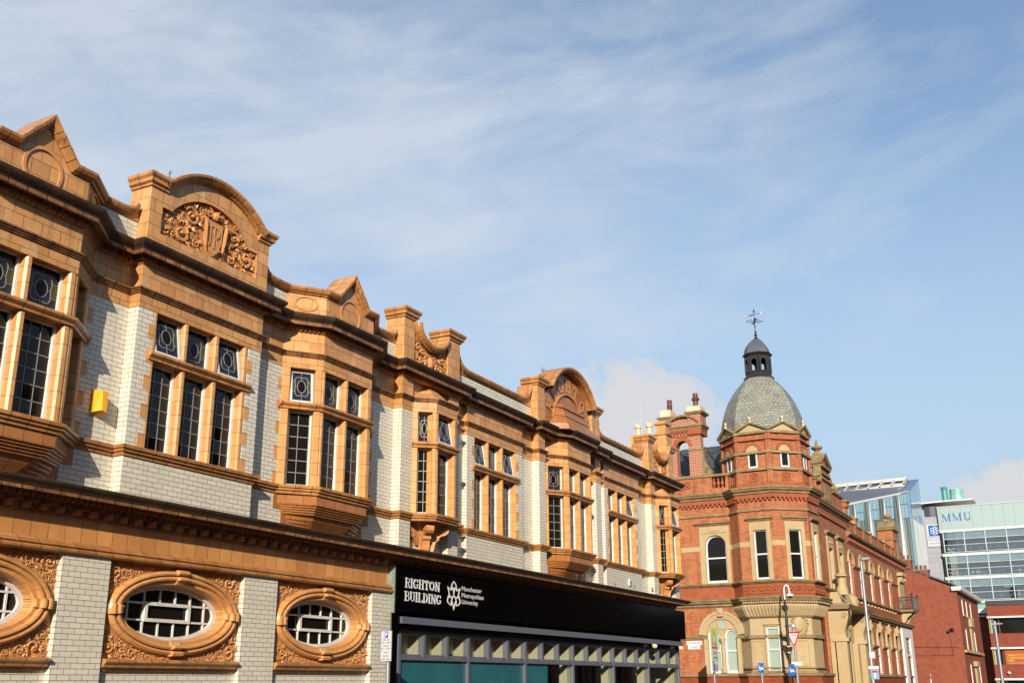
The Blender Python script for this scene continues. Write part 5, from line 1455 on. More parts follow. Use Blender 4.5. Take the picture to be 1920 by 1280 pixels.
FA, FB_, FC_ = FP(P215[2], P215[3]), FP(P215[3], P215[4]), FP(P215[4], P215[5])
fl8 = 2 * 2.15 * math.sin(R(22.5))
tw2 = MB(); tw2.plan(oct_ring(2.02), 5.0, 9.7); tw2.build('tower_core', 'dark_interior', RED)
for F, ac, wname in ((FA, 0.96, 'a'), (FB_, 0.92, 'b'), (FC_, 0.82, 'c')):
    b = MB()
    b.box(F, 0.0, ac - 0.47, 5.86, 9.45, -0.12, 0); b.box(F, ac + 0.47, fl8, 5.86, 9.45, -0.12, 0); b.box(F, ac - 0.47, ac + 0.47, 8.36, 9.45, -0.12, 0)
    b.build('tower_wall', 'red_brick', RED)
    st = MB(); st.ring(F, [(ac - 0.48, 5.85), (ac + 0.48, 5.85), (ac + 0.48, 8.38), (ac - 0.48, 8.38)], [(ac - 0.30, 5.90), (ac + 0.30, 5.90), (ac + 0.30, 8.03), (ac - 0.30, 8.03)], (ac, 7), -0.12, 0.05)
    st.ring(F, [(ac - 0.36, 5.88), (ac + 0.36, 5.88), (ac + 0.36, 8.10), (ac - 0.36, 8.10)], [(ac - 0.305, 5.905), (ac + 0.305, 5.905), (ac + 0.305, 8.02), (ac - 0.305, 8.02)], (ac, 7), 0.04, 0.065)
    so = st.build('window_surround', 'sandstone', RED)
    hm = MB(); hm.sweep([F(ac - 0.62, 0).xy, F(ac + 0.62, 0).xy], [(-0.1, 8.44), (0.05, 8.45), (0.07, 8.50), (0.15, 8.52), (0.16, 8.585), (0.02, 8.62), (-0.1, 8.62)]); hm.build('hood_mould', 'sandstone_weathered', so)
    sash(F, (ac - 0.30, ac + 0.30), 5.90, 8.03, -0.03, RED, False, rail=6.98, fw_=0.055)
F4 = FP(P215[1], P215[2]); b = MB(); b.box(F4, 0, math.hypot(P215[2][0] - P215[1][0], P215[2][1] - P215[1][1]), 5.0, 9.45, -0.12, 0); b.build('tower_wall', 'red_brick', RED)
F5 = FP(P215[5], P215[6]); b = MB(); b.box(F5, 0, math.hypot(P215[6][0] - P215[5][0], P215[6][1] - P215[5][1]), 2.0, 9.45, -0.12, 0); b.build('tower_wall', 'red_brick', RED)
# carved stone base: sash, raised panels and cartouche
B185 = [oct_pt(1.86, a) for a in (154.5, 199.5, 244.5, 289.5)]
GA, GB = FP(B185[0], B185[1]), FP(B185[1], B185[2]); bl = 2 * 1.86 * math.sin(R(22.5))
st = MB()
st.ring(GA, [(0.66, 2.0), (1.38, 2.0), (1.38, 4.06), (0.66, 4.06)], [(0.74, 2.04), (1.31, 2.04), (1.31, 3.87), (0.74, 3.87)], (1.02, 3), -0.02, 0.10)
for k in range(7): st.box(GA, 0.76 + k * 0.08, 0.80 + k * 0.08, 3.90, 3.99, 0.09, 0.15)
st.box(GA, 0.68, 1.36, 3.99, 4.04, 0.09, 0.18)
so = st.build('window_surround', 'sandstone', RED)
sash(GA, (0.74, 1.31), 2.04, 3.87, 0.095, RED, False, blind=True, rail=2.95, fw_=0.05)
rp = MB()
for F, a0, a1 in ((GA, 0.08, 0.58), (GB, 0.14, 0.40), (GB, 0.52, 1.22)):
    rp.ring(F, [(a0, 2.28), (a1, 2.28), (a1, 3.38), (a0, 3.38)], [(a0 + 0.07, 2.35), (a1 - 0.07, 2.35), (a1 - 0.07, 3.31), (a0 + 0.07, 3.31)], ((a0 + a1) / 2, 2.8), -0.02, 0.035)
rp.blob(GB, 0.80, 4.0, 0.03, 0.34, 0.25, 0.10, PI / 2, 12, 6)
rngs = random.Random(4)
for k in range(16):
    t = 2 * PI * k / 16; scroll(rp, GB, 0.80 + 0.36 * math.cos(t), 3.98 + 0.46 * math.sin(t), 0.04, 0.10, rngs.uniform(0, 6), rngs.choice((-1, 1)), 0.022, 1.2)
rp.blob(GB, 0.80, 4.38, 0.06, 0.13, 0.08, 0.06, 0, 8, 5)
rp.ring(GB, arc(0.87, 2.62, 0.085, 0.085, 0, 340, 16), arc(0.87, 2.62, 0.065, 0.065, 0, 340, 16), (0.87, 2.62), 0, 0.03)
rp.build('carved_relief', 'sandstone', RED)

# parapet of the side wall: coping, balusters, rose tiles
m = MB(); m.sweep([(48, 24), (48, 13.9)], [(-0.43, 10.70), (0.05, 10.70), (0.08, 10.75), (0.08, 10.82), (-0.45, 10.84)]); m.build('parapet_coping', 'sandstone_weathered', RED)
for k in range(5):
    bm_ = MB(); bm_.lathe((48.15, 14.93 - 0.195 * (k + 0.1), 10.18), [(0.05, 0), (0.06, 0.06), (0.045, 0.09), (0.085, 0.20), (0.075, 0.28), (0.04, 0.36), (0.06, 0.43), (0.06, 0.52)], 10); bm_.build('baluster', 'red_terracotta', RED)
for yy in (16.17, 16.56, 16.95):
    r_ = MB(); r_.ring(LW, [(-yy - 0.16, 10.24), (-yy + 0.16, 10.24), (-yy + 0.16, 10.58), (-yy - 0.16, 10.58)], arc(-yy, 10.41, 0.135, 0.135, 0, 340, 18), (-yy, 10.41), -0.02, 0.04)
    for q in range(5): r_.blob(LW, -yy + 0.06 * math.cos(q * 1.257), 10.41 + 0.06 * math.sin(q * 1.257), 0.01, 0.05, 0.05, 0.04, 0, 6, 4)
    r_.blob(LW, -yy, 10.41, 0.02, 0.035, 0.035, 0.04); r_.build('rose_tile', 'red_terracotta', RED)

# free-standing chimney arch on the parapet
ch = MB()
ch.ring(LW, [(-17.25, 10.80), (-15.40, 10.80), (-15.40, 13.12), (-17.25, 13.12)], arch_poly(-16.60, -16.0, 10.86, 12.24, 18), (-16.3, 11.8), -0.42, 0.0)
ch.box(LW, -15.98, -15.34, 13.28, 13.80, -0.85, 0.0); ch.box(LW, -17.36, -16.80, 13.28, 13.68, -0.85, 0.0); ch.box(LW, -16.85, -15.9, 13.28, 13.74, -0.7, -0.12)
cho = ch.build('chimney_arch', 'rebuilt_brick', RED)
cr = MB(); cr.coping(LW, arc(-16.3, 12.24, 0.30, 0.30, 180, 0, 18), [(0, -0.43), (0, 0.02), (0.20, 0.02), (0.20, -0.3)]); cr.box(LW, -17.28, -15.37, 12.74, 12.80, -0.2, 0.03)
for k in range(8): cr.prism(LW, [(-17.2 + k * 0.165, 12.98), (-17.1 + k * 0.165, 12.98), (-17.1 + k * 0.165, 12.88), (-17.15 + k * 0.165, 12.82), (-17.2 + k * 0.165, 12.88)], -0.1, 0.07)
cr.box(LW, -17.3, -15.95, 12.96, 13.09, -0.2, 0.07); cr.box(LW, -15.95, -15.32, 12.80, 13.09, -0.88, 0.10); cr.build('arch_ring', 'red_terracotta', cho)
cs = MB()
cs.sweep([(48.85, 15.33), (48.0, 15.33)][::-1] if False else [(48, 17.3), (48, 15.36), (48.86, 15.36)], [(-0.2, 13.08), (0.07, 13.09), (0.09, 13.15), (0.15, 13.19), (0.16, 13.27), (-0.2, 13.30)])
cs.coping(LW, arc(-16.27, 12.70, 1.0, 1.0, 140, 40, 20), [(0, -0.6), (0, 0.05), (0.04, 0.09), (0.10, 0.10), (0.11, -0.6)])
cs.box(LW, -16.0, -15.36, 12.04, 12.20, -0.88, 0.05)
cs.prism(LW, [(-15.40, 10.86), (-14.98, 10.86), (-14.98, 11.05), (-15.10, 11.18), (-15.24, 11.42), (-15.30, 11.75), (-15.30, 12.1), (-15.40, 12.1)], -0.35, -0.03)
scroll(cs, LW, -15.17, 11.06, -0.02, 0.15, 0, 1, 0.03, 1.5)
for a0, a1, z in ((-16.02, -15.30, 13.80), (-17.40, -16.76, 13.68)):
    cs.box(LW, a0 - 0.05, a1 + 0.05, z, z + 0.055, -0.90, 0.06); cs.box(LW, a0 - 0.10, a1 + 0.10, z + 0.057, z + 0.125, -0.95, 0.10)
cs.build('stone_dressing', 'sandstone_weathered', cho)
cc = MB(); cc.box(LW, -15.99, -15.33, 13.926, 14.18, -0.8, 0.0); cc.box(LW, -17.33, -16.82, 13.806, 14.14, -0.8, 0.0); cc.build('chimney_flaunching', 'cream_stone', cho)
pt = MB(); pt.lathe((48.4, 15.66, 14.16), [(0.13, 0), (0.12, 0.28), (0.125, 0.34), (0.185, 0.40), (0.195, 0.44), (0.15, 0.50), (0.12, 0.62), (0.125, 0.72), (0.09, 0.725)], 14); pt.build('chimney_pot', 'pot_brown', cho, True)
pt = MB(); pt.lathe((48.4, 16.98, 14.12), [(0.125, 0), (0.12, 0.25), (0.135, 0.27), (0.135, 0.34), (0.115, 0.36), (0.12, 0.55), (0.13, 0.58), (0.09, 0.585)], 14); pt.build('chimney_pot', 'pot_red', cho, True)
ir = MB(); ir.tube([(48.5, 16.6, 12.1), (51.5, 15.9, 10.6)], 0.02, 5); ir.tube([(48.6, 15.4, 12.3), (51.0, 14.9, 10.6)], 0.02, 5); ir.build('iron_stay', 'black_iron', cho)
rf = MB(); rf.loft([[(50.2, 13.6, 11.3), (76.5, 13.6, 11.3), (76.5, 23.0, 11.3), (50.2, 23.0, 11.3)], [(54.5, 16.1, 13.55), (72, 16.1, 13.55), (72, 18.5, 13.55), (54.5, 18.5, 13.55)]]); rf.build('slate_roof', 'grey_slate', RED)
rw = MB(); rw.wbox(50.6, 76.2, 13.9, 22.6, 8.0, 11.31); rw.build('attic_wall', 'dark_timber', RED)
fr_ = MB(); fr_.wbox(48.45, 77.1, 11.75, 25, 8.5, 8.9); fr_.build('flat_roof', 'roof_felt', RED)

# drum, pediments and dome
du = MB(); du.plan(oct_ring(1.98), 9.9, 12.45); du.build('drum', 'red_brick', RED)
dr = MB()
DR = 2.0
for k in range(8):
    az = 19.5 + 45 * k
    p = oct_pt(DR, az); F = Fr((p[0], p[1], 0), (-math.sin(R(az)), math.cos(R(az)), 0), (math.cos(R(az)), math.sin(R(az)), 0))
    dr.plan([F(-0.17, 0, -0.12).xy[:], F(0.17, 0, -0.12).xy[:], F(0.13, 0, 0.0).xy[:], F(0.0, 0, 0.045).xy[:], F(-0.13, 0, 0.0).xy[:]], 9.93, 12.42)
dr.build('drum_pier', 'red_brick', RED)
for z0, z1, o, mt in ((9.93, 10.15, 0.07, 'red_terracotta'), (10.69, 10.81, 0.10, 'sandstone_weathered'), (11.455, 11.57, 0.075, 'sandstone_weathered'), (12.08, 12.13, 0.07, 'red_terracotta'), (12.38, 12.50, 0.16, 'sandstone_weathered')):
    m = MB(); m.sweep(oct_ring(DR)[::-1], [(-0.1, z0), (o - 0.03, z0), (o, z0 + 0.03), (o, z1 - 0.02), (-0.1, z1)], True); m.build('drum_band', mt, RED)
fd = 2 * DR * math.sin(R(22.5))
for k in (2, 3, 4, 5, 6):
    az0, az1 = 19.5 + 45 * (k + 1), 19.5 + 45 * k
    # outside faces run with the outside on the right, so go from the higher azimuth down
    p, q = oct_pt(1.98, az1), oct_pt(1.98, az0)
    F = FP(p, q)
    if (F.n.x * (p[0] - T[0]) + F.n.y * (p[1] - T[1])) < 0: F = FP(q, p)
    L = math.hypot(p[0] - q[0], p[1] - q[1]); a = L / 2
    m = MB(); m.ring(F, arch_poly(a - 0.27, a + 0.27, 11.44, 11.58, 14), [(a - 0.20, 11.45), (a + 0.20, 11.45), (a + 0.20, 11.56), (a - 0.20, 11.56)], (a, 11.5), -0.05, 0.06); m.prism(F, [(a - 0.26, 11.56), (a + 0.26, 11.56)] + arc(a, 11.58, 0.26, 0.26, 0, 180, 14), -0.05, 0.05)
    so = m.build('window_head', 'sandstone', RED)
    m = MB(); m.coping(F, arc(a, 11.58, 0.28, 0.28, 178, 2, 18), [(0, -0.05), (0, 0.075), (0.13, 0.075), (0.13, -0.05)]); m.build('brick_arch', 'red_terracotta', so)
    m = MB(); m.ring(F, [(a - 0.21, 10.80), (a + 0.21, 10.80), (a + 0.21, 11.56), (a - 0.21, 11.56)], [(a - 0.15, 10.90), (a + 0.15, 10.90), (a + 0.15, 11.52), (a - 0.15, 11.52)], (a, 11.2), -0.03, 0.03)
    w = m.build('sash_window', 'white_trim', RED)
    m = MB(); m.box(F, a - 0.16, a + 0.16, 10.88, 11.53, 0.002, 0.008); m.build('pane', 'window_glass_dark', w)
    m = MB(); m.ring(F, [(a - 0.20, 10.22), (a + 0.20, 10.22), (a + 0.20, 10.58), (a - 0.20, 10.58)], arc(a, 10.40, 0.15, 0.15, 0, 340, 18), (a, 10.4), -0.02, 0.045)
    for qd in range(5): m.blob(F, a + 0.065 * math.cos(qd * 1.257), 10.40 + 0.065 * math.sin(qd * 1.257), 0.02, 0.055, 0.055, 0.04, 0, 6, 4)
    m.build('rose_tile', 'red_terracotta', RED)
    # pediment
    hwid = L / 2 + 0.02
    m = MB(); m.prism(F, [(a - hwid + 0.1, 12.47), (a + hwid - 0.1, 12.47), (a, 12.84)], -0.75, 0.06)
    po = m.build('pediment', 'sandstone', RED)
    m = MB(); m.coping(F, [(a - hwid - 0.02, 12.47), (a, 12.84), (a + hwid + 0.02, 12.47)], [(0, -0.75), (0, 0.15), (0.04, 0.19), (0.085, 0.20), (0.10, -0.75)]); m.build('pediment_coping', 'sandstone_weathered', po)
    tp_ = F(a, 12.90, 0.08); m = MB(); m.lathe(tuple(tp_), [(0.075, 0), (0.06, 0.06), (0.03, 0.10), (0.03, 0.13), (0.065, 0.17), (0.065, 0.22), (0.02, 0.28)], 10); m.build('ball_finial', 'cream_stone', po, True)
    m = MB(); m.prism(F, [(a - hwid + 0.02, 12.50), (a + hwid - 0.02, 12.50), (a, 12.87)], -0.95, -0.55); m.build('flashing', 'lead_flashing', po)
dm = MB()
dm.loft([[(*p, z) for p in oct_ring(r)] for z, r in ((12.40, 1.93), (12.75, 1.945), (13.1, 1.92), (13.5, 1.83), (13.9, 1.70), (14.3, 1.53), (14.65, 1.32), (14.95, 1.10), (15.2, 0.88), (15.40, 0.68))])
dm.build('dome', 'green_slate', RED)
ln = MB()
ln.loft([[(*p, z) for p in oct_ring(r)] for z, r in ((15.38, 0.72), (15.46, 0.73), (15.52, 0.64), (15.60, 0.61), (15.68, 0.60))])
R_L = 0.575
ro = oct_ring(R_L)[::-1]
for k in range(8):
    F = FP(ro[k], ro[(k + 1) % 8]); L = math.hypot(ro[k][0] - ro[(k + 1) % 8][0], ro[k][1] - ro[(k + 1) % 8][1])
    ln.ring(F, [(0.0, 15.67), (L, 15.67), (L, 16.46), (0.0, 16.46)], arch_poly(L / 2 - 0.125, L / 2 + 0.125, 15.74, 16.20, 10), (L / 2, 16.0), -0.06, 0.0)
ln.loft([[(*p, z) for p in oct_ring(r)] for z, r in ((16.45, 0.60), (16.50, 0.62), (16.56, 0.68), (16.60, 0.72), (16.63, 0.70))])
lno = ln.build('lantern', 'dark_timber', RED)
ld = MB(); ld.loft([[(*p, z) for p in oct_ring(r)] for z, r in ((16.62, 0.64), (16.66, 0.61), (16.80, 0.595), (16.95, 0.54), (17.10, 0.45), (17.25, 0.32), (17.38, 0.17), (17.46, 0.07), (17.50, 0.05))]); ldo = ld.build('lantern_dome', 'lead_roof', lno)
lr = MB()
for k in range(8):
    az = 19.5 + 45 * k; lr.tube([(*oct_pt(r + 0.008, az), z) for z, r in ((16.62, 0.64), (16.66, 0.61), (16.80, 0.595), (16.95, 0.54), (17.10, 0.45), (17.25, 0.32), (17.38, 0.17), (17.46, 0.07))], 0.016, 5)
lr.build('lead_roll', 'lead_roof', lno)
vn = MB()
vn.lathe((T[0], T[1], 17.44), [(0.06, 0), (0.10, 0.05), (0.05, 0.10), (0.04, 0.14), (0.09, 0.19), (0.04, 0.25), (0.03, 0.30), (0.07, 0.34), (0.025, 0.39), (0.02, 0.60), (0.05, 0.64), (0.02, 0.68), (0.02, 0.82), (0.045, 0.86), (0.05, 0.90), (0.02, 0.95), (0.05, 1.02), (0.016, 1.08), (0.014, 1.30), (0.045, 1.43), (0.012, 1.50), (0.004, 1.64)], 8)
for q in range(4):
    an = 0.5 + q * PI / 2; d = Vector((math.cos(an), math.sin(an), 0)); c0 = Vector((T[0], T[1], 18.34))
    vn.tube([c0, c0 + d * 0.33], 0.014, 5)
    vn.tube([c0 + d * 0.10 + Vector((0, 0, 0.0)), c0 + d * 0.16 + Vector((0, 0, 0.10)), c0 + d * 0.24 + Vector((0, 0, 0.08)), c0 + d * 0.22 + Vector((0, 0, 0.02))], 0.010, 4)
    vn.tube([c0 + d * 0.10, c0 + d * 0.16 + Vector((0, 0, -0.10)), c0 + d * 0.24 + Vector((0, 0, -0.08)), c0 + d * 0.22 + Vector((0, 0, -0.02))], 0.010, 4)
    vn.box(Fr(c0, d, (0, 0, 1), d.cross(Vector((0, 0, 1)))), 0.30, 0.40, -0.05, 0.05, -0.012, 0.012)
dv = Vector((0.25, 0.968, 0)); c1 = Vector((T[0], T[1], 18.69))
vn.tube([c1 - dv * 0.36, c1 + dv * 0.40], 0.012, 5)
for s in (-1, 1): vn.tube([c1 + dv * 0.05, c1 + dv * 0.14 + Vector((0, 0, 0.05 * s)), c1 + dv * 0.28], 0.008, 4)
vno = vn.build('weathervane', 'black_iron', lno)
ga_ = MB(); FV = Fr(c1, dv, Vector((-0.968, 0.25, 0)), (0, 0, 1))
ga_.prism(FV, [(-0.52, 0.0), (-0.36, 0.065), (-0.32, 0.0), (-0.36, -0.065)], -0.012, 0.012); ga_.prism(FV, [(0.36, 0.02), (0.50, 0.05), (0.47, 0.0), (0.50, -0.05), (0.36, -0.02)], -0.012, 0.012)
ga_.build('gilded_tip', 'gilding', lno)

# ---- street front of the red building
F = FY(YR)
UC = [59.12 + 2.935 * k for k in range(5)]; LC = [59.45 + 2.885 * k for k in range(5)]
um = MB(); cuts = [58.62] + [(UC[k] + UC[k + 1]) / 2 for k in range(4)] + [72.6]
for k in range(5):
    um.ring(F, [(cuts[k], 5.86), (cuts[k + 1], 5.86), (cuts[k + 1], 8.62), (cuts[k], 8.62)], arch_poly(max(cuts[k] + 0.02, UC[k] - 0.55), UC[k] + 0.55, 5.92, 7.55, 16), (UC[k] + 0.02, 7.0), -0.3, 0)
um.wbox(72.6, 77.2, YR, YR + 0.3, 5.8, 8.62); um.wbox(58.62, 77.2, YR, YR + 0.3, 8.62, 9.78)
um.build('front_wall', 'red_brick', RED)
lm = MB(); cutl = [57.6] + [(LC[k] + LC[k + 1]) / 2 for k in range(4)] + [72.6]
def gothic(a0, a1, b0, bs, rise, n=10):
    c = (a0 + a1) / 2; w = a1 - a0
    rp_ = [(a1 - (1 - math.cos(t)) * w * 0.5, bs + math.sin(t) * rise) for t in [PI / 2 * i / n for i in range(n + 1)]]
    return [(a0, b0), (a1, b0)] + rp_ + [(2 * c - x, z) for x, z in rp_[::-1][1:]]
for k in range(5):
    lm.ring(F, [(cutl[k], 1.95), (cutl[k + 1], 1.95), (cutl[k + 1], 4.86), (cutl[k], 4.86)], gothic(LC[k] - 0.62, LC[k] + 0.62, 2.0, 3.55, 0.80), (LC[k], 3.2), -0.3, 0)
lm.wbox(72.6, 77.2, YR, YR + 0.3, 1.9, 4.86)
lm.build('front_wall', 'red_brick', RED)
bk = MB(); bk.wbox(50.8, 77.0, YR + 0.42, YR + 0.5, 0.2, 9.0); bk.build('dark_room', 'dark_interior', RED)
for k in range(5):
    st = MB(); st.coping(F, arc(UC[k], 7.55, 0.55, 0.55, 180, 0, 18), [(0, -0.1), (0, 0.035), (0.06, 0.045), (0.15, 0.05), (0.16, 0.09), (0.20, 0.09), (0.20, -0.1)])
    so = st.build('arch_mould', 'sandstone', RED)
    sash(F, (UC[k] - 0.55 if k else UC[k] - 0.48, UC[k] + 0.55), 5.92, 7.55, -0.12, RED, True, fw_=0.10, rail=6.9)
    st = MB(); g0 = gothic(LC[k] - 0.62, LC[k] + 0.62, 2.0, 3.55, 0.80)[2:]
    st.coping(F, g0[::-1], [(0, -0.15), (0, 0.03), (0.06, 0.05), (0.16, 0.05), (0.17, 0.10), (0.24, 0.10), (0.24, -0.1)])
    st.prism(F, [(LC[k] - 0.12, 4.28), (LC[k] + 0.12, 4.28), (LC[k] + 0.15, 4.72), (LC[k] - 0.15, 4.72)], -0.05, 0.20); st.blob(F, LC[k], 4.50, 0.18, 0.12, 0.12, 0.10, 0, 8, 5); st.blob(F, LC[k], 4.68, 0.14, 0.10, 0.18, 0.08, 0, 8, 5)
    st.build('arch_mould', 'sandstone', RED)
    w = MB(); o_ = gothic(LC[k] - 0.62, LC[k] + 0.62, 2.0, 3.55, 0.80); i_ = gothic(LC[k] - 0.48, LC[k] + 0.48, 2.1, 3.55, 0.62)
    w.ring(F, o_, i_, (LC[k], 3.2), -0.20, -0.10); w.box(F, LC[k] - 0.52, LC[k] + 0.52, 3.0, 3.07, -0.19, -0.11); wo = w.build('sash_window', 'white_trim', RED)
    p = MB(); p.prism(F, i_, -0.17, -0.165); p.build('pane', 'window_glass_dark', wo)
for k in range(6):
    a0 = (UC[k - 1] + 0.58) if k else 58.64; a1 = (UC[k] - 0.58) if k < 5 else 73.6
    if a1 - a0 > 0.1:
        m = MB(); m.sweep([(a0, YR), (a1, YR)], [(-0.05, 7.37), (0.05, 7.38), (0.06, 7.43), (0.11, 7.45), (0.11, 7.50), (-0.05, 7.53)]); m.build('impost', 'sandstone_weathered', RED)
    a0 = (LC[k - 1] + 0.64) if k else 57.7; a1 = (LC[k] - 0.64) if k < 5 else 72.4
    m = MB(); m.sweep([(a0, YR), (a1, YR)], [(-0.05, 3.36), (0.05, 3.38), (0.07, 3.43), (0.13, 3.46), (0.13, 3.53), (-0.05, 3.56)]); m.build('impost', 'sandstone_weathered', RED)
LCN = [(58.62, YR), (77.2, YR), (77.2, 15)]
run('long_cornice', LCN, [(-0.1, 8.93), (0.12, 8.94), (0.14, 8.99), (0.24, 9.02), (0.28, 9.09), (0.30, 9.14), (0.02, 9.19), (-0.1, 9.19)], 'sandstone_weathered')
run('corbel_course', LCN, [(-0.05, 8.58), (0.03, 8.58), (0.03, 8.62), (0.07, 8.64), (0.07, 8.93), (-0.05, 8.93)], 'red_terracotta')
cb = MB(); x = 58.8
while x < 77: cb.box(F, x, x + 0.10, 8.72, 8.86, 0.05, 0.15); x += 0.21
cb.build('corbel_row', 'red_terracotta', RED)
run('parapet_coping', LCN, [(-0.35, 9.78), (0.05, 9.78), (0.06, 9.85), (-0.15, 9.90), (-0.35, 9.86)], 'sandstone_weathered')
for k in range(6):
    x = 61.3 + k * 2.3
    pr_ = MB(); pr_.box(F, x - 0.22, x + 0.22, 9.17, 9.785, -0.1, 0.07); po = pr_.build('parapet_pier', 'red_brick', RED)
    if k % 2 == 0:
        c_ = MB(); c_.prism(F, [(x - 0.28, 9.87), (x + 0.28, 9.87), (x + 0.2, 9.98), (x - 0.2, 9.98)], -0.3, 0.08); c_.build('pier_cap', 'sandstone', po)
bt = MB()
for k in range(14): bt.box(F, 58.9 + k * 0.98, 59.05 + k * 0.98, 5.60, 5.70, 0.0, 0.10)
bt.build('sill_bracket', 'sandstone', RED)
# gabled bay next to the tower
gbm = MB()
for a0, a1 in ((XR - 0.1, 53.62), (54.92, 55.98), (57.28, 58.62)): gbm.box(F, a0, a1, 5.86, 9.45, -0.3, 0)
for a0, a1 in ((53.62, 54.92), (55.98, 57.28)): gbm.box(F, a0, a1, 8.40, 9.45, -0.3, 0)
gbm.box(F, XR - 0.1, 52.5, 1.95, 4.86, -0.3, 0)
gbm.build('front_wall', 'red_brick', RED)
for a in (54.27, 56.63):
    st = MB(); st.ring(F, [(a - 0.66, 5.87), (a + 0.66, 5.87), (a + 0.66, 8.41), (a - 0.66, 8.41)], [(a - 0.42, 5.92), (a + 0.42, 5.92), (a + 0.42, 7.85), (a - 0.42, 7.85)], (a, 7), -0.25, 0.07)
    for s in (-1, 0, 1): st.blob(F, a + s * 0.28, 8.12, 0.07, 0.13, 0.09, 0.06)
    so = st.build('window_surround', 'sandstone', RED)
    hm = MB(); hm.sweep([(a - 0.82, YR), (a + 0.82, YR)], [(-0.1, 8.44), (0.07, 8.45), (0.10, 8.52), (0.20, 8.55), (0.22, 8.63), (0.03, 8.68), (-0.1, 8.68)]); hm.build('hood_mould', 'sandstone_weathered', so)
    sash(F, (a - 0.42, a + 0.42), 5.92, 7.85, -0.10, RED, False, fw_=0.09)
gd = MB()
gd.box(F, 51.2, 58.6, 9.9, 10.05, -0.35, -0.02); gd.box(F, 53.7, 56.1, 10.05, 11.25, -0.45, 0.0); gd.box(F, 53.95, 55.75, 11.25, 12.0, -0.45, -0.03); gd.box(F, 56.1, 58.55, 10.05, 10.85, -0.35, -0.03); gd.box(F, 51.6, 53.7, 10.05, 10.6, -0.35, -0.03)
gd.prism(F, [(53.95, 12.0), (55.75, 12.0), (54.85, 12.52)], -0.45, -0.05)
gdo = gd.build('dutch_gable', 'red_brick', RED)
gs_ = MB()
gs_.coping(F, [(53.72, 11.98), (54.85, 12.56), (55.98, 11.98)], [(0, -0.55), (0, 0.08), (0.05, 0.14), (0.10, 0.15), (0.12, -0.55)])
gs_.box(F, 53.80, 55.90, 11.86, 11.97, -0.50, 0.10); gs_.box(F, 53.85, 55.85, 11.50, 11.57, -0.47, 0.07); gs_.box(F, 53.62, 56.18, 11.22, 11.32, -0.47, 0.09)
gs_.box(F, 54.2, 55.5, 10.25, 11.0, -0.02, 0.03)
for s in (-1, 1):
    x = 54.85 + s * 1.1; gs_.prism(F, [(x - s * 0.2, 11.32), (x + s * 0.22, 11.32), (x + s * 0.20, 11.45), (x + s * 0.02, 11.60), (x - s * 0.08, 11.85), (x - s * 0.2, 11.9)], -0.35, 0.02); scroll(gs_, F, x + s * 0.08, 11.42, 0.02, 0.10, 0, s, 0.03)
    gs_.blob(F, x + s * 0.3, 11.10, 0.0, 0.14, 0.12, 0.12)
gs_.sweep([(56.1, YR), (58.6, YR)], [(-0.4, 10.84), (0.04, 10.85), (0.09, 10.92), (-0.4, 10.96)])
for k in range(2): scroll(gs_, F, 56.35 + k * 0.35, 11.02 - k * 0.06, -0.05, 0.16, 0, 1, 0.05)
gs_.build('stone_dressing', 'sandstone_weathered', gdo)
un = MB(); un.lathe((54.85, 11.5, 12.60), [(0.22, 0), (0.22, 0.10), (0.12, 0.14), (0.12, 0.22), (0.28, 0.34), (0.30, 0.42), (0.10, 0.50), (0.06, 0.56), (0.07, 0.62), (0.02, 0.80)], 12); un.build('urn_finial', 'sandstone_weathered', gdo, True)
un = MB(); un.lathe((58.0, 11.45, 10.94), [(0.25, 0), (0.25, 0.12), (0.12, 0.18), (0.24, 0.32), (0.25, 0.42), (0.10, 0.50), (0.10, 0.58), (0.03, 0.74)], 12); un.build('urn_finial', 'sandstone_weathered', gdo, True)
un = MB(); un.lathe((57.2, 11.45, 10.94), [(0.22, 0), (0.22, 0.10), (0.12, 0.16), (0.22, 0.28), (0.10, 0.42), (0.03, 0.62)], 12); un.build('urn_finial', 'sandstone_weathered', gdo, True)
for x, y, z0, z1, r in ((60.0, 11.75, 9.2, 10.86, 0.50), (62.0, 11.6, 9.3, 10.18, 0.38)):
    t_ = MB(); t_.lathe((x, y, z0), [(r, 0), (r, z1 - z0 - 0.3), (r * 1.2, z1 - z0 - 0.22), (r * 1.2, z1 - z0)], 8, 0.3); to = t_.build('chimney_turret', 'red_brick', RED)
    c_ = MB(); c_.lathe((x, y, z1), [(r * 1.25, 0), (r * 1.38, 0.05), (r * 1.38, 0.12), (r * 0.9, 0.16), (r * 0.8, 0.26), (r * 0.5, 0.32)], 8, 0.3); c_.build('turret_cap', 'sandstone_weathered', to)
for k in range(3):
    pt = MB(); pt.lathe((60.4 + k * 0.5, 13.2, 10.6), [(0.15, 0), (0.13, 0.9), (0.17, 0.95), (0.17, 1.1), (0.12, 1.12)], 10); pt.build('chimney_pot', 'pot_red', RED)
stk_ = MB(); stk_.wbox(60.0, 61.9, 12.8, 13.6, 8.9, 10.62); stk_.build('chimney_stack', 'red_brick', RED)
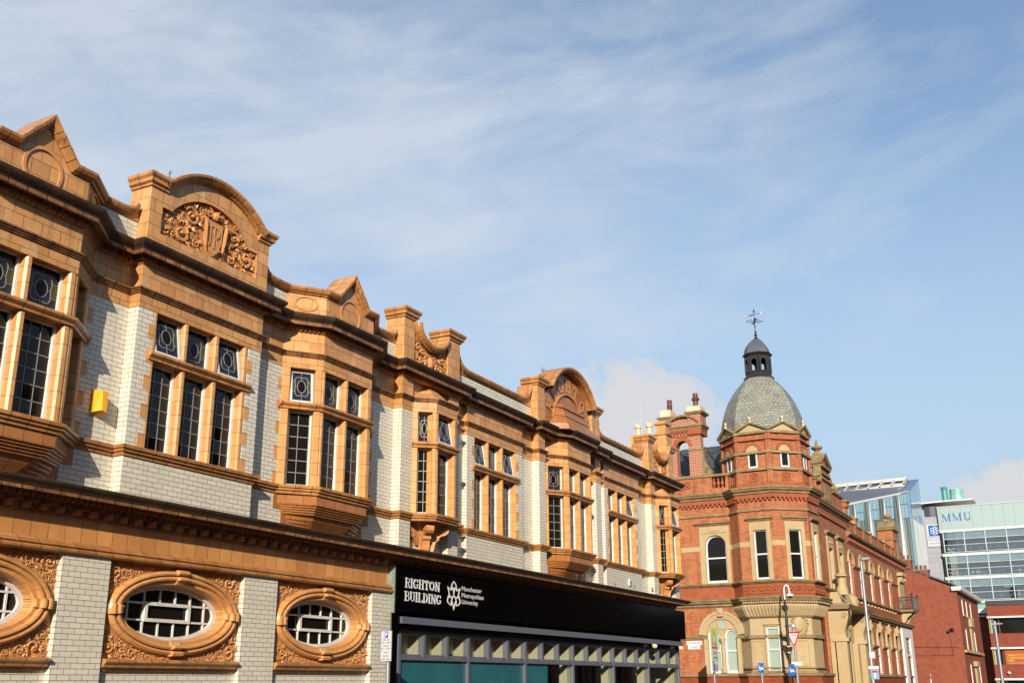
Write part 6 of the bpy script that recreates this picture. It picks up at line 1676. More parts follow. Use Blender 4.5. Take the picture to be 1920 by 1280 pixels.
# stone porch
po_ = MB()
po_.ring(F, [(52.5, 0.1), (57.6, 0.1), (57.6, 4.86), (52.5, 4.86)], gothic(54.1, 56.0, 0.15, 3.3, 1.1), (55.05, 2.8), -0.3, 0.25)
po_.box(F, 52.5, 53.1, 0.1, 3.55, 0.2, 0.75); po_.box(F, 56.9, 57.5, 0.1, 3.55, 0.2, 0.75); po_.box(F, 53.2, 53.7, 0.1, 3.4, 0.2, 0.5); po_.box(F, 56.3, 56.8, 0.1, 3.4, 0.2, 0.5)
po_.loft([[(52.3, YR, 4.84), (57.8, YR, 4.84), (57.8, YR - 1.0, 4.84), (52.3, YR - 1.0, 4.84)], [(52.15, YR, 5.02), (57.95, YR, 5.02), (57.95, YR - 1.15, 5.02), (52.15, YR - 1.15, 5.02)], [(52.5, YR, 5.12), (57.6, YR, 5.12), (57.6, YR - 0.8, 5.12), (52.5, YR - 0.8, 5.12)]])
po_.loft([[(53.0, YR, 5.11), (57.1, YR, 5.11), (57.1, YR - 0.6, 5.11), (53.0, YR - 0.6, 5.11)], [(53.4, YR, 5.7), (56.7, YR, 5.7), (56.7, YR - 0.35, 5.7), (53.4, YR - 0.35, 5.7)]])
for x in (52.8, 57.2):
    po_.prism(Fr((x, YR, 0), (0, -1, 0), (1, 0, 0)), [(0.0, 4.83), (0.98, 4.83), (0.98, 4.6), (0.85, 4.3), (0.70, 3.9), (0.72, 3.55), (0.0, 3.55)], -0.28, 0.28)
    for s in (-1, 1): scroll(po_, Fr((x, YR, 0), (0, -1, 0), (s, 0, 0)), 0.75, 4.55, 0.28, 0.16, 0, 1, 0.04)
    po_.box(F, x - 0.36, x + 0.36, 3.40, 3.56, 0.1, 0.85)
po_.blob(F, 55.05, 4.55, 0.3, 0.35, 0.3, 0.2, 0, 10, 6)
for s in (-1, 1): scroll(po_, F, 55.05 + s * 0.6, 4.6, 0.26, 0.22, 0, s, 0.06); scroll(po_, F, 55.05 + s * 0.95, 4.2, 0.26, 0.2, 1, -s, 0.05)
poo = po_.build('porch', 'sandstone', RED)
pf = MB(); pf.lathe((54.2, YR - 0.42, 5.6), [(0.30, 0), (0.26, 0.35), (0.18, 0.45), (0.16, 0.75), (0.12, 0.80), (0.30, 0.88), (0.30, 0.95), (0.08, 1.05), (0.06, 1.12), (0.02, 1.4)], 12); pf.build('urn_finial', 'sandstone', poo, True)
pf = MB(); pf.lathe((56.4, YR - 0.35, 5.1), [(0.3, 0), (0.36, 0.1), (0.36, 0.5), (0.2, 0.62), (0.05, 0.7)], 12); pf.build('urn_finial', 'sandstone', poo, True)
# far end: white door surround, stone oriel with iron balcony, end pier
we = MB()
we.ring(F, [(73.0, 0.0), (77.05, 0.0), (77.05, 4.83), (73.0, 4.83)], [(74.1, 0.05), (75.9, 0.05), (75.9, 4.3), (74.1, 4.3)], (75, 2.2), -0.2, 0.13)
we.box(F, 74.1, 75.9, 3.15, 3.3, -0.1, 0.1)
for k in range(4): we.box(F, 74.1 + k * 0.45 + 0.2, 74.1 + k * 0.45 + 0.24, 3.3, 4.3, -0.05, 0.0)
for k in range(3): we.box(F, 74.1, 75.9, 3.55 + k * 0.25, 3.58 + k * 0.25, -0.05, 0.002)
weo = we.build('white_doorway', 'white_trim', RED)
wd_ = MB(); wd_.box(F, 74.1, 75.9, 0.05, 3.15, -0.18, -0.12); wd_.box(F, 74.1, 75.9, 3.3, 4.3, -0.18, -0.12); wd_.build('pane', 'window_glass_dark', weo)
sb = MB()
sb.box(F, 74.0, 75.9, 5.9, 7.75, -0.1, 0.10); sb.box(F, 74.2, 75.7, 7.75, 8.15, -0.1, 0.22); sb.prism(F, [(74.0, 8.12), (75.9, 8.12), (75.7, 8.35), (74.2, 8.35)], -0.1, 0.35)
for s in (-1, 1): scroll(sb, F, 74.95 + s * 0.6, 7.95, 0.22, 0.2, 0, s, 0.06)
sb.loft([[(73.9, YR, 5.86), (76.0, YR, 5.86), (76.0, YR - 0.75, 5.86), (73.9, YR - 0.75, 5.86)], [(73.8, YR, 5.98), (76.1, YR, 5.98), (76.1, YR - 0.85, 5.98), (73.8, YR - 0.85, 5.98)]])
for x in (74.3, 75.6): sb.prism(Fr((x, YR, 0), (0, -1, 0), (1, 0, 0)), [(0, 5.86), (0.65, 5.86), (0.62, 5.7), (0.35, 5.5), (0.2, 5.2), (0, 5.1)], -0.14, 0.14)
sbo = sb.build('stone_oriel', 'sandstone', RED)
ib = MB()
for p0, p1 in (((73.85, YR - 0.02), (73.85, YR - 0.8)), ((73.85, YR - 0.8), (76.05, YR - 0.8)), ((76.05, YR - 0.8), (76.05, YR - 0.02))):
    n = int(math.hypot(p1[0] - p0[0], p1[1] - p0[1]) / 0.11)
    ib.tube([(*p0, 6.75), (*p1, 6.75)], 0.025, 5); ib.tube([(*p0, 6.05), (*p1, 6.05)], 0.02, 5); ib.tube([(*p0, 6.55), (*p1, 6.55)], 0.015, 5)
    for k in range(n + 1):
        t = k / n; x, y = p0[0] + (p1[0] - p0[0]) * t, p0[1] + (p1[1] - p0[1]) * t; ib.tube([(x, y, 5.97), (x, y, 6.75)], 0.016, 5)
for x in (73.85, 76.05): ib.lathe((x, YR - 0.8, 5.97), [(0.04, 0), (0.04, 0.9), (0.07, 0.95), (0.02, 1.05)], 8)
ib.build('iron_balcony', 'black_iron', sbo)
ep = MB(); ep.box(F, 73.9, 75.7, 9.17, 11.05, -0.9, 0.05); ep.box(F, 75.7, 76.9, 9.17, 10.3, -0.5, 0.02)
epo = ep.build('end_pier', 'red_brick', RED)
es = MB()
es.sweep([(73.9, YR + 0.9), (73.9, YR - 0.05), (75.7, YR - 0.05), (75.7, YR + 0.9)], [(-0.1, 11.0), (0.06, 11.02), (0.14, 11.10), (0.14, 11.18), (-0.1, 11.22)])
es.prism(F, [(73.75, 11.2), (75.85, 11.2), (74.8, 11.75)], -0.9, 0.16); es.box(F, 75.0, 75.75, 9.2, 10.6, 0.03, 0.10)
es.sweep([(73.9, YR + 0.9), (73.9, YR - 0.05), (75.7, YR - 0.05)], [(-0.1, 10.38), (0.05, 10.40), (0.08, 10.5), (-0.1, 10.52)])
es.build('stone_dressing', 'sandstone_weathered', epo)
un = MB(); un.lathe((74.8, 11.5, 11.66), [(0.24, 0), (0.15, 0.12), (0.10, 0.2), (0.26, 0.34), (0.27, 0.42), (0.1, 0.52), (0.08, 0.6), (0.02, 0.8)], 12); un.build('urn_finial', 'sandstone_weathered', epo, True)
rew = MB(); rew.wbox(76.95, 77.19, YR + 0.31, 24, 0, 9.7); rew.build('end_wall', 'red_brick', RED)

# small white camera-like box on the front
bx = thing('wall_camera', 'small white box with black panels on the red brick beside the stone porch', 'wall box', (58.05, YR, 4.0))
m = MB(); m.box(F, 57.92, 58.35, 3.62, 4.30, -0.01, 0.12); m.build('housing', 'pale_grey_sign', bx)
m = MB(); m.box(F, 58.02, 58.22, 4.02, 4.20, 0.12, 0.126); m.box(F, 58.05, 58.25, 3.74, 3.86, 0.12, 0.126); m.build('dark_panel', 'sign_black', bx)

# street name plates
sp = thing('street_name_plate', 'white street name plate reading Cavendish Street on the red brick side wall', 'sign', (48, 16.2, 3.05))
m = MB(); m.box(LW, -16.60, -15.88, 3.225, 3.40, 0, 0.03); m.build('plate', 'sign_white', sp)
m = MB(); m.box(LW, -16.53, -15.98, 3.045, 3.215, 0, 0.03); m.build('plate', 'sign_white', sp)
text_mesh('lettering', 'CAVENDISH', LW, -16.56, 3.265, 0.63, 0.095, 0.034, 'sign_black', sp, bold=0.006)
text_mesh('lettering', 'STREET', LW, -16.47, 3.085, 0.42, 0.09, 0.034, 'sign_black', sp, bold=0.006)


# ------------------------------------------------------------------ gabled brick house behind
HS = thing('brick_house', 'plain dark red brick house with blank gable end, sloping roof and white eaves', 'house', (86, 9, 0))
HX, HY = 82.0, 8.55
F = FX(HX)
m = MB(); m.prism(F, [(-16.5, 0), (-HY, 0), (-HY, 7.62), (-8.75, 7.86), (-12.6, 9.62), (-16.5, 7.86)], -0.35, 0.0); m.build('gable_wall', 'house_brick', HS)
FF = FY(HY)
m = MB()
WN = [(84.75, 6.12, 7.30), (87.25, 6.12, 7.30), (90.0, 6.12, 7.30), (84.95, 3.75, 5.25), (90.65, 3.75, 5.25), (85.3, 0.9, 2.86), (91.2, 0.9, 2.86)]
edges = [(82.0, 0.0)]
m.wbox(82.36, 95.8, HY + 0.13, HY + 0.4, 0, 7.615)
m.build('front_wall_core', 'dark_interior', HS)
m = MB()
def fill_cols(mb, x0, x1, z0, z1, wins):
    wins = sorted(wins); x = x0
    for a, b0, b1 in wins:
        mb.box(FF, x, a - 0.55, z0, z1, -0.125, 0); mb.box(FF, a - 0.55, a + 0.55, z0, b0, -0.125, 0); mb.box(FF, a - 0.55, a + 0.55, b1, z1, -0.125, 0); x = a + 0.55
    mb.box(FF, x, x1, z0, z1, -0.125, 0)
fill_cols(m, 82.353, 95.8, 5.7, 7.62, WN[:3]); fill_cols(m, 82.353, 95.8, 3.65, 5.7, WN[3:5]); fill_cols(m, 82.353, 95.8, 0, 3.65, WN[5:])
m.build('front_wall', 'house_brick', HS)
for a, b0, b1 in WN:
    m = MB(); m.ring(FF, [(a - 0.55, b0), (a + 0.55, b0), (a + 0.55, b1), (a - 0.55, b1)], [(a - 0.47, b0 + 0.08), (a + 0.47, b0 + 0.08), (a + 0.47, b1 - 0.08), (a - 0.47, b1 - 0.08)], (a, (b0 + b1) / 2), -0.11, -0.04)
    w = m.build('sash_window', 'white_trim', HS)
    m = MB(); m.box(FF, a - 0.48, a + 0.48, b0 + 0.07, b1 - 0.07, -0.1, -0.095); m.build('pane', 'window_glass_dark', w)
    m = MB(); m.box(FF, a - 0.65, a + 0.65, b0 - 0.10, b0 - 0.003, -0.05, 0.10); m.build('sill', 'sandstone', w)
m = MB(); m.box(FF, 82.3, 94.5, 3.52, 3.68, -0.05, 0.16); m.box(FF, 87.4, 88.6, 3.7, 5.35, -0.05, 0.10); m.box(FF, 87.2, 88.8, 5.40, 6.0, -0.05, 0.22); m.box(FF, 87.1, 88.9, 2.65, 3.0, -0.05, 0.25); m.box(FF, 87.4, 88.6, 0.1, 2.6, -0.05, 0.12)
m.build('stone_trim', 'sandstone', HS)
m = MB(); m.loft([[(81.75, HY + 0.3, 7.62), (96.0, HY + 0.3, 7.62), (96.0, HY - 0.28, 7.62), (81.75, HY - 0.28, 7.62)], [(81.7, HY + 0.3, 7.72), (96.05, HY + 0.3, 7.72), (96.05, HY - 0.34, 7.72), (81.7, HY - 0.34, 7.72)], [(81.7, HY + 0.3, 7.90), (96.05, HY + 0.3, 7.90), (96.05, HY - 0.38, 7.90), (81.7, HY - 0.38, 7.90)]]); m.build('eaves', 'white_trim', HS)
m = MB(); m.prism(F, [(-8.3, 7.905), (-12.6, 9.80), (-16.8, 7.905), (-16.8, 7.80), (-12.6, 9.63), (-8.3, 7.83)][::1], -14.0, 0.06); m.build('roof', 'grey_slate', HS)
for a0, a1, z in ((-12.6, -11.34, 9.86), (-11.34, -10.25, 9.10)):
    m = MB(); m.box(F, a0 + 0.01, a1 - 0.01, 7.9, z, -0.9, 0.03); so = m.build('chimney_stack', 'house_brick', HS)
    m = MB(); m.box(F, a0 - 0.05, a1 + 0.05, z + 0.002, z + 0.09, -0.95, 0.07); m.build('stack_cap', 'sandstone_weathered', so)
    for k in range(3):
        m = MB(); m.lathe((HX + 0.4, -(a1 - 0.22 - 0.28 * k), z + 0.085), [(0.10, 0), (0.09, 0.28), (0.11, 0.30), (0.08, 0.31)], 10); m.build('chimney_pot', 'pot_brown', so)
m = MB()
m.tube([(HX - 0.02, 12.2, 3.92), (HX - 0.02, 8.85, 3.86)], 0.012, 4); m.tube([(HX - 0.02, 12.2, 3.34), (HX - 0.02, 9.25, 3.31)], 0.012, 4); m.tube([(HX - 0.02, 9.36, 4.8), (HX - 0.02, 9.25, 3.31)], 0.010, 4)
m.build('cable', 'black_iron', HS)
o = thing('wall_floodlight', 'small black floodlight bracket halfway up the plain brick house end', 'floodlight', (HX - 0.1, 9.3, 4.9))
m = MB(); m.lathe((HX - 0.15, 9.15, 4.93), [(0.05, 0), (0.14, 0.06), (0.15, 0.14), (0.06, 0.2)], 10); m.lathe((HX - 0.15, 9.38, 4.82), [(0.05, 0), (0.10, 0.05), (0.10, 0.13), (0.05, 0.17)], 10); m.build('lamp_head', 'black_iron', o)
m = MB(); m.box(F, -9.45, -9.05, 4.90, 4.96, 0.0, 0.14); m.build('bracket', 'black_iron', o)

# ------------------------------------------------------------------ low link and modern brick block on the right
LK = thing('link_building', 'low white-banded link block with green glass strip between brick house and modern brick block', 'building', (104, 9.3, 0))
F = FX(104)
m = MB(); m.box(F, -11.5, -8.1, 0, 6.94, -6, 0); m.build('wall', 'modern_brick', LK)
m = MB(); m.box(F, -11.5, -8.1, 7.22, 7.60, -6, 0.15); m.box(F, -11.5, -8.1, 8.10, 8.28, -6, 0.20); m.box(F, -11.5, -8.1, 6.95, 7.05, -6, 0.25); m.build('white_band', 'white_trim', LK)
m = MB(); m.box(F, -11.5, -8.1, 7.6, 8.1, -6, 0.02); m.build('green_glazing', 'flue_pale', LK)
m = MB(); m.box(F, -11.5, -8.1, 7.05, 7.22, -6, -0.02); m.build('shadow_gap', 'charcoal_panel', LK)

MB_ = thing('modern_brick_block', 'modern dark brick block with white ledges and wide dark window bands on the right', 'building', (100, 0, 0))
F = FX(100)
A0, A1 = -8.27, 26.0
for z0, z1 in ((6.75, 7.62), (4.28, 5.32), (1.85, 2.85), (0.0, 0.9)):
    m = MB(); m.box(F, A0, A1, z0, z1, -10, 0); m.build('brick_band', 'modern_brick', MB_)
m = MB(); m.box(F, A0 - 0.05, A1, 7.622, 8.02, -10, 0.06); m.build('roof_edge', 'charcoal_panel', MB_)
for z0, z1 in ((6.62, 6.748), (4.14, 4.278), (1.70, 1.848)):
    m = MB(); m.box(F, A0 - 0.06, A1, z0, z1, -10, 0.12); m.build('white_ledge', 'white_trim', MB_)
for z in (5.32, 2.85):
    m = MB(); k = A0
    while k < A1: m.box(F, k, k + 0.11, z, z + 0.07, -0.2, 0.012); k += 0.16
    m.build('soldier_course', 'modern_brick', MB_)
for z0, z1 in ((5.32, 6.62), (2.85, 4.14), (0.9, 1.70)):
    m = MB(); m.box(F, A0 + 0.05, A1, z0, z1, -10, -0.35); m.build('window_band', 'window_glass_dark', MB_)
    m = MB()
    for a in (-7.5, -5.0, -2.5, 0, 2.5, 5, 7.5, 10): m.box(F, a - 0.04, a + 0.04, z0 + 0.001, z1 - 0.001, -0.36, -0.25)
    m.build('window_frame', 'brown_frame', MB_)
    m = MB(); m.box(F, A0 + 0.02, A0 + 0.07, z0 + 0.001, z1 - 0.001, -0.3, -0.02); m.build('yellow_fin', 'banner_yellow', MB_)
    m = MB(); m.box(F, A0 + 0.12, A0 + 0.24, z0 + 0.001, z1 - 0.001, -0.34, -0.12); m.box(F, A0 + 0.32, A0 + 0.36, z0 + 0.001, z1 - 0.001, -0.34, -0.12); m.build('pale_fin', 'mmu_frosted', MB_)
bn = thing('banner', 'orange welcome banner with yellow capitals filling a window of the modern brick block', 'banner', (99.7, 6, 2.9))
m = MB(); m.box(F, -7.38, -2.0, 2.90, 4.12, -0.20, -0.17); m.build('banner_sheet', 'banner_orange', bn)
for t, b, w in (('WELCOME TO', 3.57, 1.92), ('MANCHESTER', 3.35, 1.85), ('MET', 3.13, 0.52)):
    text_mesh('lettering', t, F, -7.2, b, w, 0.17, -0.165, 'banner_yellow', bn, bold=0.025)
text_mesh('lettering', "You're part of our community", F, -7.15, 3.0, 1.9, 0.07, -0.165, 'sign_white', bn)
o = thing('dome_camera', 'white dome security camera on the lower brick band of the modern block', 'camera', (99.9, 7.2, 2.2))
m = MB(); m.lathe((99.85, 7.2, 2.16), [(0.03, 0), (0.10, 0.03), (0.14, 0.10), (0.14, 0.16), (0.05, 0.18)], 12); m.build('camera_dome', 'sign_white', o)
m = MB(); m.box(F, -7.23, -7.17, 2.33, 2.39, 0.0, 0.17); m.build('bracket', 'sign_white', o)

# ------------------------------------------------------------------ glazed office block with the MMU letters
OF = thing('office_block', 'pale green glass office block with large blue MMU letters on its frosted top band', 'building', (130, 5, 0))
F = FX(130)
A0, A1 = -14.55, 22.0
m = MB(); m.box(F, A0 + 0.1, A1, 0, 20.0, -14, -1.2); m.build('core', 'mmu_glass', OF)
k = A0
n = 0
while k < A1 - 0.1:
    e = -14.27 + 1.09 * n; e = min(e, A1)
    m = MB(); m.box(F, k + 0.02, e - 0.02, 17.86, 20.32, -0.4, 0.0); m.build('frosted_panel', 'mmu_frosted', OF); k = e; n += 1
m = MB(); m.box(F, A0 + 0.01, A1, 17.84, 20.34, -0.5, -0.05); m.box(F, A0 - 0.05, A1, 20.34, 20.45, -14, 0.06); m.build('fascia_frame', 'pale_steel', OF)
for ch, a0, a1 in (('M', -14.10, -13.22), ('M', -12.98, -12.08), ('U', -11.82, -11.10)):
    m = MB()
    if ch == 'M': strokes(m, F, [[(a0 + 0.08, 18.78), (a0 + 0.08, 19.60)], [(a0 + 0.08, 19.60), (a0 + 0.46, 18.80)], [(a0 + 0.46, 18.80), (a1 - 0.10, 19.60)], [(a1 - 0.10, 19.60), (a1 - 0.10, 18.78)], [(a0 - 0.04, 19.60), (a0 + 0.1, 19.60)], [(a0, 18.79), (a0 + 0.16, 18.79)], [(a1 - 0.2, 18.79), (a1, 18.79)], [(a1 - 0.12, 19.60), (a1, 19.60)]], [0.05, 0.13, 0.06, 0.14, 0.04, 0.04, 0.04, 0.04], 0.01, 0.002)
    else: strokes(m, F, [[(a0 + 0.14, 19.60), (a0 + 0.14, 19.0)] + arc((a0 + a1) / 2 + 0.02, 19.02, 0.24, 0.24, 180, 350, 8), [(a1 - 0.10, 18.95), (a1 - 0.10, 19.60)], [(a0, 19.60), (a0 + 0.28, 19.60)], [(a1 - 0.22, 19.60), (a1, 19.60)]], [0.13, 0.06, 0.04, 0.04], 0.01, 0.002)
    m.build('lettering', 'mmu_letter_blue', OF)
MU = [A0] + [-14.22 + 2.17 * k for k in range(17)]
floors = [(15.30, 17.52), (12.70, 14.88), (10.1, 12.32), (7.5, 9.7), (4.9, 7.1)]
rg = random.Random(3)
for z0, z1 in floors:
    m = MB(); m.box(F, A0, A1, z1 + 0.005, z1 + 0.325 if z1 < 17 else 17.835, -1.2, 0.05); m.build('floor_band', 'mmu_white', OF)
    m = MB(); m.box(F, A0 + 0.05, A0 + 0.30, z0, z1, -1.0, -0.15)
    for q in range(3): m.box(F, A0 + 0.06 + q * 0.09, A0 + 0.10 + q * 0.09, z0, z1, -0.15, -0.02)
    m.build('corner_louvre', 'flue_pale' if False else 'charcoal_panel', OF)
    for k in range(1, len(MU) - 1):
        a0, a1 = MU[k] + 0.04, MU[k + 1] - 0.04
        if z0 < 9 and k > 8: continue
        fm = MB(); fm.box(F, a0 - 0.08, a0, z0, z1, -0.12, 0.06)
        for zz in (z0 + 0.02, z0 + (z1 - z0) * 0.37, z0 + (z1 - z0) * 0.655): fm.box(F, a0, a1, zz - 0.025, zz + 0.025, -0.1, 0.03)
        w = fm.build('window_bay', 'mmu_white', OF)
        pn = MB(); pn.box(F, a0, a1, z0, z1, -0.06, -0.05); pn.build('pane', 'office_glass', w)
        bl = MB(); drop = rg.choice((0.655, 0.655, 0.70, 0.56)); mid = a0 + (a1 - a0) * rg.uniform(0.4, 0.6)
        bl.box(F, a0, mid, z0 + (z1 - z0) * 0.655, z1, -0.16, -0.12); bl.box(F, mid + 0.02, a1, z0 + (z1 - z0) * drop, z1, -0.16, -0.12)
        bl.build('roller_blind', 'mmu_blind', w)
        if z0 > 9 and k < 8:
            ft = MB()
            for q in range(rg.randint(3, 5)):
                x = rg.uniform(a0 + 0.1, a1 - 0.35); h = rg.uniform(0.35, 0.75)
                ft.box(F, x, x + 0.24, z0 + 0.35, z0 + h, -0.75, -0.6); ft.box(F, x + 0.02, x + 0.05, z0, z0 + 0.35, -0.7, -0.65); ft.box(F, x + 0.18, x + 0.21, z0, z0 + 0.35, -0.7, -0.65)
            ft.box(F, a0 + 0.05, a1 - 0.05, z0 + 0.36, z0 + 0.40, -1.0, -0.55)
            ft.build('desk_furniture', rg.choice(('office_chair', 'office_cream', 'office_white', 'office_chair')), w)

# silver clad block with the university sign, dark roof box
SB = thing('silver_block', 'silver panelled stair block behind the glass offices with a white curved roof', 'building', (134, 16, 0))
F = FX(130.45)
m = MB(); m.box(F, -16.9, -14.62, 0, 19.45, -8, 0); m.build('wall', 'silver_panel', SB)
F5_ = FX(135)
m = MB(); m.box(F5_, -16.55, -15.0, 19.7, 21.3, -4, 0); m.build('roof_plant', 'charcoal_panel', SB)
m = MB(); m.box(F5_, -15.9, -15.3, 20.1, 21.28, 0.0, 0.04); m.build('plant_louvre', 'grey_metal', SB)
m = MB(); m.loft([[F5_(-17.2 + t * 6.2, 21.40 + 0.24 * math.sin(PI * (0.35 + 0.5 * (1 - t))) - 0.02, c) for t, c in ((i / 12, c_)  for c_ in (0.8,) for i in range(13))], [F5_(-17.2 + t * 6.2, 21.52 + 0.24 * math.sin(PI * (0.35 + 0.5 * (1 - t))), 0.8) for t in [i / 12 for i in range(13)]], [F5_(-17.2 + t * 6.2, 21.52 + 0.24 * math.sin(PI * (0.35 + 0.5 * (1 - t))), -4) for t in [i / 12 for i in range(13)]], [F5_(-17.2 + t * 6.2, 21.40 + 0.24 * math.sin(PI * (0.35 + 0.5 * (1 - t))) - 0.02, -4) for t in [i / 12 for i in range(13)]]], cap=False, closed=False); m.build('curved_roof', 'white_trim', SB)
us = thing('university_sign', 'white sign with a blue square flower emblem on the silver block beside the offices', 'sign', (130.4, 15.3, 16.1))
m = MB(); m.box(F, -15.97, -14.615, 16.10, 18.60, 0.0, 0.12); m.build('sign_board', 'pale_grey_sign', us)
m = MB(); m.box(F, -15.72, -14.63, 17.26, 18.47, 0.12, 0.14); m.build('emblem_square', 'sign_blue', us)
m = MB(); EC = (-15.05, 17.86)
for q in range(6):
    t = PI / 2 + q * PI / 3; c_ = (EC[0] + 0.32 * math.cos(t), EC[1] + 0.30 * math.sin(t))
    lp = [(c_[0] + 0.17 * math.cos(t) * math.cos(u) - 0.15 * math.sin(t) * math.sin(u), c_[1] + 0.17 * math.sin(t) * math.cos(u) + 0.15 * math.cos(t) * math.sin(u)) for u in [2 * PI * i / 14 for i in range(15)]]
    strokes(m, F, [lp], 0.055, 0.145 + q * 0.004)
m.build('emblem', 'sign_white', us)
for t, b, w in (('Manches', 16.98, 1.2), ('Metropol', 16.68, 1.2), ('Univers', 16.37, 1.05)):
    text_mesh('lettering', t, F, -15.86 + (0.15 if t[0] == 'U' else 0), b, w, 0.22, 0.125, 'mmu_letter_blue', us)
for nm, cx, yy, prof, mt, lab in (('ventilation_flue', 142.5, 14.8, [(0.36, 0), (0.36, 3.9)] + [(0.36 + 0.03 * (k % 2), 3.9 + 0.06 * k) for k in range(8)], 'flue_green', 'slim dark green ventilation flue above the office roof'),
                                  ('ventilation_flue', 142.5, 13.45, [(1.35, 0), (1.15, 1.6), (0.78, 3.25)] + [(0.78 + 0.03 * (k % 2), 3.27 + 0.11 * k) for k in range(7)], 'flue_pale', 'fat pale green tapered flue above the office roof')):
    m = MB(); m.lathe((cx, yy, 20.3), prof, 16 if mt == 'flue_green' else 10); o = m.build(nm, mt); tag(o, lab, 'flue', 'green flues on the office roof')

# faceted glass building
GT = thing('glass_building', 'angular pale blue glass building with folded white fins and a sloping roof', 'building', (112, 20, 0))
F = FX(112)
YA, YB2 = 14.88, 27.0
def eave(y): return 19.48 - (y - YA) * 0.134
def ridge(y): return 21.95
m = MB(); m.prism(F, [(-YB2, 0), (-YA, 0), (-YA, eave(YA) - 0.03), (-YB2, eave(YB2) - 0.03)], -0.25, -0.02); m.build('glass_front', 'blue_glass', GT)
m = MB()
m.loft([[(112, YA, 17.0), (120, YA, 17.0), (120, YA + 0.2, 17.0), (112, YA + 0.2, 17.0)], [(112, YA, eave(YA)), (120, YA, 21.95), (120, YA + 0.2, 21.95), (112, YA + 0.2, eave(YA))]]); m.build('glass_end', 'end_glass', GT)
m = MB(); m.wbox(112.05, 120, YA - 0.0, 16.4, 0, 16.99); m.build('ribbed_wall', 'ribbed_white', GT)
m = MB(); m.wbox(112.5, 120.2, YA + 0.25, YB2, 0, 17); m.build('core', 'charcoal_panel', GT)
def roofp(u, y, h=0.0):  # u 0 at the eave, 1 at the ridge
    return (112 + 8 * u, y, eave(y) + (21.95 - eave(y)) * u + h)
def roofslab(mb, u0, u1, y0, y1, h0, h1):
    mb.hexa([roofp(u0, y0, h0), roofp(u1, y0, h0), roofp(u1, y1, h0), roofp(u0, y1, h0), roofp(u0, y0, h1), roofp(u1, y0, h1), roofp(u1, y1, h1), roofp(u0, y1, h1)])
m = MB(); roofslab(m, 0.02, 1.0, YA + 0.25, YB2, -0.25, 0.0); m.build('roof', 'grey_metal', GT)
m = MB()
for k in range(8): roofslab(m, 0.10, 0.46, YA + 1.0 + k * 1.28, YA + 2.2 + k * 1.28, 0.05, 0.10)
m.build('solar_panel', 'solar_panel', GT)
m = MB(); roofslab(m, 0.0, 0.05, YA + 0.05, YB2, 0.0, 0.12); roofslab(m, 0.58, 0.61, YA + 1.0, YB2, 0.05, 0.35); roofslab(m, 0.86, 0.90, YA + 1.0, YB2, 0.30, 0.62)
for k in range(10): roofslab(m, 0.58, 0.90, YA + 1.0 + k * 1.2, YA + 1.14 + k * 1.2, 0.2, 0.5)
roofslab(m, 0.62, 0.85, YA + 1.0, YB2, 0.05, 0.08)
m.build('roof_louvre', 'pale_steel', GT)
m = MB(); roofslab(m, 0.0, 1.0, YA - 0.03, YA + 0.8, 0.0, 0.06); roofslab(m, 0.97, 1.0, YA, YB2, 0.0, 0.10); m.build('roof_edge', 'solar_panel', GT)
for k in range(7):
    y = 15.94 + 1.44 * k; zt = eave(y) - 0.06; zb = 11.0
    fn = MB(); fn.add([(111.98, y + 0.02, zt), (111.98, y + 0.72, zb), (110.75, y + 0.02, zb), (111.98, y + 0.0, zt - 0.02), (112.0, y - 0.3, zb)], [(0, 1, 2, 3), (0, 3, 4), (3, 2, 4), (1, 4, 2), (0, 4, 1)]); fo = fn.build('folded_fin', 'ice_fin', GT)
    ed = MB(); ed.add([(111.97, y - 0.02, zt), (110.74, y + 0.03, zb), (110.76, y - 0.32, zb), (112.0, y - 0.34, zb)], [(0, 1, 2), (0, 2, 3), (1, 3, 2), (0, 3, 1)]); ed.build('fin_edge', 'pink_fin', fo)
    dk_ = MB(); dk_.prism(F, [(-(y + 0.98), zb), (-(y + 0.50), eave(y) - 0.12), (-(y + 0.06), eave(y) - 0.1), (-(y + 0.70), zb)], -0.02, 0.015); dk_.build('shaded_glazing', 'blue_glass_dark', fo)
    zl = 17.0 + (0.35 if k == 0 else 0)
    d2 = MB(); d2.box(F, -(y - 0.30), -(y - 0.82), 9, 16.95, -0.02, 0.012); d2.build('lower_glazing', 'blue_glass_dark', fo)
    d3 = MB(); d3.box(F, -(y - 0.15), -(y - 0.82), 18.35 - k * 0.17, 18.39 - k * 0.17, 0, 0.03); d3.box(F, -(y - 0.15), -(y - 0.82), 16.95, 17.0, 0, 0.03); d3.build('transom', 'charcoal_panel', fo)


# ------------------------------------------------------------------ street furniture
def post_(o, x, y, z1, r, mt='galvanised', name='post', z0=0.1):
    m = MB(); m.lathe((x, y, z0), [(r, 0), (r, z1 - z0)], 12); return m.build(name, mt, o, True)


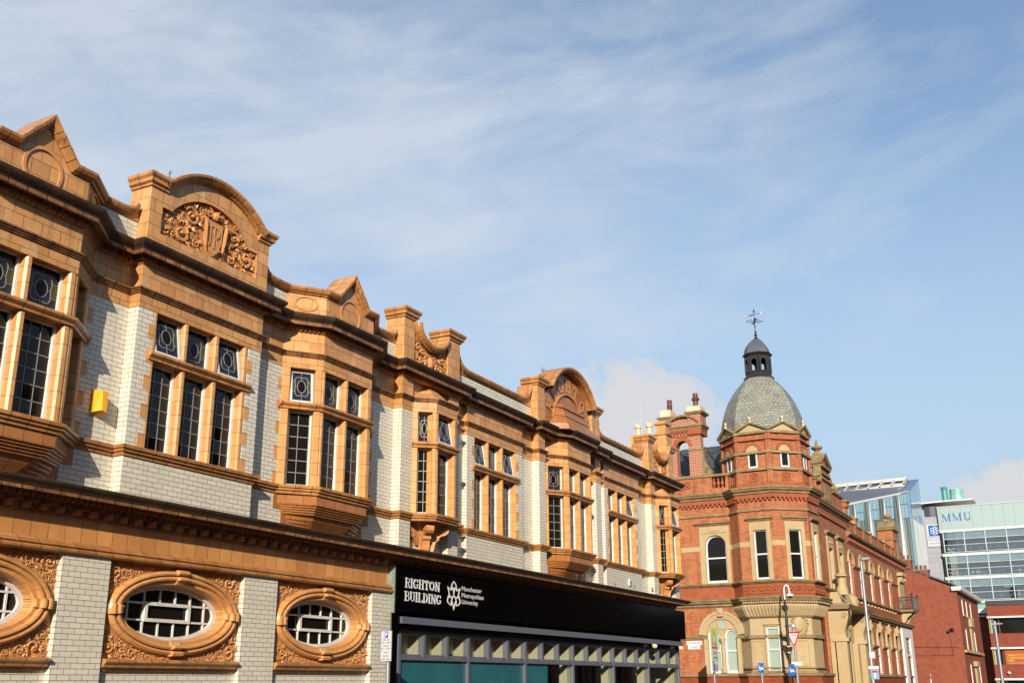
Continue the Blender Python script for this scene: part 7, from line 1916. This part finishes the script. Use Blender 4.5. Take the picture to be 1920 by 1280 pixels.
pk = thing('parking_sign', 'white parking times sign on a grey post in front of the cream brick pier', 'sign', (17.0, 11.62, 0.1))
F = FX(16.95)
post_(pk, 17.0, 11.60, 2.03, 0.04)
m = MB(); m.box(F, -11.735, -11.495, 2.01, 2.545, 0, 0.006); m.build('plate', 'pale_grey_sign', pk)
m = MB(); m.ring(F, [(-11.74, 2.005), (-11.49, 2.005), (-11.49, 2.55), (-11.74, 2.55)], [(-11.732, 2.013), (-11.498, 2.013), (-11.498, 2.542), (-11.732, 2.542)], (-11.615, 2.28), -0.004, 0.009); m.build('rim', 'grey_metal', pk)
m = MB(); m.box(F, -11.65, -11.58, 2.42, 2.53, 0.006, 0.008); m.build('symbol_square', 'parking_blue', pk)
text_mesh('lettering', 'P', F, -11.635, 2.433, 0.042, 0.085, 0.009, 'sign_white', pk, bold=0.02)
for t, z, w in (('Mon - Fri', 2.372, 0.125), ('8am - 6.30pm', 2.320, 0.195), ('Saturday', 2.262, 0.125), ('8am - 12.30pm', 2.212, 0.205), ('2 hours', 2.150, 0.11), ('No return', 2.090, 0.13), ('within 1 hour', 2.035, 0.175)):
    text_mesh('lettering', t, F, -11.615 - w / 2, z, w, 0.030, 0.0075, 'sign_black', pk, bold=0.012)

gw_ = thing('give_way_sign', 'red and white triangular give way sign on a lamp-topped grey post', 'road sign', (46.4, 11.38, 0.1))
k_ = 46.4 / 40
gy = 9.808 * k_
F = FX(46.33)
post_(gw_, 46.4, gy - 0.02, 3.80, 0.055)
zt, zb = (3.335 - 1.6) * k_ + 1.6, (2.777 - 1.6) * k_ + 1.6
hwd = 0.287
def rtri(s):
    cz = zt - (zt - zb) * 0.34; pts = []
    for x, z in ((-hwd, zt), (0, zb), (hwd, zt)):
        X, Z = x * s, cz + (z - cz) * s
        pts.append((X - gy, Z))
    return pts
m = MB(); m.prism(F, rtri(1.0), 0.0, 0.006); m.build('red_border', 'sign_red', gw_)
m = MB(); m.prism(F, rtri(0.70), 0.006, 0.010); m.build('white_face', 'sign_white', gw_)
text_mesh('lettering', 'GIVE', F, -gy - 0.135, zt - 0.20, 0.27, 0.115, 0.013, 'sign_black', gw_, bold=0.01)
text_mesh('lettering', 'WAY', F, -gy - 0.085, zt - 0.315, 0.17, 0.075, 0.013, 'sign_black', gw_, bold=0.01)
m = MB(); m.loft([[(46.34 + a, gy + 0.02 + b, 3.80 + c) for a, b, c in ((-0.06, 0.30, 0.02), (0.06, 0.30, 0.02), (0.06, 0.30, 0.07), (-0.06, 0.30, 0.08))], [(46.34 + a, gy + b, 3.80 + c) for a, b, c in ((-0.09, 0.0, 0.0), (0.09, 0.0, 0.0), (0.09, 0.0, 0.13), (-0.09, 0.0, 0.13))], [(46.34 + a, gy + b, 3.80 + c) for a, b, c in ((-0.06, -0.12, 0.0), (0.06, -0.12, 0.0), (0.06, -0.12, 0.08), (-0.06, -0.12, 0.08))]]); m.build('sign_lamp', 'galvanised', gw_)
m = MB(); m.box(F, -gy - 0.28, -gy + 0.27, 2.27, 2.41, 0.01, 0.02); m.build('finger_plate', 'sign_white', gw_)
text_mesh('lettering', 'Oxford Road', F, -gy - 0.15, 2.31, 0.35, 0.06, 0.023, 'pale_grey_sign', gw_)

cc_ = thing('camera_pole', 'black pole with white swan neck holding a dome security camera', 'camera pole', (46.2, 11.57, 0.1))
cy_ = 10.02 * 1.155
post_(cc_, 46.2, cy_, 4.192, 0.062, 'black_iron'); post_(cc_, 46.2, cy_, 4.924, 0.04, 'black_iron', 'upper_post', 4.109)
m = MB(); m.tube([(46.2, cy_, 4.924), (46.2, cy_ + 0.01, 5.342), (46.2, cy_ - 0.03, 5.467), (46.2, cy_ - 0.11, 5.52), (46.2, cy_ - 0.18, 5.447), (46.2, cy_ - 0.21, 5.258), (46.2, cy_ - 0.22, 5.154)], 0.033, 8); m.build('swan_neck', 'sign_white', cc_, True)
m = MB(); m.lathe((46.2, cy_ - 0.22, 5.049), [(0.14, 0), (0.15, 0.03), (0.15, 0.08), (0.05, 0.12)], 14); m.build('camera_hood', 'sign_white', cc_, True)
m = MB(); m.lathe((46.2, cy_ - 0.22, 4.966), [(0.02, 0), (0.09, 0.03), (0.12, 0.08), (0.03, 0.085)], 14); m.build('camera_dome', 'sign_black', cc_, True)
for z in (3.011, 2.771):
    m = MB(); m.lathe((46.2, cy_, z), [(0.066, 0), (0.066, 0.035)], 12); m.build('white_band', 'sign_white', cc_)


def blue_sign(label, x, y, zt, zb, w, group):
    o = thing('cycle_path_sign', label, 'road sign', (x, y, 0.1), group)
    F = FX(x - 0.06)
    post_(o, x, y, zt - 0.05, 0.045)
    m = MB(); m.box(F, -y - w / 2, -y + w / 2, zb, zt, 0.0, 0.006); m.build('plate', 'sign_blue', o)
    m = MB(); zc = (zt + zb) / 2
    strokes(m, F, [[(-y - 0.07, zc - 0.08), (-y - 0.07, zc + 0.08)], [(-y - 0.035, zc - 0.10), (-y - 0.035, zc + 0.05)], arc(-y + 0.01, zc - 0.035, 0.025, 0.03, 0, 360, 8), arc(-y + 0.075, zc - 0.035, 0.025, 0.03, 0, 360, 8), [(-y + 0.01, zc - 0.03), (-y + 0.04, zc + 0.04), (-y + 0.075, zc - 0.03)], [(-y - 0.07, zc + 0.10), (-y - 0.07, zc + 0.125)]], 0.018, 0.007)
    m.build('symbol', 'sign_white', o)


blue_sign('blue shared path sign on its own short grey post', 44.0, 12.17, 2.35, 1.985, 0.235, 'blue path signs by the red brick corner')
o_ = thing('cycle_path_sign', 'blue shared path sign clamped to the black camera pole', 'road sign', (46.1, cy_, 2.0), 'blue path signs by the red brick corner')
F = FX(46.11)
m = MB(); m.box(F, -cy_ - 0.05, -cy_ + 0.20, 1.86, 2.33, 0.0, 0.006); m.build('plate', 'sign_blue', o_)
m = MB(); strokes(m, F, [[(-cy_ + 0.01, 2.02), (-cy_ + 0.01, 2.18)], [(-cy_ + 0.05, 2.0), (-cy_ + 0.05, 2.14)], arc(-cy_ + 0.09, 2.05, 0.025, 0.03, 0, 360, 8), arc(-cy_ + 0.15, 2.05, 0.025, 0.03, 0, 360, 8), [(-cy_ + 0.09, 2.06), (-cy_ + 0.12, 2.12), (-cy_ + 0.15, 2.06)]], 0.018, 0.007); m.build('symbol', 'sign_white', o_)

wn_ = thing('cycle_warning_sign', 'tall lime-backed red triangle cycle crossing sign on a grey post', 'road sign', (44, 14.1, 0.1))
F = FY(14.05)
post_(wn_, 44.0, 14.12, 3.6, 0.045)
m = MB(); m.box(F, 43.57, 44.43, 2.42, 3.75, 0.0, 0.008); m.build('backing_board', 'sign_lime', wn_)
m = MB(); m.prism(F, [(43.62, 2.93), (44.38, 2.93), (44.0, 3.70)], 0.008, 0.012); m.build('red_border', 'sign_red', wn_)
m = MB(); m.prism(F, [(43.75, 3.01), (44.25, 3.01), (44.0, 3.52)], 0.012, 0.015); m.build('white_face', 'sign_white', wn_)
m = MB(); strokes(m, F, [arc(43.89, 3.08, 0.055, 0.055, 0, 360, 10), arc(44.11, 3.08, 0.055, 0.055, 0, 360, 10), [(43.89, 3.08), (43.97, 3.20), (44.11, 3.08)], [(43.97, 3.20), (44.05, 3.16)], [(43.95, 3.20), (44.0, 3.30)]], 0.022, 0.016); m.build('symbol', 'sign_black', wn_)
m = MB(); m.box(F, 43.63, 44.37, 2.47, 2.90, 0.008, 0.012); m.build('caption_plate', 'pale_grey_sign', wn_)
text_mesh('lettering', 'Cycles', F, 43.76, 2.70, 0.48, 0.12, 0.015, 'sign_black', wn_, bold=0.01)
text_mesh('lettering', 'crossing', F, 43.72, 2.52, 0.56, 0.12, 0.015, 'sign_black', wn_, bold=0.01)
m = MB(); m.box(F, 43.66, 44.34, 2.02, 2.38, 0.0, 0.008); m.build('times_plate', 'pale_grey_sign', wn_)
m = MB(); m.box(F, 43.70, 43.90, 2.06, 2.34, 0.008, 0.011); m.build('symbol_square', 'parking_blue', wn_)
m = MB(); strokes(m, F, [[(43.98, 2.30 - q * 0.06), (44.26, 2.30 - q * 0.06)] for q in range(4)], 0.018, 0.009); m.build('text_line', 'sign_black', wn_)

tl = thing('street_lamp', 'tall grey street lamp with flat head in front of the arched red brick front', 'street lamp', (50, 9.02, 0.1))
m = MB(); m.lathe((50, 9.01, 0.1), [(0.10, 0), (0.10, 1.2), (0.075, 1.3), (0.06, 6.68)], 14); m.build('pole', 'galvanised', tl, True)
m = MB(); m.loft([[(50 + a, 9.06, 6.76 + c) for a, c in ((-0.06, 0), (0.06, 0), (0.06, 0.08), (-0.06, 0.08))], [(50 + a, 8.95, 6.74 + c) for a, c in ((-0.13, 0), (0.13, 0), (0.13, 0.13), (-0.13, 0.13))], [(50 + a, 8.60, 6.78 + c) for a, c in ((-0.12, 0), (0.12, 0), (0.10, 0.06), (-0.10, 0.06))]]); m.build('lamp_head', 'galvanised', tl)
F = FX(49.92)
m = MB(); m.box(F, -9.05, -8.80, 2.58, 2.86, 0.0, 0.01); m.build('notice_plate', 'pale_grey_sign', tl)
m = MB(); m.box(F, -9.13, -8.70, 2.14, 2.26, 0.0, 0.012); m.build('finger_plate', 'sign_white', tl)
m = MB(); m.box(F, -9.06, -8.72, 1.72, 2.13, 0.0, 0.01); m.build('blue_plate', 'faded_blue', tl)
m = MB(); m.box(F, -8.92, -8.86, 1.76, 2.0, 0.01, 0.013); m.box(F, -8.90 + 0.0, -8.88, 1.76, 1.77, 0.01, 0.0135); m.build('symbol', 'sign_white', tl)
m = MB(); m.box(F, -9.0, -8.78, 1.99, 2.07, 0.012, 0.016); m.build('red_bar', 'sign_red', tl)

rl_ = thing('street_lamp', 'slim pale lamp post in front of the modern brick block', 'street lamp', (60, 4.68, 0.1))
m = MB(); m.lathe((60, 4.68, 0.1), [(0.09, 0), (0.07, 4.2)], 12); m.build('pole', 'galvanised', rl_, True)
m = MB(); m.loft([[(60 + a, 4.80, 4.28 + c) for a, c in ((-0.08, 0), (0.08, 0), (0.08, 0.09), (-0.08, 0.09))], [(60 + a, 4.32, 4.31 + c) for a, c in ((-0.08, 0), (0.08, 0), (0.08, 0.05), (-0.08, 0.05))]]); m.lathe((60, 4.68, 4.3), [(0.08, 0), (0.08, 0.15), (0.03, 0.18)], 10); m.build('lamp_head', 'galvanised', rl_)
tp_ = thing('marker_post', 'short grey post with an orange reflector before the plain brick house end', 'post', (70, 9.33, 0.1))
m = MB(); m.lathe((70, 9.33, 0.1), [(0.075, 0), (0.07, 1.88), (0.03, 1.94)], 12); m.build('post', 'galvanised', tp_, True)
m = MB(); m.box(FX(69.92), -9.35, -9.25, 1.78, 1.95, 0.0, 0.02); m.build('reflector', 'banner_orange', tp_)
